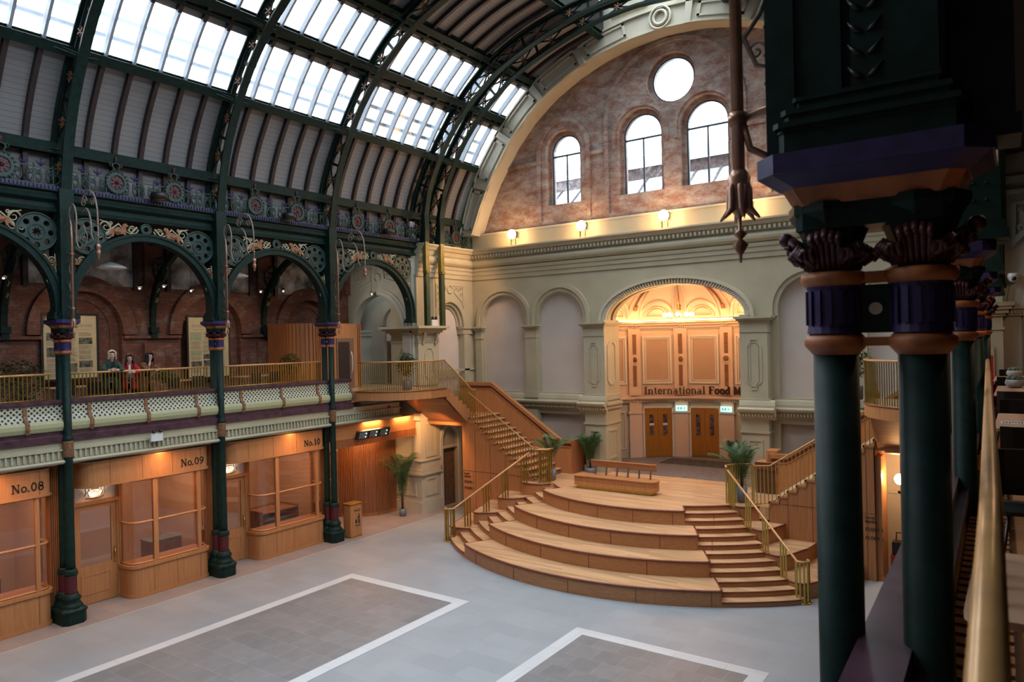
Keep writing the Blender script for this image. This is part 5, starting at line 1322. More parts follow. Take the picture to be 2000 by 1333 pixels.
t = thing('emergency_light', 'small white twin-spot emergency light on the cream beam above kiosk No.09', 'light', (-20.5, 11.35, 4.8)); mb = MB(); mb.box(-20.66, -20.58, 11.15, 11.5, 4.52, 4.74); obj('battery_box', mb, 'white', t); mb = MB(); mb.sphere((-20.56, 11.22, 4.80), .05, 10); mb.sphere((-20.56, 11.42, 4.80), .05, 10); obj('twin_spots', mb, 'black', t)
t = thing('alarm_sounder', 'small red alarm sounder on the beam under the stair landing', 'alarm', (-20.6, 20.8, 4.65)); mb = MB(); mb.prism(arc2(20.8, 4.68, .06, .06, 0, 2 * PI, 12)[:-1], -20.66, -20.58, 'yz'); obj('sounder', mb, 'red', t); mb = MB(); mb.sphere((-20.57, 20.8, 4.68), .03, 8); obj('lens', mb, 'maroon', t)

# side wall between the pier and the end wall, with its blind arch and the doorway below
mb = MB()
c = 24.87
hole1 = arch_poly(c, .92, 5.0, 7.87, 1.12, 24); hole2 = arch_poly(24.63, .52, 0.01, 2.95, .55, 20)
mb.prism([(23.9, 0), (26.55, 0), (26.55, 10.1), (23.9, 10.1)], -21.05, -20.76, 'yz', [hole1, hole2])
mb.prism([(23.9, 0), (26.55, 0), (26.55, 10.1), (23.9, 10.1)], -21.45, -21.1, 'yz', [hole2])
for r_, x in ((.92, -20.73), (.80, -20.85), (.68, -20.97)):
    o = arc2(c, 7.87, r_ + .12, r_ + .32, PI, 0, 24); i = arc2(c, 7.87, r_, r_ + .18, 0, PI, 24)
    mb.prism(o + i, x - .12, x, 'yz')
mb.box(-21.1, -20.68, 25.66, 26.5, 7.55, 7.87); mb.box(-21.1, -20.62, 25.62, 26.5, 7.79, 7.87); mb.box(-21.1, -20.70, 25.75, 26.1, 4.9, 7.55)
mb.box(-20.78, -20.70, 23.9, 26.5, 5.9, 5.98)
ent = [(-20.8, 10.0)] + [(-20.76 + p, z) for p, z in ENT] + [(-20.8, 11.42)]
mb.prism(ent, 22.7, 26.5, 'xz')
mb.ring((-20.76, c, 9.55), .17, .05, 'yz', 20, 6)
for s in (-1, 1):                                          # carved spandrels
    P = [(c + s * .25, 9.75), (c + s * .95, 9.75), (c + s * .95, 8.7), (c + s * .8, 9.0), (c + s * .3, 9.38)]
    P2 = [(c + s * .32, 9.69), (c + s * .89, 9.69), (c + s * .89, 8.92), (c + s * .8, 9.12), (c + s * .34, 9.44)]
    mb.prism(P, -20.78, -20.73, 'yz', [P2])
    for (y, z, r) in ((.42, 9.57, .09), (.62, 9.52, .12), (.78, 9.32, .10), (.80, 9.60, .08)): mb.tube([(-20.75, c + s * p[1] , p[2]) for p in spiral((y, z), r, 1.3, 0, 1, 12)], .022, 5)
struct('wall_side_left', mb, 'cream')
mb = MB(); mb.prism([(23.85, 5.2), (25.9, 5.2), (25.9, 9.2), (23.85, 9.2)], -21.10, -21.05, 'yz', ()); mb.prism(arc2(c, 7.87, .66, .78, 0, PI, 24) + [(c - .66, 5.0), (c + .66, 5.0)], -21.05, -20.99, 'yz'); struct('trim_33', mb, 'niche')
# door below, fanlight over
t = thing('arched_door', 'brown panelled door with pale arched fanlight under the left stair', 'door', (-20.95, 24.63, 0))
mb = MB(); yc = 24.63
mb.prism([(yc - .52, 0), (yc + .52, 0), (yc + .52, 2.55), (yc - .52, 2.55)], -21.0, -20.94, 'yz')
for (a, b, z0, z1) in ((-.42, -.06, .25, .95), (.06, .42, .25, .95), (-.42, -.06, 1.15, 2.4), (.06, .42, 1.15, 2.4)): mb.prism([(yc + a, z0), (yc + b, z0), (yc + b, z1), (yc + a, z1)], -20.94, -20.92, 'yz', [[(yc + a + .06, z0 + .06), (yc + b - .06, z0 + .06), (yc + b - .06, z1 - .06), (yc + a + .06, z1 - .06)]])
obj('door_leaf', mb, 'darkdoor', t)
mb = MB(); o = [(yc - .68, 0)] + arc2(yc, 2.95, .68, .72, PI, 0, 20) + [(yc + .68, 0)]; i = [(yc + .53, 0)] + arc2(yc, 2.95, .53, .56, 0, PI, 20) + [(yc - .53, 0)]
mb.prism(o + i, -20.9, -20.68, 'yz'); mb.box(-20.95, -20.74, yc - .55, yc + .55, 2.55, 2.68); obj('surround', mb, 'doorframe', t)
mb = MB(); mb.prism([(yc - .52, 2.68)] + arc2(yc, 2.95, .52, .55, PI, 0, 20) + [(yc + .52, 2.68)], -20.93, -20.9, 'yz'); obj('fanlight', mb, 'greypaint', t)

# ------------------------------------------------------------------ end wall of the gallery seen through the last arch
def gallery_end(nm, nm2, f, xe=-20.9):
    mb = MB(); y = 22.55; c = -22.9
    mb.prism([(f(-25), GF), (f(xe), GF), (f(xe), 12.3), (f(-25), 12.3)], y, y + .3, 'xz', [[(f(p[0]), p[1]) for p in arch_poly(c, 1.46, GF + .01, 7.8, 1.5, 24)]])
    mb.prism([(f(-24.9), GF), (f(-20.9), GF), (f(-20.9), 10.5), (f(-24.9), 10.5)], y + 1.0, y + 1.1, 'xz', [[(f(p[0]), p[1]) for p in arch_poly(c, .62, GF + .01, 8.0, .75, 20)]])
    for r_, d in ((1.46, .10), (1.60, .05)):
        o = arc2(c, 7.8, r_ + .16, r_ + .20, PI, 0, 28); i = arc2(c, 7.8, r_, r_ + .04, 0, PI, 28); mb.prism([(f(p[0]), p[1]) for p in o + i], y - d, y + .02, 'xz')
    o = arc2(c, 8.0, .82, .95, PI, 0, 24); i = arc2(c, 8.0, .64, .77, 0, PI, 24); mb.prism([(f(p[0]), p[1]) for p in o + i], y + .93, y + 1.02, 'xz')
    for s in (-1, 1):
        a, b = sorted((f(c + s * 1.42), f(c + s * 1.98))); mb.box(a, b, y - .12, y + 1.0, 7.55, 7.8); mb.box(a + .05, b - .05, y - .06, y + 1.0, GF, 7.55); mb.box(a - .04, b + .04, y - .18, y + .9, 7.72, 7.8)
        n = 7
        for k in range(n): mb.box(a + .04 + k * .08, a + .08 + k * .08, y - .16, y, 7.6, 7.7)
        P = [(.35, 10.45), (1.6, 10.45), (1.65, 9.25), (1.3, 9.65), (.4, 9.93)]; P2 = [(.43, 10.37), (1.52, 10.37), (1.55, 9.6), (1.3, 9.78), (.47, 10.01)]
        mb.prism([(f(c + s * p[0]), p[1]) for p in P], y - .06, y, 'xz', [[(f(c + s * p[0]), p[1]) for p in P2]])
        for (x, z, r) in ((.62, 10.18, .12), (.9, 10.12, .15), (1.18, 9.98, .14), (1.38, 10.2, .10), (1.44, 9.78, .09), (.78, 10.28, .07)): mb.tube([(f(c + s * p[1]), y - .02, p[2]) for p in spiral((x, z), r, 1.4, 0, 1, 14)], .028, 5)
    mb.ring((f(c), y - .02, 10.05), .17, .05, 'xz', 20, 6)
    mb.box(min(f(-25), f(-20.9)), max(f(-25), f(-20.9)), y - .15, y, 10.65, 10.75); mb.box(min(f(-25), f(-20.9)), max(f(-25), f(-20.9)), y - .1, y, 10.9, 11.1)
    struct(nm, mb, 'greypaint')
    mb = MB(); a, b = sorted((f(c - .7), f(c + .7))); mb.box(a, b, y + 1.12, y + 1.16, 7.3, 9.0); struct(nm2, mb, 'white')
    return y, c
gallery_end('wall_gallery_end_left', 'window_32', lambda x: x)
t = thing('gallery_door', 'dark brown door at the end of the left gallery under the grey arch', 'door', (-22.75, 23.5, GF))
mb = MB(); mb.box(-23.4, -22.1, 23.58, 23.64, GF, 7.3); obj('door_leaf', mb, 'darkdoor', t)
mb = MB(); 
for s in (-.35, -.12, .12, .35): mb = MB(); mb.box(-22.75 + s - .04, -22.75 + s + .04, 23.57, 23.58, 6.95, 7.12); obj('vent', mb, 'black', t)
# slatted timber lift box in the gallery
t = thing('lift_enclosure', 'curved slatted timber lift box standing in the left gallery', 'lift enclosure', (-23, 19.6, GF))
mb = MB()
P = rounded([(-24.5, 18.1), (-22.6, 18.1), (-22.6, 21.3), (-24.5, 21.3)], [0, 1.2, .1, 0], 10); mb.prism(P, GF, 8.05, 'xy'); obj('core', mb, 'oakplain', t)
mb = MB()
for a, b in zip(P, P[1:]):
    d = Vector((b[0] - a[0], b[1] - a[1])); L_ = d.length
    if L_ < .02: continue
    n = max(1, int(L_ / .085)); d.normalize(); nn = Vector((d.y, -d.x))
    for k in range(n):
        q = Vector(a) + d * (k + .5) * L_ / n + nn * .02
        if q.x > -22.7 and 19.8 < q.y < 21.0: continue
        mb.obox((q.x, q.y, 6.72), (d.x * .025, d.y * .025, 0), (nn.x * .03, nn.y * .03, 0), (0, 0, 1.33))
obj('slats', mb, 'slat', t)
mb = MB(); mb.box(-22.62, -22.56, 19.9, 20.8, GF, 7.45); d_ = obj('door', mb, 'darkdoor', t)
mb = MB(); mb.box(-22.56, -22.54, 19.98, 20.55, GF + .1, 7.3); obj('dark_glass', mb, 'black', d_)
mb = MB(); mb.tube([(-22.52, 20.62, 6.0), (-22.47, 20.63, 6.2), (-22.47, 20.63, 6.7), (-22.52, 20.62, 6.9)], .02, 8); obj('pull_handle', mb, 'white', d_)
# pendant dishes and spot globes in the gallery
def pendant(x, y, z, label):
    t = thing('pendant_lamp', label, 'lamp', (x, y, z), 'white dish pendants in the left gallery')
    mb = MB(); mb.lathe([(.02, z + .16), (.12, z + .13), (.34, z + .05), (.42, z), (.42, z - .02), (.30, z - .05), (.12, z - .07), (0, z - .075)], x, y, 32); obj('dish_shade', mb, 'white', t)
    mb = MB(); mb.tube([(x, y, z + .15), (x, y, 11.4)], .008, 5); obj('cable', mb, 'black', t)
pendant(-21.95, 10.80, 9.62, 'white dish pendant hanging beside the leftmost lamp bracket')
pendant(-21.95, 14.95, 9.62, 'white dish pendant hanging beside the second lamp bracket')
for i, (x, y, z) in enumerate(((-23.2, 8.5, 9.3), (-23, 12.2, 9.17), (-23, 13.0, 9.27), (-23, 13.95, 9.17), (-23, 16.7, 9.25), (-23, 17.7, 9.32), (-22.9, 22.2, 9.38))):
    lab_ = ['chrome globe spotlight nearest the left edge of the photo', 'chrome globe spotlight right of the leftmost dish pendant', 'chrome globe spotlight above the rightmost of the three people', 'chrome globe spotlight above the second history panel', 'chrome globe spotlight left of the lift box bracket', 'chrome globe spotlight above the timber lift box', 'chrome globe spotlight in front of the carved grey arch'][i]
    t = thing('globe_spotlight', lab_, 'spotlight', (x, y, z), 'chrome globe spotlights in the left gallery')
    mb = MB(); mb.sphere((x, y, z), .085, 14); obj('globe', mb, 'chrome', t)
    mb = MB(); mb.tube([(x, y, z + .08), (x, y, 11.4)], .006, 5); obj('cable', mb, 'black', t)
    mb = MB(); mb.sphere((x + .045, y - .03, z - .045), .035, 8); obj('lamp_face', mb, 'globeface', t)
for i, (y, l) in enumerate(((11.45, 'round black floodlight on the frieze above the three people'), (16.0, 'round black floodlight on the frieze above kiosk No.10'), (20.75, 'round black floodlight on the frieze above the carved grey arch'))):
    t = thing('floodlight', l, 'floodlight', (-20.4, y, 11.6), 'round black floodlights on the left frieze')
    mb = MB(); mb.lathe([(.10, 11.72), (.22, 11.70), (.25, 11.66), (.25, 11.54), (.23, 11.52)], -20.38, y, 24); mb.bar((-20.6, y, 11.55), (-20.4, y, 11.62), .06); obj('housing', mb, 'black', t)
    mb = MB(); mb.lathe([(.21, 11.515), (.0, 11.50)], -20.38, y, 20); obj('lens', mb, 'bronze', t)
# ------------------------------------------------------------------ stepped seating in front of the end wall
CX, CY = -11.0, 26.5
def pol(R, th):   # th degrees from the -y direction, positive to +x
    a = rad(th); return (CX + R * sin(a), CY - R * cos(a))
def arcp(R, t0, t1, n=None):
    n = n or max(2, int(abs(t1 - t0) / 2)); return [pol(R, t0 + (t1 - t0) * i / n) for i in range(n + 1)]
RI = [8.78, 7.73, 6.66, 5.52]
TL = [-30.4, -33.0, -35.8, -36.6]
TR = [29.8, 28.9, 27.6, 24.8]
seat = thing('stepped_seating', 'broad curved oak stepped seating stage in front of the arched entrance', 'stepped seating', (-11, 21, 0))
def band(name, outl, z0, z1, mtop='deck', mside='oakX', parent=seat):
    mb = MB(); mb.prism(outl, z0, z1, 'xy', m=0, ms=1); return obj(name, mb, [mtop, mside], parent)
def nose(parent, path, z, r=.038):
    mb = MB(); mb.tube([(p[0], p[1], z - .028) for p in path], r, 8); return obj('nosing', mb, 'nosing', parent)
for i in range(4):
    z = .45 * (i + 1); R = RI[i]; Rin = RI[i + 1] - .12 if i < 3 else 0
    tl, tr = TL[i], TR[i]
    front = arcp(R, tl, tr, 40)
    if i < 3: back = arcp(Rin, tr, tl, 30)
    else: back = [(-8.2, 26.6), (-14.6, 26.6)]
    poly = front + back; rr = [0] * len(poly); rr[0] = .45; rr[40] = .45
    # round the two front corners
    rp = rounded(poly, rr, 6)
    z0 = 0 if i == 0 else .45 * i - .02
    if i == 3:
        pl = arcp(R, tl, tr, 40) + arcp(R - .72, tr, 42.5, 6) + [(-7.7, 23.4), (-7.7, 26.45), (-14.9, 26.45), (-14.9, 23.4)] + arcp(R - .72, -47.5, tl, 6)
        rp = rounded(pl, [.45] + [0] * 39 + [.45] + [0] * (len(pl) - 41), 6)
    t_ = band('seat_tier', rp, z0, z)
    n0 = 6 + 40 + 6
    fp = rp[:n0 + 1]; 
    nose(t_, [rp[-1]] + rp[:54], z)
    # vertical panel joints in the riser
    for th in range(int(tl) + 6, int(tr), 13):
        mb = MB(); x, y = pol(R + .004, th + i * 4); mb.obox((x, y, (z0 + z) / 2 - .03), (.006, 0, 0), (0, .006, 0), (0, 0, (z - z0) / 2 - .04)); obj('panel_joint', mb, 'nosing', t_)
# small steps in the two aisles
def aisle(side_, tin, tout):
    for k in range(12):
        R = RI[0] - .012 - k * (RI[0] - RI[3] + .70) / 11.0; z = .15 * (k + 1); i = min(3, int(k / 3)); f = k / 11 * 3
        a = tin[min(3, int(k // 3))]; b = tout[0] + (tout[1] - tout[0]) * k / 11
        if k == 11: R = RI[3] - .72
        t0, t1 = a - side_ * 2.5, b + side_ * 1.0
        path = arcp(R, a, b, 10)
        outl = arcp(R, t0, t1, 12) + arcp(max(R - (.5 if k < 11 else 1.5), 2), t1, t0, 12)
        s = band('aisle_step', outl, 0 if k < 2 else z - .32, z - .004 - .0005 * k)
        nose(s, arcp(R, a, b, 12), z, .026)
aisle(-1, TL, (-44.5, -47.5)); aisle(1, TR, (43.6, 43.0))
# flat side pods outside the aisles
def pod(i, side_, corners, z):
    s = band('side_pod', rounded(corners, [0, .35, .35, 0, 0][:len(corners)], 7), 0 if i == 0 else z - .6, z)
    rp = rounded(corners, [0, .35, .35, 0, 0][:len(corners)], 7); nose(s, rp[:18 if len(corners) > 4 else 18], z, .03); return s
Lp = [[(-15.6, 21.9), (-16.55, 20.55), (-17.35, 20.35), (-18.1, 22.9), (-18.1, 23.2), (-15.4, 23.2)],
      [(-15.4, 22.4), (-16.05, 21.42), (-16.75, 21.0), (-17.5, 23.2), (-15.4, 23.2)],
      [(-15.1, 22.8), (-15.5, 22.12), (-16.2, 21.8), (-16.7, 23.2), (-15.1, 23.2)],
      [(-14.6, 23.3), (-14.95, 22.85), (-15.75, 22.75), (-15.9, 23.2), (-15.3, 24.2), (-14.6, 24.2)]]
Rp = [[(-6.3, 22.0), (-5.68, 20.85), (-5.0, 20.45), (-4.3, 21.6), (-3.9, 23.2), (-6.3, 23.2)],
      [(-6.9, 22.6), (-6.33, 21.42), (-5.7, 21.2), (-5.3, 22.4), (-5.2, 23.2), (-6.9, 23.2)],
      [(-7.5, 23.1), (-7.15, 22.35), (-6.45, 21.95), (-6.1, 23.2), (-7.5, 23.2)],
      [(-8.0, 23.4), (-7.88, 23.05), (-7.35, 22.85), (-6.9, 23.2), (-6.7, 24.2), (-8.0, 24.2)]]
for i in range(4):
    for s_, P in ((-1, Lp[i]), (1, Rp[i])):
        z = .45 * (i + 1); rr = [0, .32, .35] + [0] * (len(P) - 3)
        rp = rounded(P, rr, 7); o_ = band('side_pod', rp, 0 if i == 0 else z - .62, z - .007); nose(o_, rp[:1] + rp[1:17] + [rp[17]], z, .03)
# platform beyond the top tier, out to the side stairs
mb = MB(); mb.prism([(-15.4, 23.2), (-6.6, 23.2), (-6.6, 26.5), (-15.4, 26.5)], 1.4, 1.79, 'xy'); obj('stage_deck', mb, 'deck', seat)

# curved bench on the stage
t = thing('platform_bench', 'long oak bench with low backrest standing on the stage', 'bench', (-11.6, 22.8, 1.8))
BX = -10.3
P = rounded([(-13.45, 22.86), (BX, 22.86), (BX, 23.5), (-13.45, 23.5)], [.10, .30, .30, .1], 6)
mb = MB(); mb.prism(P, 1.92, 2.24, 'xy', m=0, ms=1); obj('seat_box', mb, ['oakX', 'oak'], t)
mb = MB(); mb.prism(rounded([(-13.47, 22.84), (BX + .02, 22.84), (BX + .02, 23.52), (-13.47, 23.52)], [.10, .30, .30, .1], 6), 2.24, 2.27, 'xy'); obj('seat_top', mb, 'oakX', t)
mb = MB(); mb.prism(rounded([(-13.38, 22.94), (BX - .1, 22.94), (BX - .1, 23.44), (-13.38, 23.44)], [.10, .28, .28, .1], 6), 1.8, 1.92, 'xy'); obj('brass_kickplate', mb, 'brass', t)
mb = MB(); mb.obox((-11.72, 23.42, 2.66), (1.27, 0, 0), (0, .025, .006), (0, -.02, .11)); mb.obox((-11.72, 23.40, 2.775), (1.28, 0, 0), (0, .05, 0), (0, 0, .012)); obj('backrest', mb, 'oakX', t)
for k in range(6):
    mb = MB(); x = -12.8 + k * .43; mb.bar((x, 23.34, 2.26), (x, 23.39, 2.57), .07, .035, (1, 0, 0)); obj('back_post', mb, 'darkdoor', t)

# ------------------------------------------------------------------ side stairs (f mirrors them to the right)
def flight(side_name, f, lab, xe=-18.85):
    S_ = thing('staircase', lab, 'staircase', (f(-17.5), 24, 0))
    def B(mb, x0, x1, *r, m=0): mb.box(min(f(x0), f(x1)), max(f(x0), f(x1)), *r, m)
    n = 12; x0, run = -15.45, (18.7 - 15.45) / 12; z0, rise = 1.8, (4.12 - 1.8) / 12
    mb = MB(); lip = MB()
    for k in range(n):
        xa, xb_ = x0 - k * run, x0 - (k + 1) * run; z = z0 + (k + 1) * rise
        B(mb, xa, xb_, 23.25, 25.25, max(0, z - rise - .14), z - .045)
        B(lip, xa + .03, xb_, 23.2, 25.25, z - .045, z)
    obj('risers', mb, 'oakplain', S_); obj('treads', lip, 'deck', S_)
    # gold studs on the risers (anti-slip inserts)
    for k in range(n):
        mb = MB(); z = z0 + (k + 1) * rise; xa = x0 - k * run
        for q in range(14): B(mb, xa + .034, xa + .002, 23.36 + q * .135, 23.43 + q * .135, z - .10, z - .05)
        obj('dark_stud_row', mb, 'nosing', S_)
    for k in range(n):
        mb = MB(); z = z0 + (k + 1) * rise; xa = x0 - k * run
        for q in range(14): B(mb, xa + .036, xa - .05, 23.36 + q * .135, 23.43 + q * .135, z - .004, z + .004)
        obj('pale_stud_row', mb, 'creamlight', S_)
    # side wall panel with stepped top
    P = [(f(x0 + .05), 0), (f(xe), 0), (f(xe), 4.12)]
    for k in range(n - 1, -1, -1):
        z = z0 + (k + 1) * rise; P += [(f(x0 - (k + 1) * run), z), (f(x0 - k * run + .02), z)]
    mb = MB(); mb.prism(P, 23.18, 23.25, 'xz'); obj('side_panel', mb, 'oak', S_)
    mb = MB()
    for x in (-18.2, -17.45, -16.7, -15.98): B(mb, x - .006, x + .006, 23.172, 23.18, 0, 2.0 + (-15.9 - x) * .70)
    B(mb, -15.4, xe, 23.172, 23.18, 1.94, 1.952)
    obj('panel_joints', mb, 'nosing', S_)
    mb = MB()
    for k in range(n):
        z = z0 + (k + 1) * rise; B(mb, x0 - k * run + .03, x0 - (k + 1) * run, 23.15, 23.2, z - .05, z + .004); B(mb, x0 - k * run + .03, x0 - k * run - .02, 23.15, 23.2, z - rise, z)
    obj('step_edging', mb, 'nosing' if False else 'oakplain', S_)
    # half landing
    mb = MB(); B(mb, -18.7, -20.7, 23.2, 25.3, 3.75, 4.12); B(mb, -20.72, -20.66, 24.2, 26.2, 4.12, 4.14); obj('half_landing', mb, 'oakplain', S_)
    # upper flight toward the camera
    m_ = 7; y0_, run2 = 23.55, (23.55 - 21.85) / 7; z1_, rise2 = 4.12, (5.38 - 4.12) / 7
    mb = MB(); lip = MB()
    for k in range(m_):
        ya, yb_ = y0_ - k * run2, y0_ - (k + 1) * run2; z = z1_ + (k + 1) * rise2
        P = [(ya, z - .045), (yb_, z - .045), (yb_, z - .42), (ya, z - .42 - rise2)]
        mb.prism(P, min(f(-18.6), f(-20.7)), max(f(-18.6), f(-20.7)), 'yz'); B(lip, -18.58, -20.7, yb_, ya + .03, z - .045, z)
    obj('upper_risers', mb, 'oakplain', S_); obj('upper_treads', lip, 'deck', S_)
    P = [(21.85, 4.98), (21.85, 5.38)]
    for k in range(m_ - 1, -1, -1): z = z1_ + (k + 1) * rise2; P += [(y0_ - (k + 1) * run2, z), (y0_ - k * run2, z)]
    P += [(23.6, 4.12), (23.95, 4.12), (23.95, 3.70), (23.45, 3.66)]
    mb = MB(); mb.prism(P, min(f(-18.6), f(-18.52)), max(f(-18.6), f(-18.52)), 'yz'); obj('upper_stringer', mb, 'oak', S_)
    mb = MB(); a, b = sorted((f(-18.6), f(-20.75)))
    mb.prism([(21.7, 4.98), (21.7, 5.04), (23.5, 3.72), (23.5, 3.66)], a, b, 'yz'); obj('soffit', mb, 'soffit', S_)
    # top landing with its bowed front
    path = [(-20.62, 19.1), (-20.1, 19.18), (-19.5, 19.42), (-19.0, 19.85), (-18.68, 20.4), (-18.54, 21.0), (-18.52, 21.85)]
    path = rounded([path[0]] + path[1:] , [0] + [.25] * 5 + [0], 3)
    P = [(f(p[0]), p[1]) for p in path + [(-21.2, 21.85), (-21.2, 19.1)]]
    mb = MB(); mb.prism(P, 5.06, 5.38, 'xy', m=0, ms=1); obj('top_landing', mb, ['deck', 'oak'], S_)
    nb = MB(); nb.tube([(f(p[0]), p[1], 5.38) for p in path], .025, 6); obj('landing_edging', nb, 'nosing', S_)
    mb = MB(); a, b = sorted((f(-20.8), f(-22.7))); mb.box(a, b, 19.0, 22.6, 5.0, 5.38); obj('bridge', mb, 'deck', S_)
    # solid inner balustrade along the wall side, with dark recessed handrail groove
    yb2 = 25.25
    prof = [(-14.92, 3.14), (-15.45, 3.14), (-18.85, 5.40), (-20.6, 5.40)]
    mb = MB(); P = [(f(p[0]), p[1]) for p in prof] + [(f(-20.6), 4.0), (f(-18.7), 4.0), (f(-15.45), 1.6), (f(-14.92), 1.6)]; mb.prism(P, yb2, yb2 + .12, 'xz'); obj('inner_wall', mb, 'oak', S_)
    def rib_(nm, d0, d1, y0, y1, m):
        mb = MB(); P = [(f(p[0]), p[1] - d0) for p in prof] + [(f(p[0]), p[1] - d1) for p in prof[::-1]]; mb.prism(P, y0, y1, 'xz'); obj(nm, mb, m, S_)
    rib_('cap', -.02, .13, yb2 - .05, yb2 + .16, 'oakX'); rib_('rail_groove', .13, .26, yb2 - .004, yb2 + .03, 'nosing'); rib_('brass_bead', .26, .285, yb2 - .03, yb2 + .03, 'railwood')
    mb = MB(); a, b = sorted((f(-14.92), f(-14.84))); mb.box(a, b, yb2, 26.5, 1.8, 3.14); obj('return_wall', mb, 'slat', S_)
    return S_
flight('left', lambda x: x, 'left oak staircase climbing from the stage up to the left gallery')
flight('right', mx, 'right oak staircase, mostly hidden behind the big near column', -18.42)
# balustrades of the stairs
def stairrails(f, tagl, lname):
    g = 'stair balustrades'
    path = [(-20.55, 19.12), (-20.1, 19.2), (-19.5, 19.44), (-19.02, 19.87), (-18.72, 20.4), (-18.58, 21.0), (-18.56, 21.85)]
    balustrade('brass balustrade round the bowed %s stair landing' % lname, [(f(p[0]), p[1], 5.38, 6.50) for p in path], 0, 0, g, .085)
    balustrade('brass balustrade down the short upper flight of the %s staircase' % lname, [(f(-18.56), 21.85, 5.38, 6.50), (f(-18.56), 23.5, 4.12, 5.22), (f(-18.56), 23.75, 4.12, 5.18)], 0, 0, g, .085)
    balustrade('brass balustrade down the long lower flight of the %s staircase' % lname, [(f(-18.50), 23.22, 4.05, 5.12), (f(-15.45), 23.22, 1.92, 3.10), (f(-14.95), 23.3, 1.8, 3.05), (f(-14.75), 23.6, 1.8, 3.05)], 0, 0, g, .12, rad=.024)
stairrails(lambda x: x, 'L', 'left'); stairrails(mx, 'R', 'right')
# long handrails down the stepped seating
def posts(label, rail, clusters, ringp):
    t = thing('step_handrail', label, 'handrail', (rail[0][0], rail[0][1], 0), 'handrails down the stepped seating')
    mb = MB(); mb.tube(rail, .035, 10); obj('handrail', mb, 'railwood', t)
    pr = None
    for (x, y, z0, z1) in clusters:
        mb = MB(); mb.box(-.02, .02, -.02, .02, 0, 1)
        if pr is None: pr = obj('brass_post', mb, 'brass', t); o = pr
        else: o = pr.copy(); COL.objects.link(o)
        o.location = (x - t.location[0], y - t.location[1], z0); o.scale = (1, 1, z1 - z0)
    if ringp:
        mb = MB(); c, r, z = ringp
        mb.lathe([(r + .05, 0), (r + .05, .03), (r - .05, .03)], c[0], c[1], 20); obj('foot_ring', mb, 'brass', t)
    return t
def railrun(a, b, ringc, sgn):
    """a top end (x,y,z) b bottom end"""
    a, b = Vector(a), Vector(b); rail = [tuple(a + Vector((0, 0, .0)))] + [tuple(a.lerp(b, u)) for u in (.3, .6, .9, 1)]
    c = Vector((ringc[0], ringc[1], 0)); r = .17
    st = math.atan2(b.y - c.y, b.x - c.x)
    for k in range(1, 8): rail.append((c.x + r * cos(st + sgn * k * .55), c.y + r * sin(st + sgn * k * .55), b.z))
    cl = []
    d = (b - a)
    for i, u0 in enumerate((.04, .30, .555, .80)):
        zt = 1.8 - .45 * i
        for j in range(3):
            u = u0 + j * .035; p = a + d * u; cl.append((p.x, p.y, zt if i else 1.8, p.z))
    for k in range(7):
        q = st + sgn * k * .62; cl.append((c.x + r * cos(q), c.y + r * sin(q), .03, b.z))
    return rail, cl, (c, r, 0)
ra = railrun((-15.35, 22.85, 2.95), (-16.95, 20.3, 1.18), (-17.10, 20.20), -1); posts('left brass handrail running down the stepped seating', *ra)
ra = railrun((-7.80, 22.95, 2.90), (-5.10, 20.35, 1.12), (-4.95, 20.38), 1); posts('right brass handrail running down the stepped seating', *ra)
t = posts('short brass newel guard at the top of the right aisle', [(-7.85, 23.0, 2.98), (-7.95, 23.2, 3.0), (-7.75, 23.5, 3.0), (-7.2, 23.6, 3.05)], [(-7.9 + .05 * k, 23.1 + .07 * k, 1.8, 3.0) for k in range(7)], None)
t = posts('short brass newel guard beside the palm at the foot of the left stair', [(-15.3, 22.95, 3.05), (-15.0, 22.95, 3.07), (-14.78, 23.2, 3.05), (-14.75, 23.6, 3.05)], [(-15.0 + .05 * k, 22.98 + .08 * k, 1.8, 3.05) for k in range(6)], None)
# directory lettering on the side panels
for f, lab in ((lambda x: x, 'dark directory lettering on the oak panel under the left stair'), (mx, 'dark directory lettering on the oak panel under the right stair')):
    t = thing('directory', lab, 'sign', (f(-18.5), 23.17, 1.5))
    for k, (s, z, h) in enumerate((('Lower', 1.80, .075), ('Market', 1.68, .075), ('FLOOR 1', 1.45, .09), ('FLOOR 2', 1.20, .09))):
        x_ = -18.78 if f(-18) < -15 else -3.85
        put_text(s, t, lambda u, v, w: (x_ + u, 23.17 - w, z + v), h, .006, 'sign', 1.3, name='text_line')

# ------------------------------------------------------------------ apse behind the big arch
AC = (-11.03, 26.9); AR = 4.75
def ap(R, a): return (AC[0] + R * sin(rad(a)), AC[1] + R * cos(rad(a)))      # angle from +y toward +x
mb = MB(); mb.prism([(-15.9, 26.45), (-6.1, 26.45)] + [ap(AR + .3, a) for a in range(90, -91, -10)], 1.4, 1.80, 'xy'); struct('floor_apse', mb, 'slate')
o = obj('entrance_mat', MB().prism(rounded([(-12.9, 29.2), (-9.9, 29.2), (-9.9, 30.6), (-12.9, 30.6)], .05, 2), 1.802, 1.815, 'xy'), 'doormat'); tag(o, 'dark entrance mat on the slate floor in front of the gold doors', 'mat')
pil = [-88, -72, -46.5, -20.5, 5, 31, 57, 78, 88]
mb = MB(); up = MB(); low = MB(); tr = MB(); fr_ = MB()
def wallseg(mb, R, a0, a1, z0, z1, t=.15, m=0):
    p, q = ap(R, a0), ap(R, a1); p2, q2 = ap(R + t, a0), ap(R + t, a1); mb.prism([p, q, q2, p2], z0, z1, 'xy', m=m)
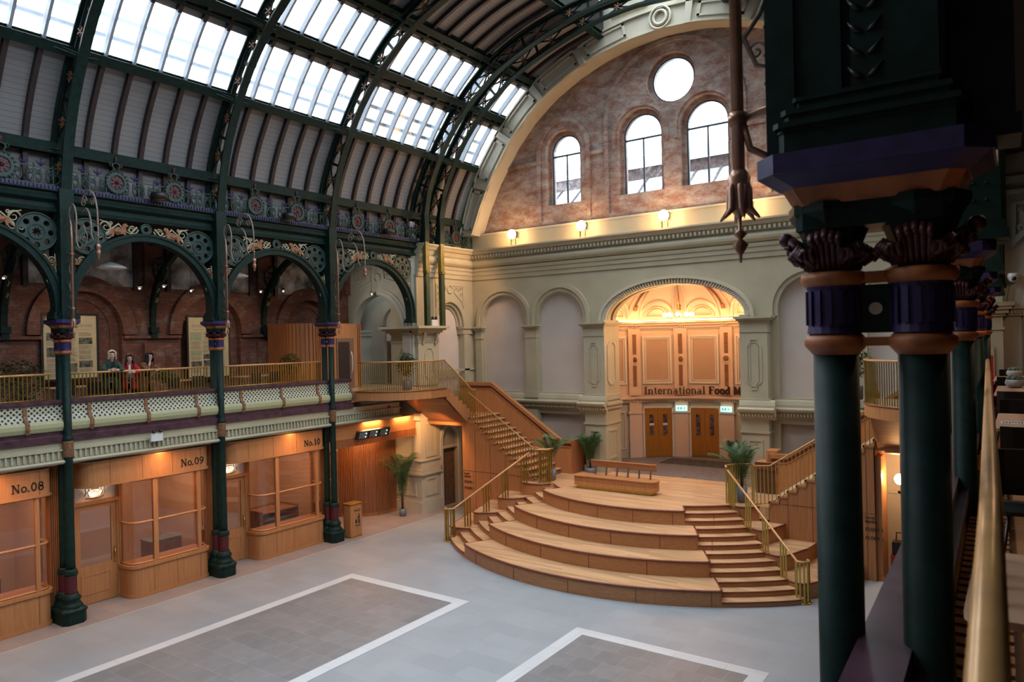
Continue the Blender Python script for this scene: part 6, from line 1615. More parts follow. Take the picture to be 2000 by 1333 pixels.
for a0, a1 in zip(pil, pil[1:]):
    wallseg(low, AR, a0, a1, 1.8, 4.5); wallseg(up, AR, a0, a1, 4.5, 8.0)
    for R, z0, z1 in ((AR - .06, 4.28, 4.36), (AR - .16, 4.36, 4.44), (AR - .26, 4.44, 4.52), (AR - .08, 4.52, 4.62), (AR - .05, 7.55, 7.62), (AR - .12, 7.62, 7.74), (AR - .22, 7.74, 7.84), (AR - .30, 7.84, 7.92)): wallseg(tr, R, a0, a1, z0, z1, .3)
    # frame panels in the upper wall
    am = (a0 + a1) / 2; c = Vector(ap(AR * cos(rad((a1 - a0) / 2)), am)); n = Vector((sin(rad(am)), cos(rad(am)))); s_ = Vector((n.y, -n.x))
    def pan(hw, z0, z1, bw, d, m, tgt):
        for (u0, u1, za, zb) in ((-hw, hw, z1 - bw, z1), (-hw, hw, z0, z0 + bw), (-hw, -hw + bw, z0 + bw, z1 - bw), (hw - bw, hw, z0 + bw, z1 - bw)):
            cc = c + s_ * ((u0 + u1) / 2) - n * d / 2; tgt.obox((cc.x, cc.y, (za + zb) / 2), (s_.x * (u1 - u0) / 2, s_.y * (u1 - u0) / 2, 0), (n.x * d / 2, n.y * d / 2, 0), (0, 0, (zb - za) / 2), m)
    pan(.66, 5.10, 7.28, .10, .07, 0, fr_); pan(.54, 5.22, 7.16, .05, .05, 0, fr_)
    cc = c - n * .012; up.obox((cc.x, cc.y, 6.19), (s_.x * .50, s_.y * .50, 0), (n.x * .01, n.y * .01, 0), (0, 0, .93), 1)
    if am < -45: 
        pan(.55, 2.2, 3.9, .05, .04, 0, tr)
struct('wall_apse_lower', low, 'greypaint'); struct('wall_apse_upper', up, ['apsepaint', 'panelfill']); 
# pilasters in the apse with pierced strips
dk = MB(); n_ = 0
for a in pil[1:-1]:
    c = Vector(ap(AR - .1, a)); n = Vector((sin(rad(a)), cos(rad(a)))); s_ = Vector((n.y, -n.x))
    def bx_(hw, z0, z1, d, mbb, dd=0): 
        q = c - n * dd; mbb.obox((q.x, q.y, (z0 + z1) / 2), (s_.x * hw, s_.y * hw, 0), (n.x * d, n.y * d, 0), (0, 0, (z1 - z0) / 2))
    bx_(.30, 1.8, 4.3, .10, tr); bx_(.36, 3.78, 3.86, .14, tr); bx_(.28, 4.6, 7.6, .08, tr)
    for k in range(26 if False else 9):
        bx_(.055, 4.98 + .0, 4.98, .001, tr)
    bx_(.085, 5.0, 5.95, .02, dk, .075); bx_(.085, 6.45, 7.35, .02, dk, .075)
    q = c - n * .09; dk.sphere((q.x, q.y, 6.2), .11, 10, 0, (1, .5, 1)); tr.ring((q.x, q.y, 6.2), .15, .03, 'xz', 16, 5)
for k in range(0, 160):
    a = -84 + k * 1.05; x, y = ap(AR - .20, a); tr.box(x - .022, x + .022, y - .03, y + .03, 4.29, 4.36)
    x, y = ap(AR - .16, a); tr.box(x - .022, x + .022, y - .03, y + .03, 7.66, 7.74)
struct('trim_39', fr_, 'doorframe'); struct('trim_34', tr, 'apsepaint'); struct('trim_35', dk, 'bronze')
# half dome with lunettes and dark ribs
mb = MB(); n1, n2 = 28, 10
vs = []; fs = []
for i in range(n1 + 1):
    a = -84 + 168 * i / n1
    for j in range(n2 + 1):
        b = PI / 2 * j / n2; x, y = ap((AR - .15) * cos(b) + .0, a); vs.append((x, y, 7.98 + 1.75 * sin(b)))
for i in range(n1):
    for j in range(n2): k = i * (n2 + 1) + j; fs.append((k, k + 1, k + n2 + 2, k + n2 + 1))
mb.add(vs, fs, 0, True)
mb.prism([(-16.2, 7.9), (-5.9, 7.9), (-5.9, 9.9), (-16.2, 9.9)], YE + .72, YE + .82, 'xz', [[(p[0], p[1]) for p in arc2(AX - .03, 7.95, 2.85, 1.34, PI, 0, 24)] + [(-8.2, 7.92), (-13.86, 7.92)]])
struct('ceiling_apse', mb, 'apsepaint')
mb = MB(); dk = MB()
for a in pil[1:-1]:
    P = []; Q = []
    for j in range(9):
        b = PI / 2 * (.16 + .66 * j / 8); x, y = ap((AR - .22) * cos(b), a); P.append(Vector((x, y, 7.98 + 1.72 * sin(b))))
    for p, q in zip(P, P[1:]): dk.bar(p, q, .17, .03, (-sin(rad(a)), -cos(rad(a)), .4)); 
    for s_ in (-3.6, 3.6):
        L_ = []
        for j in range(9):
            b = PI / 2 * (.05 + .8 * j / 8); x, y = ap((AR - .20) * cos(b), a + s_); L_.append((x, y, 7.98 + 1.73 * sin(b)))
        mb.tube(L_, .045, 6)
for a0, a1 in zip(pil, pil[1:]):
    am = (a0 + a1) / 2
    if abs(am) > 75: continue
    for w, h, r_ in ((9.2, .78, .075), (6.3, .52, .04), (5.2, .42, .03)):
        L_ = []
        for q in range(15):
            t_ = PI * q / 14; a = am + w * cos(t_); zz = 8.06 + h * sin(t_); b = math.asin(min(1, (zz - 7.98) / 1.75)); x, y = ap((AR - .2) * cos(b), a); L_.append((x, y, zz))
        mb.tube(L_, r_, 6)
    L_ = [ap((AR - .22) * cos(.08), am - 6.3 + 12.6 * q / 4) for q in range(5)]; mb.tube([(p[0], p[1], 8.14) for p in L_], .035, 6)
struct('trim_36', mb, 'apsepaint'); struct('trim_37', dk, 'bronze')
# cove light
mb = MB(); mb.tube([(*ap(AR - .36, a), 7.965) for a in range(-80, 82, 4)], .022, 5); t = obj('cove_light', mb, 'cove'); tag(t, 'glowing orange strip light along the cornice of the domed entrance', 'light')
# chandelier
cxx, cyy, cz = -11.1, 27.3, 8.05
t = thing('chandelier', 'glowing chandelier hanging in the domed entrance', 'chandelier', (cxx, cyy, cz))
mb = MB(); mb.tube([(cxx, cyy, cz + .05), (cxx, cyy, 9.6)], .012, 6); mb.sphere((cxx, cyy, cz), .09, 10)
for k in range(10): a = k * PI / 5; mb.tube([(cxx, cyy, cz - .04), (cxx + .25 * cos(a), cyy + .25 * sin(a), cz - .14), (cxx + .55 * cos(a), cyy + .55 * sin(a), cz - .02)], .012, 5)
obj('brass_frame', mb, 'brass', t)
for k in range(10):
    a = k * PI / 5; mb = MB(); mb.sphere((cxx + .55 * cos(a), cyy + .55 * sin(a), cz + .03), .085, 8); obj('bulb', mb, 'warmbulb', t)
# the doors
def double_door(a, label, single=False):
    c = Vector(ap(AR - .12, a)); n = Vector((sin(rad(a)), cos(rad(a)))); s_ = Vector((n.y, -n.x)); t = thing('entrance_door', label, 'door', (c.x, c.y, 1.8), 'varnished entrance doors')
    def q(u0, u1, z0, z1, d0, d1, m, nm, par):
        mb = MB(); e = c + s_ * (u0 + u1) / 2 - n * (d0 + d1) / 2; mb.obox((e.x, e.y, (z0 + z1) / 2), (s_.x * (u1 - u0) / 2, s_.y * (u1 - u0) / 2, 0), (n.x * (d1 - d0) / 2, n.y * (d1 - d0) / 2, 0), (0, 0, (z1 - z0) / 2)); return obj(nm, mb, m, par)
    for s in (-1, 1):
        u0, u1 = (-.60, -.006) if s < 0 else (.006, .60)
        lf = q(u0, u1, 1.82, 3.98, 0, .04, 'golddoor', 'door_leaf', t)
        m_ = (u0 + u1) / 2
        q(m_ - .09, m_ + .09, 2.78, 3.72, .04, .05, 'doorglass', 'glass', lf)
        q(m_ - .17, m_ + .17, 2.08, 2.45, .04, .055, 'golddoor', 'lower_panel', lf)
        if single: q(m_ - .10, m_ + .10, 3.22, 3.32, .05, .056, 'white', 'notice', lf)
        else: q(u0 + .03, u1 - .03, 1.86, 2.0, .04, .05, 'brass', 'kick_plate', lf)
    q(-.70, -.61, 1.8, 4.1, -.02, .07, 'doorframe', 'frame_post', t); q(.61, .74, 1.8, 4.1, -.02, .07, 'doorframe', 'frame_post', t); q(-.7, .74, 4.0, 4.1, -.02, .07, 'doorframe', 'frame_head', t)
double_door(-33.5, 'left varnished double door with two white notices on its glass', True)
double_door(-7.8, 'right varnished double door with brass kick plates', False)
for a, l in ((-20.5, 'green exit sign between the two gold entrance doors'), (5, 'green exit sign right of the right gold entrance door')):
    c = Vector(ap(AR - .32, a)); n = Vector((sin(rad(a)), cos(rad(a)))); s_ = Vector((n.y, -n.x)); t = thing('exit_sign', l, 'sign', (c.x, c.y, 4.0), 'green exit signs by the doors')
    mb = MB(); mb.obox((c.x, c.y, 4.0), (s_.x * .25, s_.y * .25, 0), (n.x * .03, n.y * .03, 0), (0, 0, .12)); obj('lit_face', mb, 'exit', t)
    e = c - n * .034; mb = MB()
    for (u, w, z, h) in ((-.15, .02, 0, .06), (-.11, .012, -.01, .045), (-.02, .03, 0, .05), (.09, .035, 0, .012), (.14, .012, 0, .05)): f_ = e + s_ * u; mb.obox((f_.x, f_.y, 4.0 + z), (s_.x * w, s_.y * w, 0), (n.x * .002, n.y * .002, 0), (0, 0, h))
    obj('pictogram', mb, 'exitmark', t)
# shop name over the doors
t = thing('sign_lettering', 'dark serif shop name lettering curving above the gold entrance doors', 'sign', (-12.5, 31, 4.6))
RS = AR - .22
def onarc(u, v, w, z=4.64, a0=-41.5):
    a = a0 + math.degrees(u / RS); x, y = ap(RS - w, a); return (x, y, z + v)
o1 = put_text('International', t, lambda u, v, w: onarc(u, v, w), .335, .05, 'letter', 1.0, name='lettering')
W1_ = sum(G[c][0] + .04 for c in 'International ') * .335
o2 = put_text('Food Market', t, lambda u, v, w: onarc(u + W1_, v, w), .335, .05, 'letter', 1.5, name='lettering')
for x, l in ((-18.27, 'glowing floodlight on the cornice nearest the left corner'), (-14.78, 'glowing floodlight on the cornice, second from the left corner'), (-11.17, 'brightest glowing floodlight on the cornice under the round window'), (-8.0, 'glowing floodlight on the cornice behind the near lamp pole')):
    t = thing('cornice_floodlight', l, 'floodlight', (x, YE - .2, 11.5), 'warm floodlights standing on the end wall cornice')
    mb = MB(); mb.box(x - .16, x + .16, YE - .22, YE - .14, 11.72, 12.02); mb.bar((x - .12, YE - .18, 11.42), (x - .12, YE - .18, 11.8), .03); mb.bar((x + .12, YE - .18, 11.42), (x + .12, YE - .18, 11.8), .03); obj('housing', mb, 'black', t)
    mb = MB(); mb.sphere((x, YE - .30, 11.87), .21, 16, 0, (1, .6, 1)); obj('lit_lens', mb, 'warmlamp', t)
# ------------------------------------------------------------------ right gallery, where the photographer stands
def shr(x, y): return x - .022 * (y - 1.5)
mb = MB(); mb.prism([(-.36, -2), (1.9, -2), (1.9, 22.6), (-1.35, 22.6), (-1.35, 19.6), (-.86, 19.5)], GF - .25, GF - .02, 'xy'); struct('floor_gallery_right', mb, 'oakX')
# purple ledge between the shafts, strip and slatted boards
def sheared(name, pts, z0, z1, m, y0=-1, y1=19.3, par=None, lab=None, cat=None):
    mb = MB(); a, b = pts
    P = [(a - .022 * (y0 - 3.5), y0), (b - .022 * (y0 - 3.5), y0), (b - .022 * (y1 - 3.5), y1), (a - .022 * (y1 - 3.5), y1)]; mb.prism(P, z0, z1, 'xy'); return obj(name, mb, m, par)
t = thing('balcony_edge', 'plum painted gallery ledge running between the near column shafts', 'balcony edge', (-.55, 8, 5.4))
sheared('ledge', (-.64, -.42), 5.70, 5.8, 'plum', par=t); sheared('fascia', (-.635, -.60), 5.0, 5.7, 'plum', par=t); sheared('lower_step', (-.44, -.34), 5.60, 5.70, 'plum', par=t); sheared('lower_band', (-.64, -.6), 4.6, 5.0, 'plum', par=t)
t = thing('slatted_margin', 'narrow slatted timber margin between the ledge and the near handrail', 'grille', (-.2, 8, 5.4))
mb = MB()
for k in range(100):
    y = .6 + k * .16; x = -.34 - .022 * (y - 3.5); mb.box(x, x + .30, y, y + .10, 5.42, 5.45)
obj('slats', mb, 'slat', t); sheared('tray', (-.34, -.02), 5.38, 5.42, 'black', par=t)
bt = balustrade('blurred brass handrail and balusters running away right beside the camera', [(-.03, .4, 5.45, 6.60), (-.10, 3.0, 5.45, 6.60), (-.62, 18.6, 5.45, 6.60)], 0, 0, 'gallery balustrades', .22, rad=.036)
mb = MB(); mb.box(-20.9 + 19.0, -1.0, 26, 26, 0, 1)
# cream beam and rooms under the right gallery
mb = MB(); mb.prism([(-1.0, 4.2), (-.7, 4.2), (-.7, 4.8), (-1.0, 4.8)], 6, 21.6, 'xz'); struct('trim_38', mb, 'cream')
gy, gc = gallery_end('wall_gallery_end_right', 'window_33', lambda x: -22.0 - x + .55, -20.2)
mb = MB(); mb.box(-1.40, -.40, 22.25, 22.5, 7.9, 12.2); mb.box(-1.36, -.40, 22.2, 22.5, GF, 7.4)
for g, a, b in ((.03, 7.2, 7.27), (.06, 7.55, 7.62), (.13, 7.62, 7.72), (.2, 7.72, 7.80), (.25, 7.80, 7.9), (0, 7.4, 7.6)): mb.box(-1.36 - g, -.40 + g, 22.2 - g, 22.5, a, b)
octpanel(mb, -1.15, -.6, 5.7, 7.05, 22.2, 'xz', .04)
mb.box(-1.36, -.40, 22.2, 22.6, 0, GF)
struct('pillar_right', mb, 'cream')
mb = MB(); mb.box(1.9, 2.2, -3, 22.6, 0, 12); mb.box(-.9, 2.2, -3.2, -3, 0, 12); struct('wall_right', mb, 'creamlight')
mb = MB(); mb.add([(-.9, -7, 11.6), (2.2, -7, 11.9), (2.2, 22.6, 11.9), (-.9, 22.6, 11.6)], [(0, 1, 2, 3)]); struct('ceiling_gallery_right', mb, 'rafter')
t = thing('fire_alarm', 'small red alarm call point on the wall at the far end of the right gallery', 'alarm', (-.45, 22.4, 6.65)); mb = MB(); mb.box(-.55, -.43, 22.42, 22.5, 6.58, 6.70); obj('case', mb, 'red', t); mb = MB(); mb.box(-.53, -.45, 22.41, 22.42, 6.62, 6.66); obj('label_plate', mb, 'white', t)
t = thing('dome_camera', 'white dome camera on the far wall of the right gallery', 'camera', (-.1, 22.9, 8.5)); mb = MB(); mb.lathe([(.12, 8.62), (.13, 8.52), (.11, 8.46)], -.17, 22.35, 16); mb.sphere((-.17, 22.33, 8.50), .11, 14); obj('shell', mb, 'white', t); mb = MB(); mb.sphere((-.15, 22.24, 8.48), .055, 10); obj('lens', mb, 'black', t)
# tables, chairs, succulents
def table(x0, x1, y0, y1, label, ztop=6.15, loc=None):
    t = thing('cafe_table', label, 'table', ((x0 + x1) / 2, (y0 + y1) / 2, GF), 'ash topped tables on the right gallery')
    mb = MB(); mb.prism(rounded([(x0, y0), (x1, y0), (x1, y1), (x0, y1)], .06, 4), ztop - .03, ztop, 'xy'); obj('table_top', mb, 'tabletop', t)
    for x in (x0 + .12, x1 - .12):
        for y in (y0 + .1, y1 - .1):
            mb = MB(); mb.tube([(x, y, ztop - .03), (x + (.05 if x < (x0 + x1) / 2 else -.05) * -1, y, GF)], .014, 6); obj('leg', mb, 'black', t)
    return t
table(-.20, .75, 3.15, 4.12, 'pale table top nearest the camera, cut by the right edge')
table(-.27, .95, 9.3, 11.0, 'pale table with a small printed notice lying on it, behind the nearest')
table(-.40, .95, 14.2, 16.4, 'pale table carrying the nearer succulent bowl')
table(-.52, .9, 18.2, 19.9, 'pale table carrying the farther succulent bowl')
t = thing('table_notice', 'small printed notice lying flat on the pale table', 'notice', (-.05, 9.9, 6.15)); mb = MB(); mb.box(-.22, .2, 9.75, 10.0, 6.152, 6.157); obj('paper', mb, 'white', t)
mb = MB(); r = random.Random(4)
for k in range(14): x = -.20 + .028 * k; mb.box(x, x + .018, 9.80 + r.random() * .04, 9.92 + r.random() * .04, 6.157, 6.159)
obj('printed_marks', mb, 'sign', t)
def chair(x, y, rz, label):
    t = thing('black_chair', label, 'chair', (x, y, GF), 'black chairs on the right gallery', world=False); t.rotation_euler = (0, 0, rz)
    mb = MB(); P = rounded([(-.22, -.22), (.22, -.22), (.22, .22), (-.22, .22)], .08, 4); mb.prism(P, .43, .46, 'xy'); obj('seat', mb, 'black', t)
    mb = MB(); b = [(-.22, .20), (-.12, .235), (.12, .235), (.22, .20)]; mb.prism(b + [(p[0], p[1] + .02) for p in b[::-1]], .50, .86, 'xy'); obj('backrest', mb, 'black', t)
    for s in (-1, 1):
        mb = MB(); mb.tube([(s * .17, -.15, .43), (s * .24, -.24, .02), (s * .24, .26, .02), (s * .17, .17, .43), (s * .19, .22, .62)], .011, 6); obj('leg', mb, 'black', t)
    return t
c0 = chair(.03, 6.7, .2, 'black chair nearest the camera beyond the first table')
for x, y, rz, l in ((-.0, 8.75, PI + .1, 'black chair tucked at the near side of the notice table'), (-.05, 11.6, 0, 'black chair beyond the notice table'), (-.12, 13.6, PI, 'black chair at the near side of the succulent table'), (-.15, 16.9, 0, 'black chair between the two succulent tables'), (-.22, 17.7, PI, 'black chair nearest the far table'), (-.25, 20.5, 0, 'black chair beyond the far table')):
    dup(c0, (x, y, GF), rz, label=l)
def succulent(x, y, label):
    t = thing('succulent_bowl', label, 'potted succulent', (x, y, 6.15), 'succulents in concrete bowls', world=False)
    mb = MB(); mb.lathe([(.06, 0), (.13, .03), (.155, .09), (.135, .15), (.12, .15), (.12, .13), (0, .13)], 0, 0, 20); obj('bowl', mb, 'concretepot', t)
    mb = MB(); r = random.Random(2)
    for cxy in ((0, 0), (.06, .04), (-.06, .03), (.02, -.06)):
        for q in range(14):
            a = q * 2.4; e = .1 + q * .085; L_ = .09; d = Vector((cos(a) * sin(e), sin(a) * sin(e), cos(e))); p = Vector((cxy[0], cxy[1], .14)); mb.tube([p, p + d * L_ * .6, p + d * L_], [.010, .016, .003], 5)
    obj('rosettes', mb, 'succulent', t); return t
s0 = succulent(-.13, 15.9, 'nearer succulent in a pale concrete bowl'); dup(s0, (-.16, 19.4, 6.15), label='farther succulent in a pale concrete bowl')
t = thing('fire_extinguisher_stand', 'red extinguisher stand by the far end of the near handrail', 'extinguisher', (-.45, 20, GF)); mb = MB(); mb.box(-.62, -.56, 19.6, 20.0, GF, 6.62); mb.box(-.62, -.25, 19.6, 20.0, GF, GF + .06); obj('stand', mb, 'red', t)
for x in (-.5, -.34): mb = MB(); mb.lathe([(.07, GF + .06), (.075, GF + .1), (.075, GF + .5), (.04, GF + .58), (.02, GF + .62)], x, 19.75, 12); obj('cylinder', mb, 'red', t)
mb = MB(); mb.tube([(-.5, 19.75, GF + .62), (-.43, 19.7, GF + .6), (-.42, 19.68, GF + .3)], .012, 5); mb.box(-.53, -.47, 19.7, 19.8, GF + .6, GF + .66); obj('hose', mb, 'black', t)
t = thing('oak_screen', 'slatted oak counter at the far end of the right gallery', 'counter', (-1.2, 21, GF)); mb = MB(); mb.box(-1.9, -.75, 20.6, 20.75, GF, 6.55); obj('panel', mb, 'oakplain', t); mb = MB(); mb.box(-1.92, -.72, 20.55, 20.8, 6.5, 6.58); obj('top', mb, 'railwood', t)
# ground floor entrance under the right landing
mb = MB(); mb.prism([(-3.6, 0), (2, 0), (2, 5.1), (-3.6, 5.1)], 25.3, 25.5, 'xz'); mb.box(-3.5, 2, 25.22, 25.3, 3.7, 3.8); mb.box(-3.5, 2, 25.24, 25.3, 2.2, 2.28)
for x in (-3.2, -2.6, -2.0, -1.3): mb.box(x - .04, x + .04, 25.24, 25.3, 0, 3.7)
mb.box(-3.1, 2, 25.24, 25.3, 0, .25)
struct('wall_under_landing', mb, 'niche')
t = thing('oak_fin', 'tall oak fin panel lit by a wall lamp under the right stair landing', 'panel', (-3.4, 23.6, 0)); mb = MB(); mb.box(-3.66, -3.42, 23.3, 24.3, 0, 3.6); obj('panel', mb, 'oakplain', t)
mb = MB(); mb.box(-3.68, -3.40, 23.27, 23.33, 0, .12); obj('skirting', mb, 'oakX', t)
t = thing('wall_lamp', 'round glowing wall lamp beside the oak fin under the right landing', 'lamp', (-3.02, 24.2, 2.87)); mb = MB(); mb.sphere((-3.02, 24.0, 2.87), .16, 14); obj('glowing_globe', mb, 'warmlamp', t); mb = MB(); mb.bar((-3.02, 24.1, 2.87), (-3.02, 25.25, 2.87), .04); obj('arm', mb, 'brass', t)
t = thing('cleaning_trolley', 'red and black cleaning trolley standing on the floor beside the oak fin', 'trolley', (-3.05, 24.1, 0)); mb = MB(); mb.box(-3.3, -2.8, 23.9, 24.3, .25, .62); mb.sphere((-3.1, 24.1, .62), .18, 10, 0, (1, 1, .5)); obj('red_bin', mb, 'red', t); mb = MB(); mb.box(-3.27, -2.85, 23.95, 24.3, .62, 1.0); mb.tube([(-3.2, 24.3, .9), (-3.2, 24.35, 1.2), (-2.9, 24.35, 1.2)], .02, 6); obj('black_top', mb, 'black', t)
mb = MB()
for x in (-3.25, -2.85):
    for y in (23.95, 24.25): mb = MB(); mb.sphere((x, y, .06), .06, 8); obj('wheel', mb, 'black', t)
mb = MB(); mb.box(-3.3, -2.8, 23.9, 24.3, .1, .25); obj('chassis', mb, 'black', t)
t = thing('newel_counter', 'small stepped oak block at the wall end of the right stair', 'counter', (-6.8, 25.4, 1.8)); mb = MB(); mb.box(-7.6, -6.9, 25.2, 25.9, 1.8, 2.85); mb.box(-7.25, -6.9, 25.3, 25.9, 2.85, 3.25); obj('block', mb, 'oak', t); mb = MB(); mb.box(-7.63, -6.87, 25.17, 25.93, 2.6, 2.7); obj('dark_band', mb, 'nosing', t)
# ------------------------------------------------------------------ plants
def palm(loc, label, h=2.0, spread=.8, fr=9, seed=1, potr=.17, poth=.42, dark=False):
    r = random.Random(seed); t = thing('potted_palm', label, 'plant', loc, world=False)
    mb = MB(); mb.lathe([(potr * .75, 0), (potr, .03), (potr * 1.08, poth), (potr * .95, poth), (potr * .9, poth - .05), (0, poth - .05)], 0, 0, 18); obj('pot', mb, 'pot', t)
    st = MB()
    for k in range(3): a = k * 2.1; st.tube([(.03 * cos(a), .03 * sin(a), poth - .06), (.05 * cos(a), .05 * sin(a), h * .55)], [.025, .014], 6)
    obj('stems', st, 'stem', t)
    for k in range(fr):
        mb = MB(); a = 2 * PI * k / fr + r.random() * .5; base = Vector((0, 0, poth + r.random() * h * .35)); L_ = h - base.z; tilt = .25 + r.random() * .65
        d = Vector((cos(a), sin(a), 0)); P = []
        for q in range(9):
            u = q / 8; P.append(base + d * spread * (u * tilt * .7 + u * u * .45 * tilt + u ** 3 * .15) + Vector((0, 0, L_ * (u * 1.15 - .32 * u * u * (1 + tilt * .7)))))
        mb.tube(P, [.012 - .001 * q for q in range(9)], 5)
        sd = d.cross(Vector((0, 0, 1)))
        for q in range(2, 26):
            u = q / 26; i = min(int(u * 8), 7); p = P[i].lerp(P[i + 1], u * 8 - i); tg = (P[i + 1] - P[i]).normalized(); ll = (.34 if h > 1.5 else .24) * (1 - abs(u - .45) * 1.1) + .05
            for s in (-1, 1):
                w = (sd * s * .75 + tg * .7 + Vector((0, 0, -.12))).normalized(); nn = tg * .014; e = p + w * ll + Vector((0, 0, -.05)); m_ = p + w * ll * .5
                mb.add([p - nn * .4, m_ - nn, e, m_ + nn], [(0, 1, 2, 3)])
        obj('frond', mb, 'leafdark' if dark else 'leaf', t, fix=False)
    return t
def bush(loc, label, h, R, n, seed, trunk=True, potr=.18, poth=.38, z0=None, mat_='leaf', flat=1.0):
    r = random.Random(seed); t = thing('potted_tree', label, 'plant', loc, world=False)
    mb = MB(); mb.lathe([(potr * .8, 0), (potr, .03), (potr * 1.05, poth), (potr * .93, poth), (0, poth - .04)], 0, 0, 18)
    for k in range(3): mb.bar((potr * .6 * cos(k * 2.1), potr * .6 * sin(k * 2.1), -.0), (potr * .6 * cos(k * 2.1), potr * .6 * sin(k * 2.1), .04), .03)
    obj('pot', mb, 'pot', t)
    st = MB(); z0 = h * .5 if z0 is None else z0
    st.tube([(0, 0, poth - .05), (.02, .01, z0), (0, 0, h * .85)], [.022, .018, .008], 6)
    for k in range(14): a = r.random() * 6.28; z = z0 + r.random() * (h - z0) * .7; st.tube([(0, 0, z), (R * .7 * cos(a), R * .7 * sin(a), z + .12)], [.008, .003], 4)
    obj('trunk', st, 'stem', t)
    lf = MB()
    for k in range(n):
        while True:
            p = Vector((r.uniform(-1, 1), r.uniform(-1, 1), r.uniform(-1, 1)))
            if p.length < 1: break
        zc = (h + z0) / 2; q = Vector((p.x * R, p.y * R, zc + p.z * (h - z0) / 2 * flat)); a = r.random() * 6.28; d = Vector((cos(a), sin(a), r.uniform(-.7, .4))).normalized(); s = d.cross(Vector((0, 0, 1))).normalized() * .028; L_ = .12 + r.random() * .06
        lf.add([q, q + d * L_ * .45 + s, q + d * L_ + Vector((0, 0, -.02)), q + d * L_ * .45 - s], [(0, 1, 2, 3)])
    obj('foliage', lf, mat_, t, fix=False)['kind'] = 'stuff'
    return t
palm((-21.25, 22.1, 0), 'tall arching palm in a small grey pot before the slatted screen', 3.1, .85, 17, 3, .14, .32)
palm((-14.95, 23.75, 1.8), 'palm in a grey pot at the foot of the left stair', 1.95, .85, 9, 5, .18, .45)
palm((-14.35, 25.75, 1.8), 'compact palm in front of the left pier of the big arch', 1.85, .48, 15, 6, .2, .22)
palm((-7.55, 23.55, 1.8), 'spreading palm inside the brass guard at the foot of the right stair', 2.1, .85, 13, 8, .16, .5)
palm((-8.45, 25.85, 1.8), 'dark palm in front of the right pier of the big arch', 1.95, .45, 15, 9, .2, .3, dark=True)
bush((-19.45, 20.6, 5.38), 'bushy weeping fig in a grey pot on the left stair landing', 1.5, .36, 620, 4, mat_='leafdark', z0=.55)
bush((-3.75, 21.6, 5.38), 'weeping fig in a grey pot on the right landing between the near shafts', 1.7, .36, 560, 7, z0=.55)
bush((-22.6, 8.6, GF), 'dark bushy plant at the left edge of the gallery', 1.65, .65, 900, 12, mat_='leafdark', z0=.35, potr=.25)
bush((-22.2, 17.3, GF), 'dark feathery plant in front of the timber lift box', 1.55, .42, 500, 13, mat_='leafdark', z0=.6)
bush((-22.6, 12.7, GF), 'low green plant behind the woman in the brown coat', 1.2, .3, 260, 14, z0=.7)
# gallery tables seen through the left balusters
for x, y, l in ((-22.9, 10.15, 'low table behind the first gallery column'), (-22.9, 13.3, 'low table right of the three people'), (-22.9, 16.3, 'low table behind the third gallery balustrade')):
    t = thing('gallery_table', l, 'table', (x, y, GF), 'tables on the left gallery')
    mb = MB(); mb.prism(rounded([(x - .35, y - .8), (x + .35, y - .8), (x + .35, y + .8), (x - .35, y + .8)], .05, 3), GF + .71, GF + .74, 'xy'); obj('table_top', mb, 'tabletop', t)
    for sx in (-.28, .28):
        for sy in (-.7, .7): mb = MB(); mb.tube([(x + sx, y + sy, GF), (x + sx, y + sy, GF + .71)], .018, 6); obj('leg', mb, 'black', t)
lc = chair(-22.2, 9.75, PI / 2, 'black chair at the low table behind the first gallery column'); lc['group'] = 'black chairs on the left gallery'
for x, y, l in ((-22.2, 10.5, 'black chair left of the three people'), (-22.2, 12.9, 'black chair right of the brown coat'), (-22.2, 13.8, 'black chair beside the second gallery column'), (-22.2, 16.0, 'black chair at the third low table'), (-22.2, 16.8, 'black chair next to the feathery plant')):
    dup(lc, (x, y, GF), PI / 2, label=l)

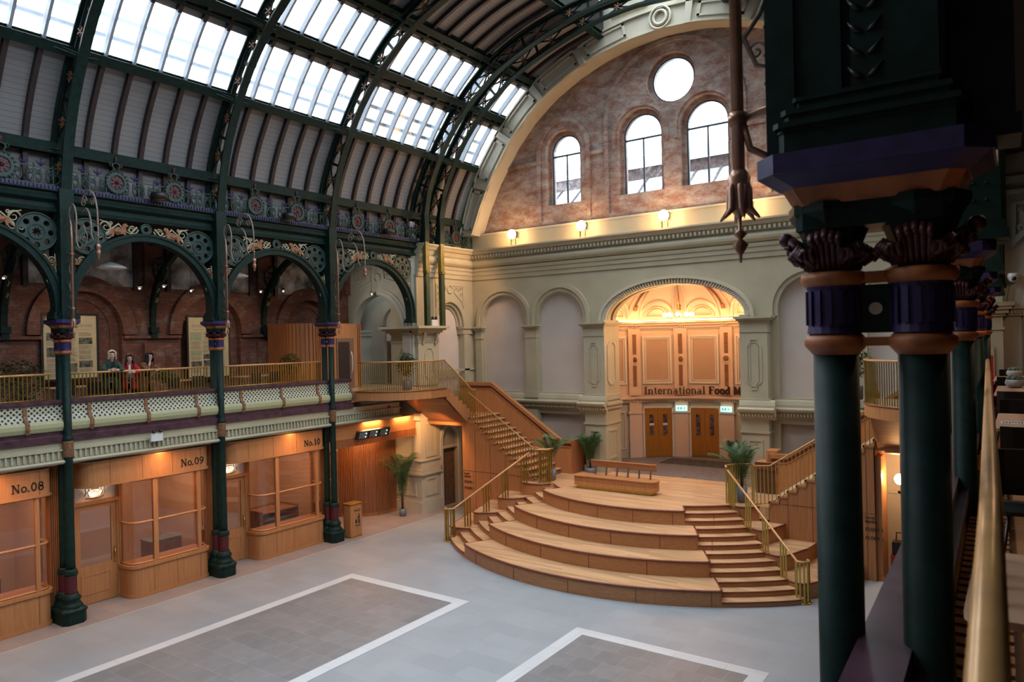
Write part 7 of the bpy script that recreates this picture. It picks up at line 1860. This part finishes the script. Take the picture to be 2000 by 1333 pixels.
# ------------------------------------------------------------------ the three people leaning on the rail
def skin_body(name, V, E, R, m, parent, sub=2):
    me = bpy.data.meshes.new(name); me.from_pydata([tuple(v) for v in V], E, []); o = bpy.data.objects.new(name, me); COL.objects.link(o); o.parent = parent
    s = o.modifiers.new('skin', 'SKIN'); s.use_smooth_shade = True
    for i, d in enumerate(me.skin_vertices[0].data): d.radius = R[i] if isinstance(R[i], tuple) else (R[i], R[i]); d.use_root = (i == 0)
    q = o.modifiers.new('sub', 'SUBSURF'); q.levels = q.render_levels = sub
    if isinstance(m, (list, tuple)):
        for k in m: me.materials.append(M[k])
    else: me.materials.append(M[m])
    return o
def person(loc, rz, label, coat, hair, hairlong, trousers, H=1.66, skinc='skin', pose='clasp', inner='black', chin=False, coatlen=.62, headturn=0.0):
    """local frame: +y is the way the person faces, z up, feet at 0"""
    t = thing('person', label, 'person', loc, 'three people at the gallery rail', world=False); t.rotation_euler = (0, 0, rz)
    k = H / 1.66
    V = []; E = []; R = []
    def v(x, y, z, r, p=None):
        V.append(Vector((x, y, z)) * k); R.append(tuple(q * k for q in r) if isinstance(r, tuple) else r * k); i = len(V) - 1
        if p is not None: E.append((p, i))
        return i
    pel = v(0, -.10, .92, (.15, .11)); wa = v(0, -.05, 1.08, (.125, .10), pel); ch = v(0, .04, 1.24, (.15, .11), wa); nk = v(0, .12, 1.38, (.06, .06), ch); n2 = v(0, .15, 1.44, (.05, .052), nk)
    hd = v(headturn * .02, .18, 1.50, (.068, .075), n2); h2 = v(headturn * .02, .18, 1.57, (.084, .098), hd); h3 = v(headturn * .02, .185, 1.64, (.078, .086), h2)
    hands = []
    for s in (-1, 1):
        sh = v(s * .16, .08, 1.32, .068, ch); 
        if chin and s > 0:
            el = v(.20, .34, 1.16, .045, sh); wr = v(.10, .30, 1.36, .032, el); pm = v(.07, .28, 1.42, (.034, .020), wr)
            dirs = Vector((-.25, -.3, .9))
        else:
            el = v(s * .25, .30, 1.15, .047, sh); wr = v(s * .07, .42, 1.165, .032, el); pm = v(s * .025, .45, 1.165 + (.02 if s > 0 else 0), (.036, .020), wr); dirs = Vector((-s * .9, .35, .05))
        dirs.normalize(); perp = Vector((0, 0, 1)) if not (chin and s > 0) else Vector((.3, .9, .1)); perp.normalize()
        for f in range(4):
            b = V[pm] / k + perp * (.026 - .017 * f) + dirs * .03; L_ = (.030, .036, .034, .026)[f]
            a = v(b.x, b.y, b.z, .009, pm); c = b + dirs * L_ ; e = c + dirs * L_ * .7 + Vector((0, .012, -.010)); i2 = v(c.x, c.y, c.z, .0085, a); v(e.x, e.y, e.z, .0075, i2)
        b = V[pm] / k + perp * .03 - dirs * .01; a = v(b.x, b.y, b.z, .010, pm); c = b + perp * .02 + dirs * .025; v(c.x, c.y, c.z, .009, a)
        hp = v(s * .09, -.10, .86, .105, pel); kn = v(s * .10, -.04, .48, .062, hp); an = v(s * .10, -.10, .09, .042, kn); ft = v(s * .11, .02, .035, (.045, .032), an); v(s * .11, .10, .03, (.036, .024), ft)
    skin_body('body', V, E, R, skinc, t, 2)
    # trousers and boots
    V2 = []; E2 = []; R2 = []
    def w(x, y, z, r, p=None):
        V2.append(Vector((x, y, z)) * k); R2.append(r if isinstance(r, tuple) else (r, r)); 
        if p is not None: E2.append((p, len(V2) - 1))
        return len(V2) - 1
    p0 = w(0, -.10, .93, (.165, .125))
    for s in (-1, 1): a = w(s * .09, -.10, .85, .115, p0); b = w(s * .10, -.04, .48, .078, a); c = w(s * .10, -.10, .13, .062, b); d = w(s * .11, 0, .045, (.055, .042), c); w(s * .11, .11, .035, (.045, .032), d)
    skin_body('trousers', V2, E2, R2, trousers, t, 1)
    # jumper under the coat
    mb = MB(); mb.lathe([(.066, 1.47), (.07, 1.40), (.12, 1.33), (.15, 1.2), (.15, .98)], 0, .09, 18, sx=1.0, sy=.78); mb.v = [(x * k, (y - .02 + (z - 1.2) * .25) * k, z * k) for x, y, z in mb.v]; obj('jumper', mb, inner, t)
    # coat: lofted rings, open at the front
    mb = MB(); rows = [(1.40, .09, .09, .12), (1.365, .19, .115, .10), (1.28, .215, .14, .065), (1.15, .20, .145, .01), (1.02, .19, .15, -.05), (.88, .215, .165, -.08), (.72, .23, .18, -.08), (coatlen, .25, .19, -.08)]
    n = 26; vs = []
    for z, a, b, yc in rows:
        for q in range(n + 1):
            th = PI / 2 + .22 + (2 * PI - .44) * q / n; vs.append((a * cos(th) * k, (yc + b * sin(th)) * k, z * k))
    fs = [(i * (n + 1) + q, i * (n + 1) + q + 1, (i + 1) * (n + 1) + q + 1, (i + 1) * (n + 1) + q) for i in range(len(rows) - 1) for q in range(n)]
    mb.add(vs, fs, 0, True); c_ = obj('coat', mb, coat, t, fix=False); so = c_.modifiers.new('thick', 'SOLIDIFY'); so.thickness = .018
    V3 = []; E3 = []; R3 = []
    def s3(x, y, z, r, p=None):
        V3.append(Vector((x, y, z)) * k); R3.append((r, r)); 
        if p is not None: E3.append((p, len(V3) - 1))
        return len(V3) - 1
    for s in (-1, 1):
        V3, E3, R3 = [], [], []
        a = s3(s * .15, .07, 1.31, .092)
        if chin and s > 0: b = s3(.21, .33, 1.16, .064, a); s3(.12, .30, 1.33, .050, b)
        else: b = s3(s * .26, .29, 1.16, .066, a); s3(s * .10, .405, 1.168, .050, b)
        skin_body('sleeve', V3, E3, R3, coat, t, 1)
    # lapels
    mb = MB()
    for s in (-1, 1): mb.prism([(s * .03, 1.40), (s * .10, 1.38), (s * .13, 1.22), (s * .06, 1.08), (s * .04, 1.1)], .165, .19, 'xz')
    mb.v = [(x * k, (y + (z - 1.2) * .18) * k, z * k) for x, y, z in mb.v]; obj('lapels', mb, coat, t)
    # hair
    hx = headturn * .02; mb = MB(); n = 24; vs = []; rows = []
    for i in range(11):
        ph = PI * i / 10 * (.62 if not hairlong else .66); rows.append((1.60 + .100 * cos(ph), .098 * sin(ph) + .012))
    if hairlong:
        L0 = 1.56; rows += [(1.50, .115), (1.42, .13), (1.34, .14), (1.28, .12)] if hairlong > 1 else [(1.52, .11), (1.47, .115), (1.44, .10)]
    for z, r_ in rows:
        for q in range(n + 1):
            open_ = .0 if z > 1.665 else .78
            th = PI / 2 + open_ + (2 * PI - 2 * open_) * q / n; ww = 1 + .05 * sin(q * 5.0 + z * 30)
            vs.append(((hx + r_ * cos(th) * .92 * ww) * k, (.165 + r_ * sin(th) * 1.08 * ww - max(0, 1.5 - z) * .25) * k, z * k))
    fs = [(i * (n + 1) + q, i * (n + 1) + q + 1, (i + 1) * (n + 1) + q + 1, (i + 1) * (n + 1) + q) for i in range(len(rows) - 1) for q in range(n)]
    mb.add(vs, fs, 0, True); h_ = obj('hair', mb, hair, t, fix=False); so = h_.modifiers.new('thick', 'SOLIDIFY'); so.thickness = .015
    # face
    fy = .278
    mb = MB(); mb.tube([((hx) * k, (fy - .01) * k, 1.575 * k), (hx * k, (fy + .015) * k, 1.548 * k), (hx * k, (fy - .004) * k, 1.538 * k)], [.009, .013, .009], 6); mb.sphere((hx * k - .075 * k, .18 * k, 1.555 * k), .02, 8, 0, (.4, 1, 1.4)); mb.sphere((hx * k + .075 * k, .18 * k, 1.555 * k), .02, 8, 0, (.4, 1, 1.4)); obj('nose_and_ears', mb, skinc, t)
    for s in (-1, 1): mb = MB(); mb.sphere(((hx + s * .030) * k, (fy - .018) * k, 1.583 * k), .0125, 8); obj('eye', mb, 'eye', t); mb = MB(); mb.tube([((hx + s * .015) * k, (fy - .008) * k, 1.605 * k), ((hx + s * .045) * k, (fy - .02) * k, 1.603 * k)], .004, 4); obj('eyebrow', mb, hair, t)
    mb = MB(); mb.tube([((hx - .024) * k, (fy - .018) * k, 1.520 * k), (hx * k, (fy - .006) * k, 1.517 * k), ((hx + .024) * k, (fy - .018) * k, 1.520 * k)], .006, 5); obj('mouth', mb, 'lips', t)
    return t
FACE = -PI / 2 - .30
person((-21.46, 10.50, GF), FACE, 'person with blonde bob in a dark green coat leaning on the gallery rail', 'coatgreen', 'hairblond', 1, 'black', 1.74, headturn=0)
person((-21.46, 11.02, GF), FACE - .1, 'person with long dark hair in a bright red coat leaning on the gallery rail', 'coatred', 'hairdark', 2, 'black', 1.62, inner='white')
person((-21.46, 11.50, GF), FACE + .5, 'person in a brown coat and black headscarf resting chin on hand', 'coatbrown', 'scarf', 2, 'black', 1.66, chin=True, coatlen=.45)
# ------------------------------------------------------------------ camera
yaw, pitch, roll = rad(35.05), rad(-.027), rad(-1.2825)
fwd = Vector((-sin(yaw) * cos(pitch), cos(yaw) * cos(pitch), sin(pitch))); rt = Vector((cos(yaw), sin(yaw), 0)); upv = rt.cross(fwd)
r2 = rt * cos(roll) + upv * sin(roll); u2 = -rt * sin(roll) + upv * cos(roll)
cd = bpy.data.cameras.new('camera'); cam = bpy.data.objects.new('camera', cd); COL.objects.link(cam)
mtx = Matrix((r2, u2, -fwd)).transposed().to_4x4(); mtx.translation = (0, 0, 7.2); cam.matrix_world = mtx
cd.sensor_width = 36; cd.lens = 1421.6 / 2000 * 36; cd.clip_start = .05; cd.clip_end = 400
cd.dof.use_dof = True; cd.dof.focus_distance = 19; cd.dof.aperture_fstop = 3.5
scene.camera = cam
# ------------------------------------------------------------------ light
w = bpy.data.worlds.new('sky'); scene.world = w; w.use_nodes = True
bg = w.node_tree.nodes['Background']; bg.inputs[0].default_value = (.84, .92, 1, 1); bg.inputs[1].default_value = SKY = 11.5
def lamp(name, kind, loc, power, col=(1, .56, .26), size=.3, rot=None, spot=None, sizey=None, target=None, blend=.6):
    ld = bpy.data.lights.new(name, kind); ld.energy = power; ld.color = col
    if kind == 'AREA': ld.size = size; 
    if kind == 'AREA' and sizey: ld.shape = 'RECTANGLE'; ld.size_y = sizey
    if kind in ('POINT', 'SPOT'): ld.shadow_soft_size = size
    if kind == 'SPOT': ld.spot_size = rad(spot); ld.spot_blend = blend
    o = bpy.data.objects.new(name, ld); COL.objects.link(o); o.location = loc
    if target: o.rotation_euler = (Vector(target) - Vector(loc)).to_track_quat('-Z', 'Y').to_euler()
    return o
def portal(p0, p1, y0, y1):
    """daylight portal filling a skylight strip between two points of the roof section"""
    a, b = Vector((p0[0], 0, p0[1])), Vector((p1[0], 0, p1[1])); c = (a + b) / 2; c.y = (y0 + y1) / 2; t = (b - a).normalized()
    n = t.cross(Vector((0, 1, 0))); inward = Vector((AX, c.y, 8)) - c
    if n.dot(inward) < 0: n = -n
    ld = bpy.data.lights.new('skylight_portal', 'AREA'); ld.shape = 'RECTANGLE'; ld.size = (b - a).length; ld.size_y = y1 - y0; ld.cycles.is_portal = True
    o = bpy.data.objects.new('skylight_portal', ld); COL.objects.link(o); z = -n; x = t; y = z.cross(x); mt = Matrix((x, y, z)).transposed().to_4x4(); mt.translation = c - n * .05; o.matrix_world = mt
for m in (0, 1):
    for i, j in ((12, 18), (20, 26)): portal((side(SD[i][0], m), SD[i][1]), (side(SD[j][0], m), SD[j][1]), RY0, RY1)
    portal((side(-13.7, m), 20.75), (AX, 21.95), RY0, RY1)
WARM = (1, .50, .20)
for x, p in ((-18.27, 85), (-14.78, 85), (-11.17, 120), (-8.0, 85)):
    lamp('cornice_lamp', 'POINT', (x, YE - .58, 11.85), p, WARM, .12)
lamp('corner_lamp', 'SPOT', (-17.5, 24.6, 11.2), 420, WARM, .2, spot=100, target=(-20.7, 24.5, 9.2))
# apse
for a in range(-75, 80, 15):
    x, y = ap(AR - .75, a); lamp('cove_lamp', 'POINT', (x, y, 8.12), 24, (1, .46, .17), .1)
lamp('chandelier_lamp', 'POINT', (cxx, cyy, cz - .25), 170, (1, .52, .24), .3)
lamp('chandelier_up', 'POINT', (cxx, cyy + .4, cz + .5), 60, (1, .52, .24), .3)
# kiosks: lamp over each door and inside the bay
for yl, yr in ((5.9, 8.68), (10.72, 13.2), (15.0, 17.82)):
    lamp('kiosk_door_lamp', 'SPOT', (-21.5, yl - .62, 3.42), 38, WARM, .05, spot=120, target=(-21.6, yl - .62, 0))
    lamp('crest_lamp', 'SPOT', (-21.52, yl - .62, 2.98), 12, (1, .72, .5), .03, spot=110, target=(-21.74, yl - .62, 3.4))
    lamp('kiosk_room_lamp', 'AREA', (-22.6, (yl + yr) / 2, 4.0), 55, (1, .56, .30), 1.2, sizey=1.6)
    lamp('kiosk_soffit_lamp', 'AREA', (-21.35, (yl + yr) / 2, 3.36), 16, WARM, .25, sizey=1.8)
for y in (20.2, 21.9):
    lamp('under_gallery_lamp', 'AREA', (-20.88, y, 4.17), 30, WARM, .10, sizey=.9)
for y in (7.2, 11.6, 16.3): lamp('fascia_wash_lamp', 'AREA', (-20.76, y, 4.17), 66, WARM, .06, sizey=4.2, target=(-21.25, y, 1.8))
lamp('recess_lamp', 'AREA', (-22.2, 20.6, 3.5), 70, WARM, .8, sizey=2)
lamp('under_stair_lamp', 'SPOT', (-19.3, 22.2, 4.2), 220, WARM, .1, spot=130, target=(-20.9, 23.6, 1.5))
lamp('stair_lamp', 'SPOT', (-17.2, 21.2, 8.6), 0.1, WARM, .1, spot=90, target=(-18.5, 23.5, 2))
# under the right landing
lamp('wall_lamp_light', 'POINT', (-3.15, 23.85, 2.95), 60, WARM, .12)
# right gallery
for y in (12, 19): lamp('right_gallery_unseen_lamp', 'AREA', (1.0, y, 9.6), 40, (1, .6, .35), .5)
lamp('right_gallery_unseen_lamp', 'POINT', (.75, 6.6, 9.7), 16, (1, .72, .45), .15); lamp('left_gallery_lamp', 'AREA', (-23.0, 11, 9.3), 34, (1, .72, .5), .3); lamp('left_gallery_lamp', 'AREA', (-23.0, 15.5, 9.3), 34, (1, .7, .45), .3); lamp('left_gallery_lamp', 'AREA', (-22.6, 20.6, 9.6), 20, (1, .86, .72), .5, target=(-22.8, 22.6, 8.2))  # the right point lamp is added, without a fixture, to glint on dark scrollwork
# warm stage lights fixed high on the ribs
for x, y, tx, ty, p, sp in ((-16.5, 18.2, -16.5, 24.2, 1200, 44), (-5.5, 18.2, -6.0, 24.2, 950, 44), (-11, 18.2, -11, 23.2, 1000, 50)):
    lamp('stage_spot', 'SPOT', (x, y, 17.0), p, (1, .60, .34), .25, spot=sp, target=(tx, ty, 2.5), blend=.9)
scene.view_settings.view_transform = 'Standard'; scene.view_settings.look = 'None'; scene.view_settings.gamma = 1; scene.view_settings.use_curve_mapping = False
scene.view_settings.exposure = -0.12
scene.cycles.use_denoising = True; scene.cycles.max_bounces = 7; scene.cycles.diffuse_bounces = 4; scene.cycles.glossy_bounces = 3; scene.cycles.transparent_max_bounces = 10; scene.cycles.transmission_bounces = 4
scene.cycles.sample_clamp_indirect = 6; scene.cycles.caustics_reflective = False; scene.cycles.caustics_refractive = False
for o in list(bpy.data.objects):
    if '_world' in o: del o['_world']
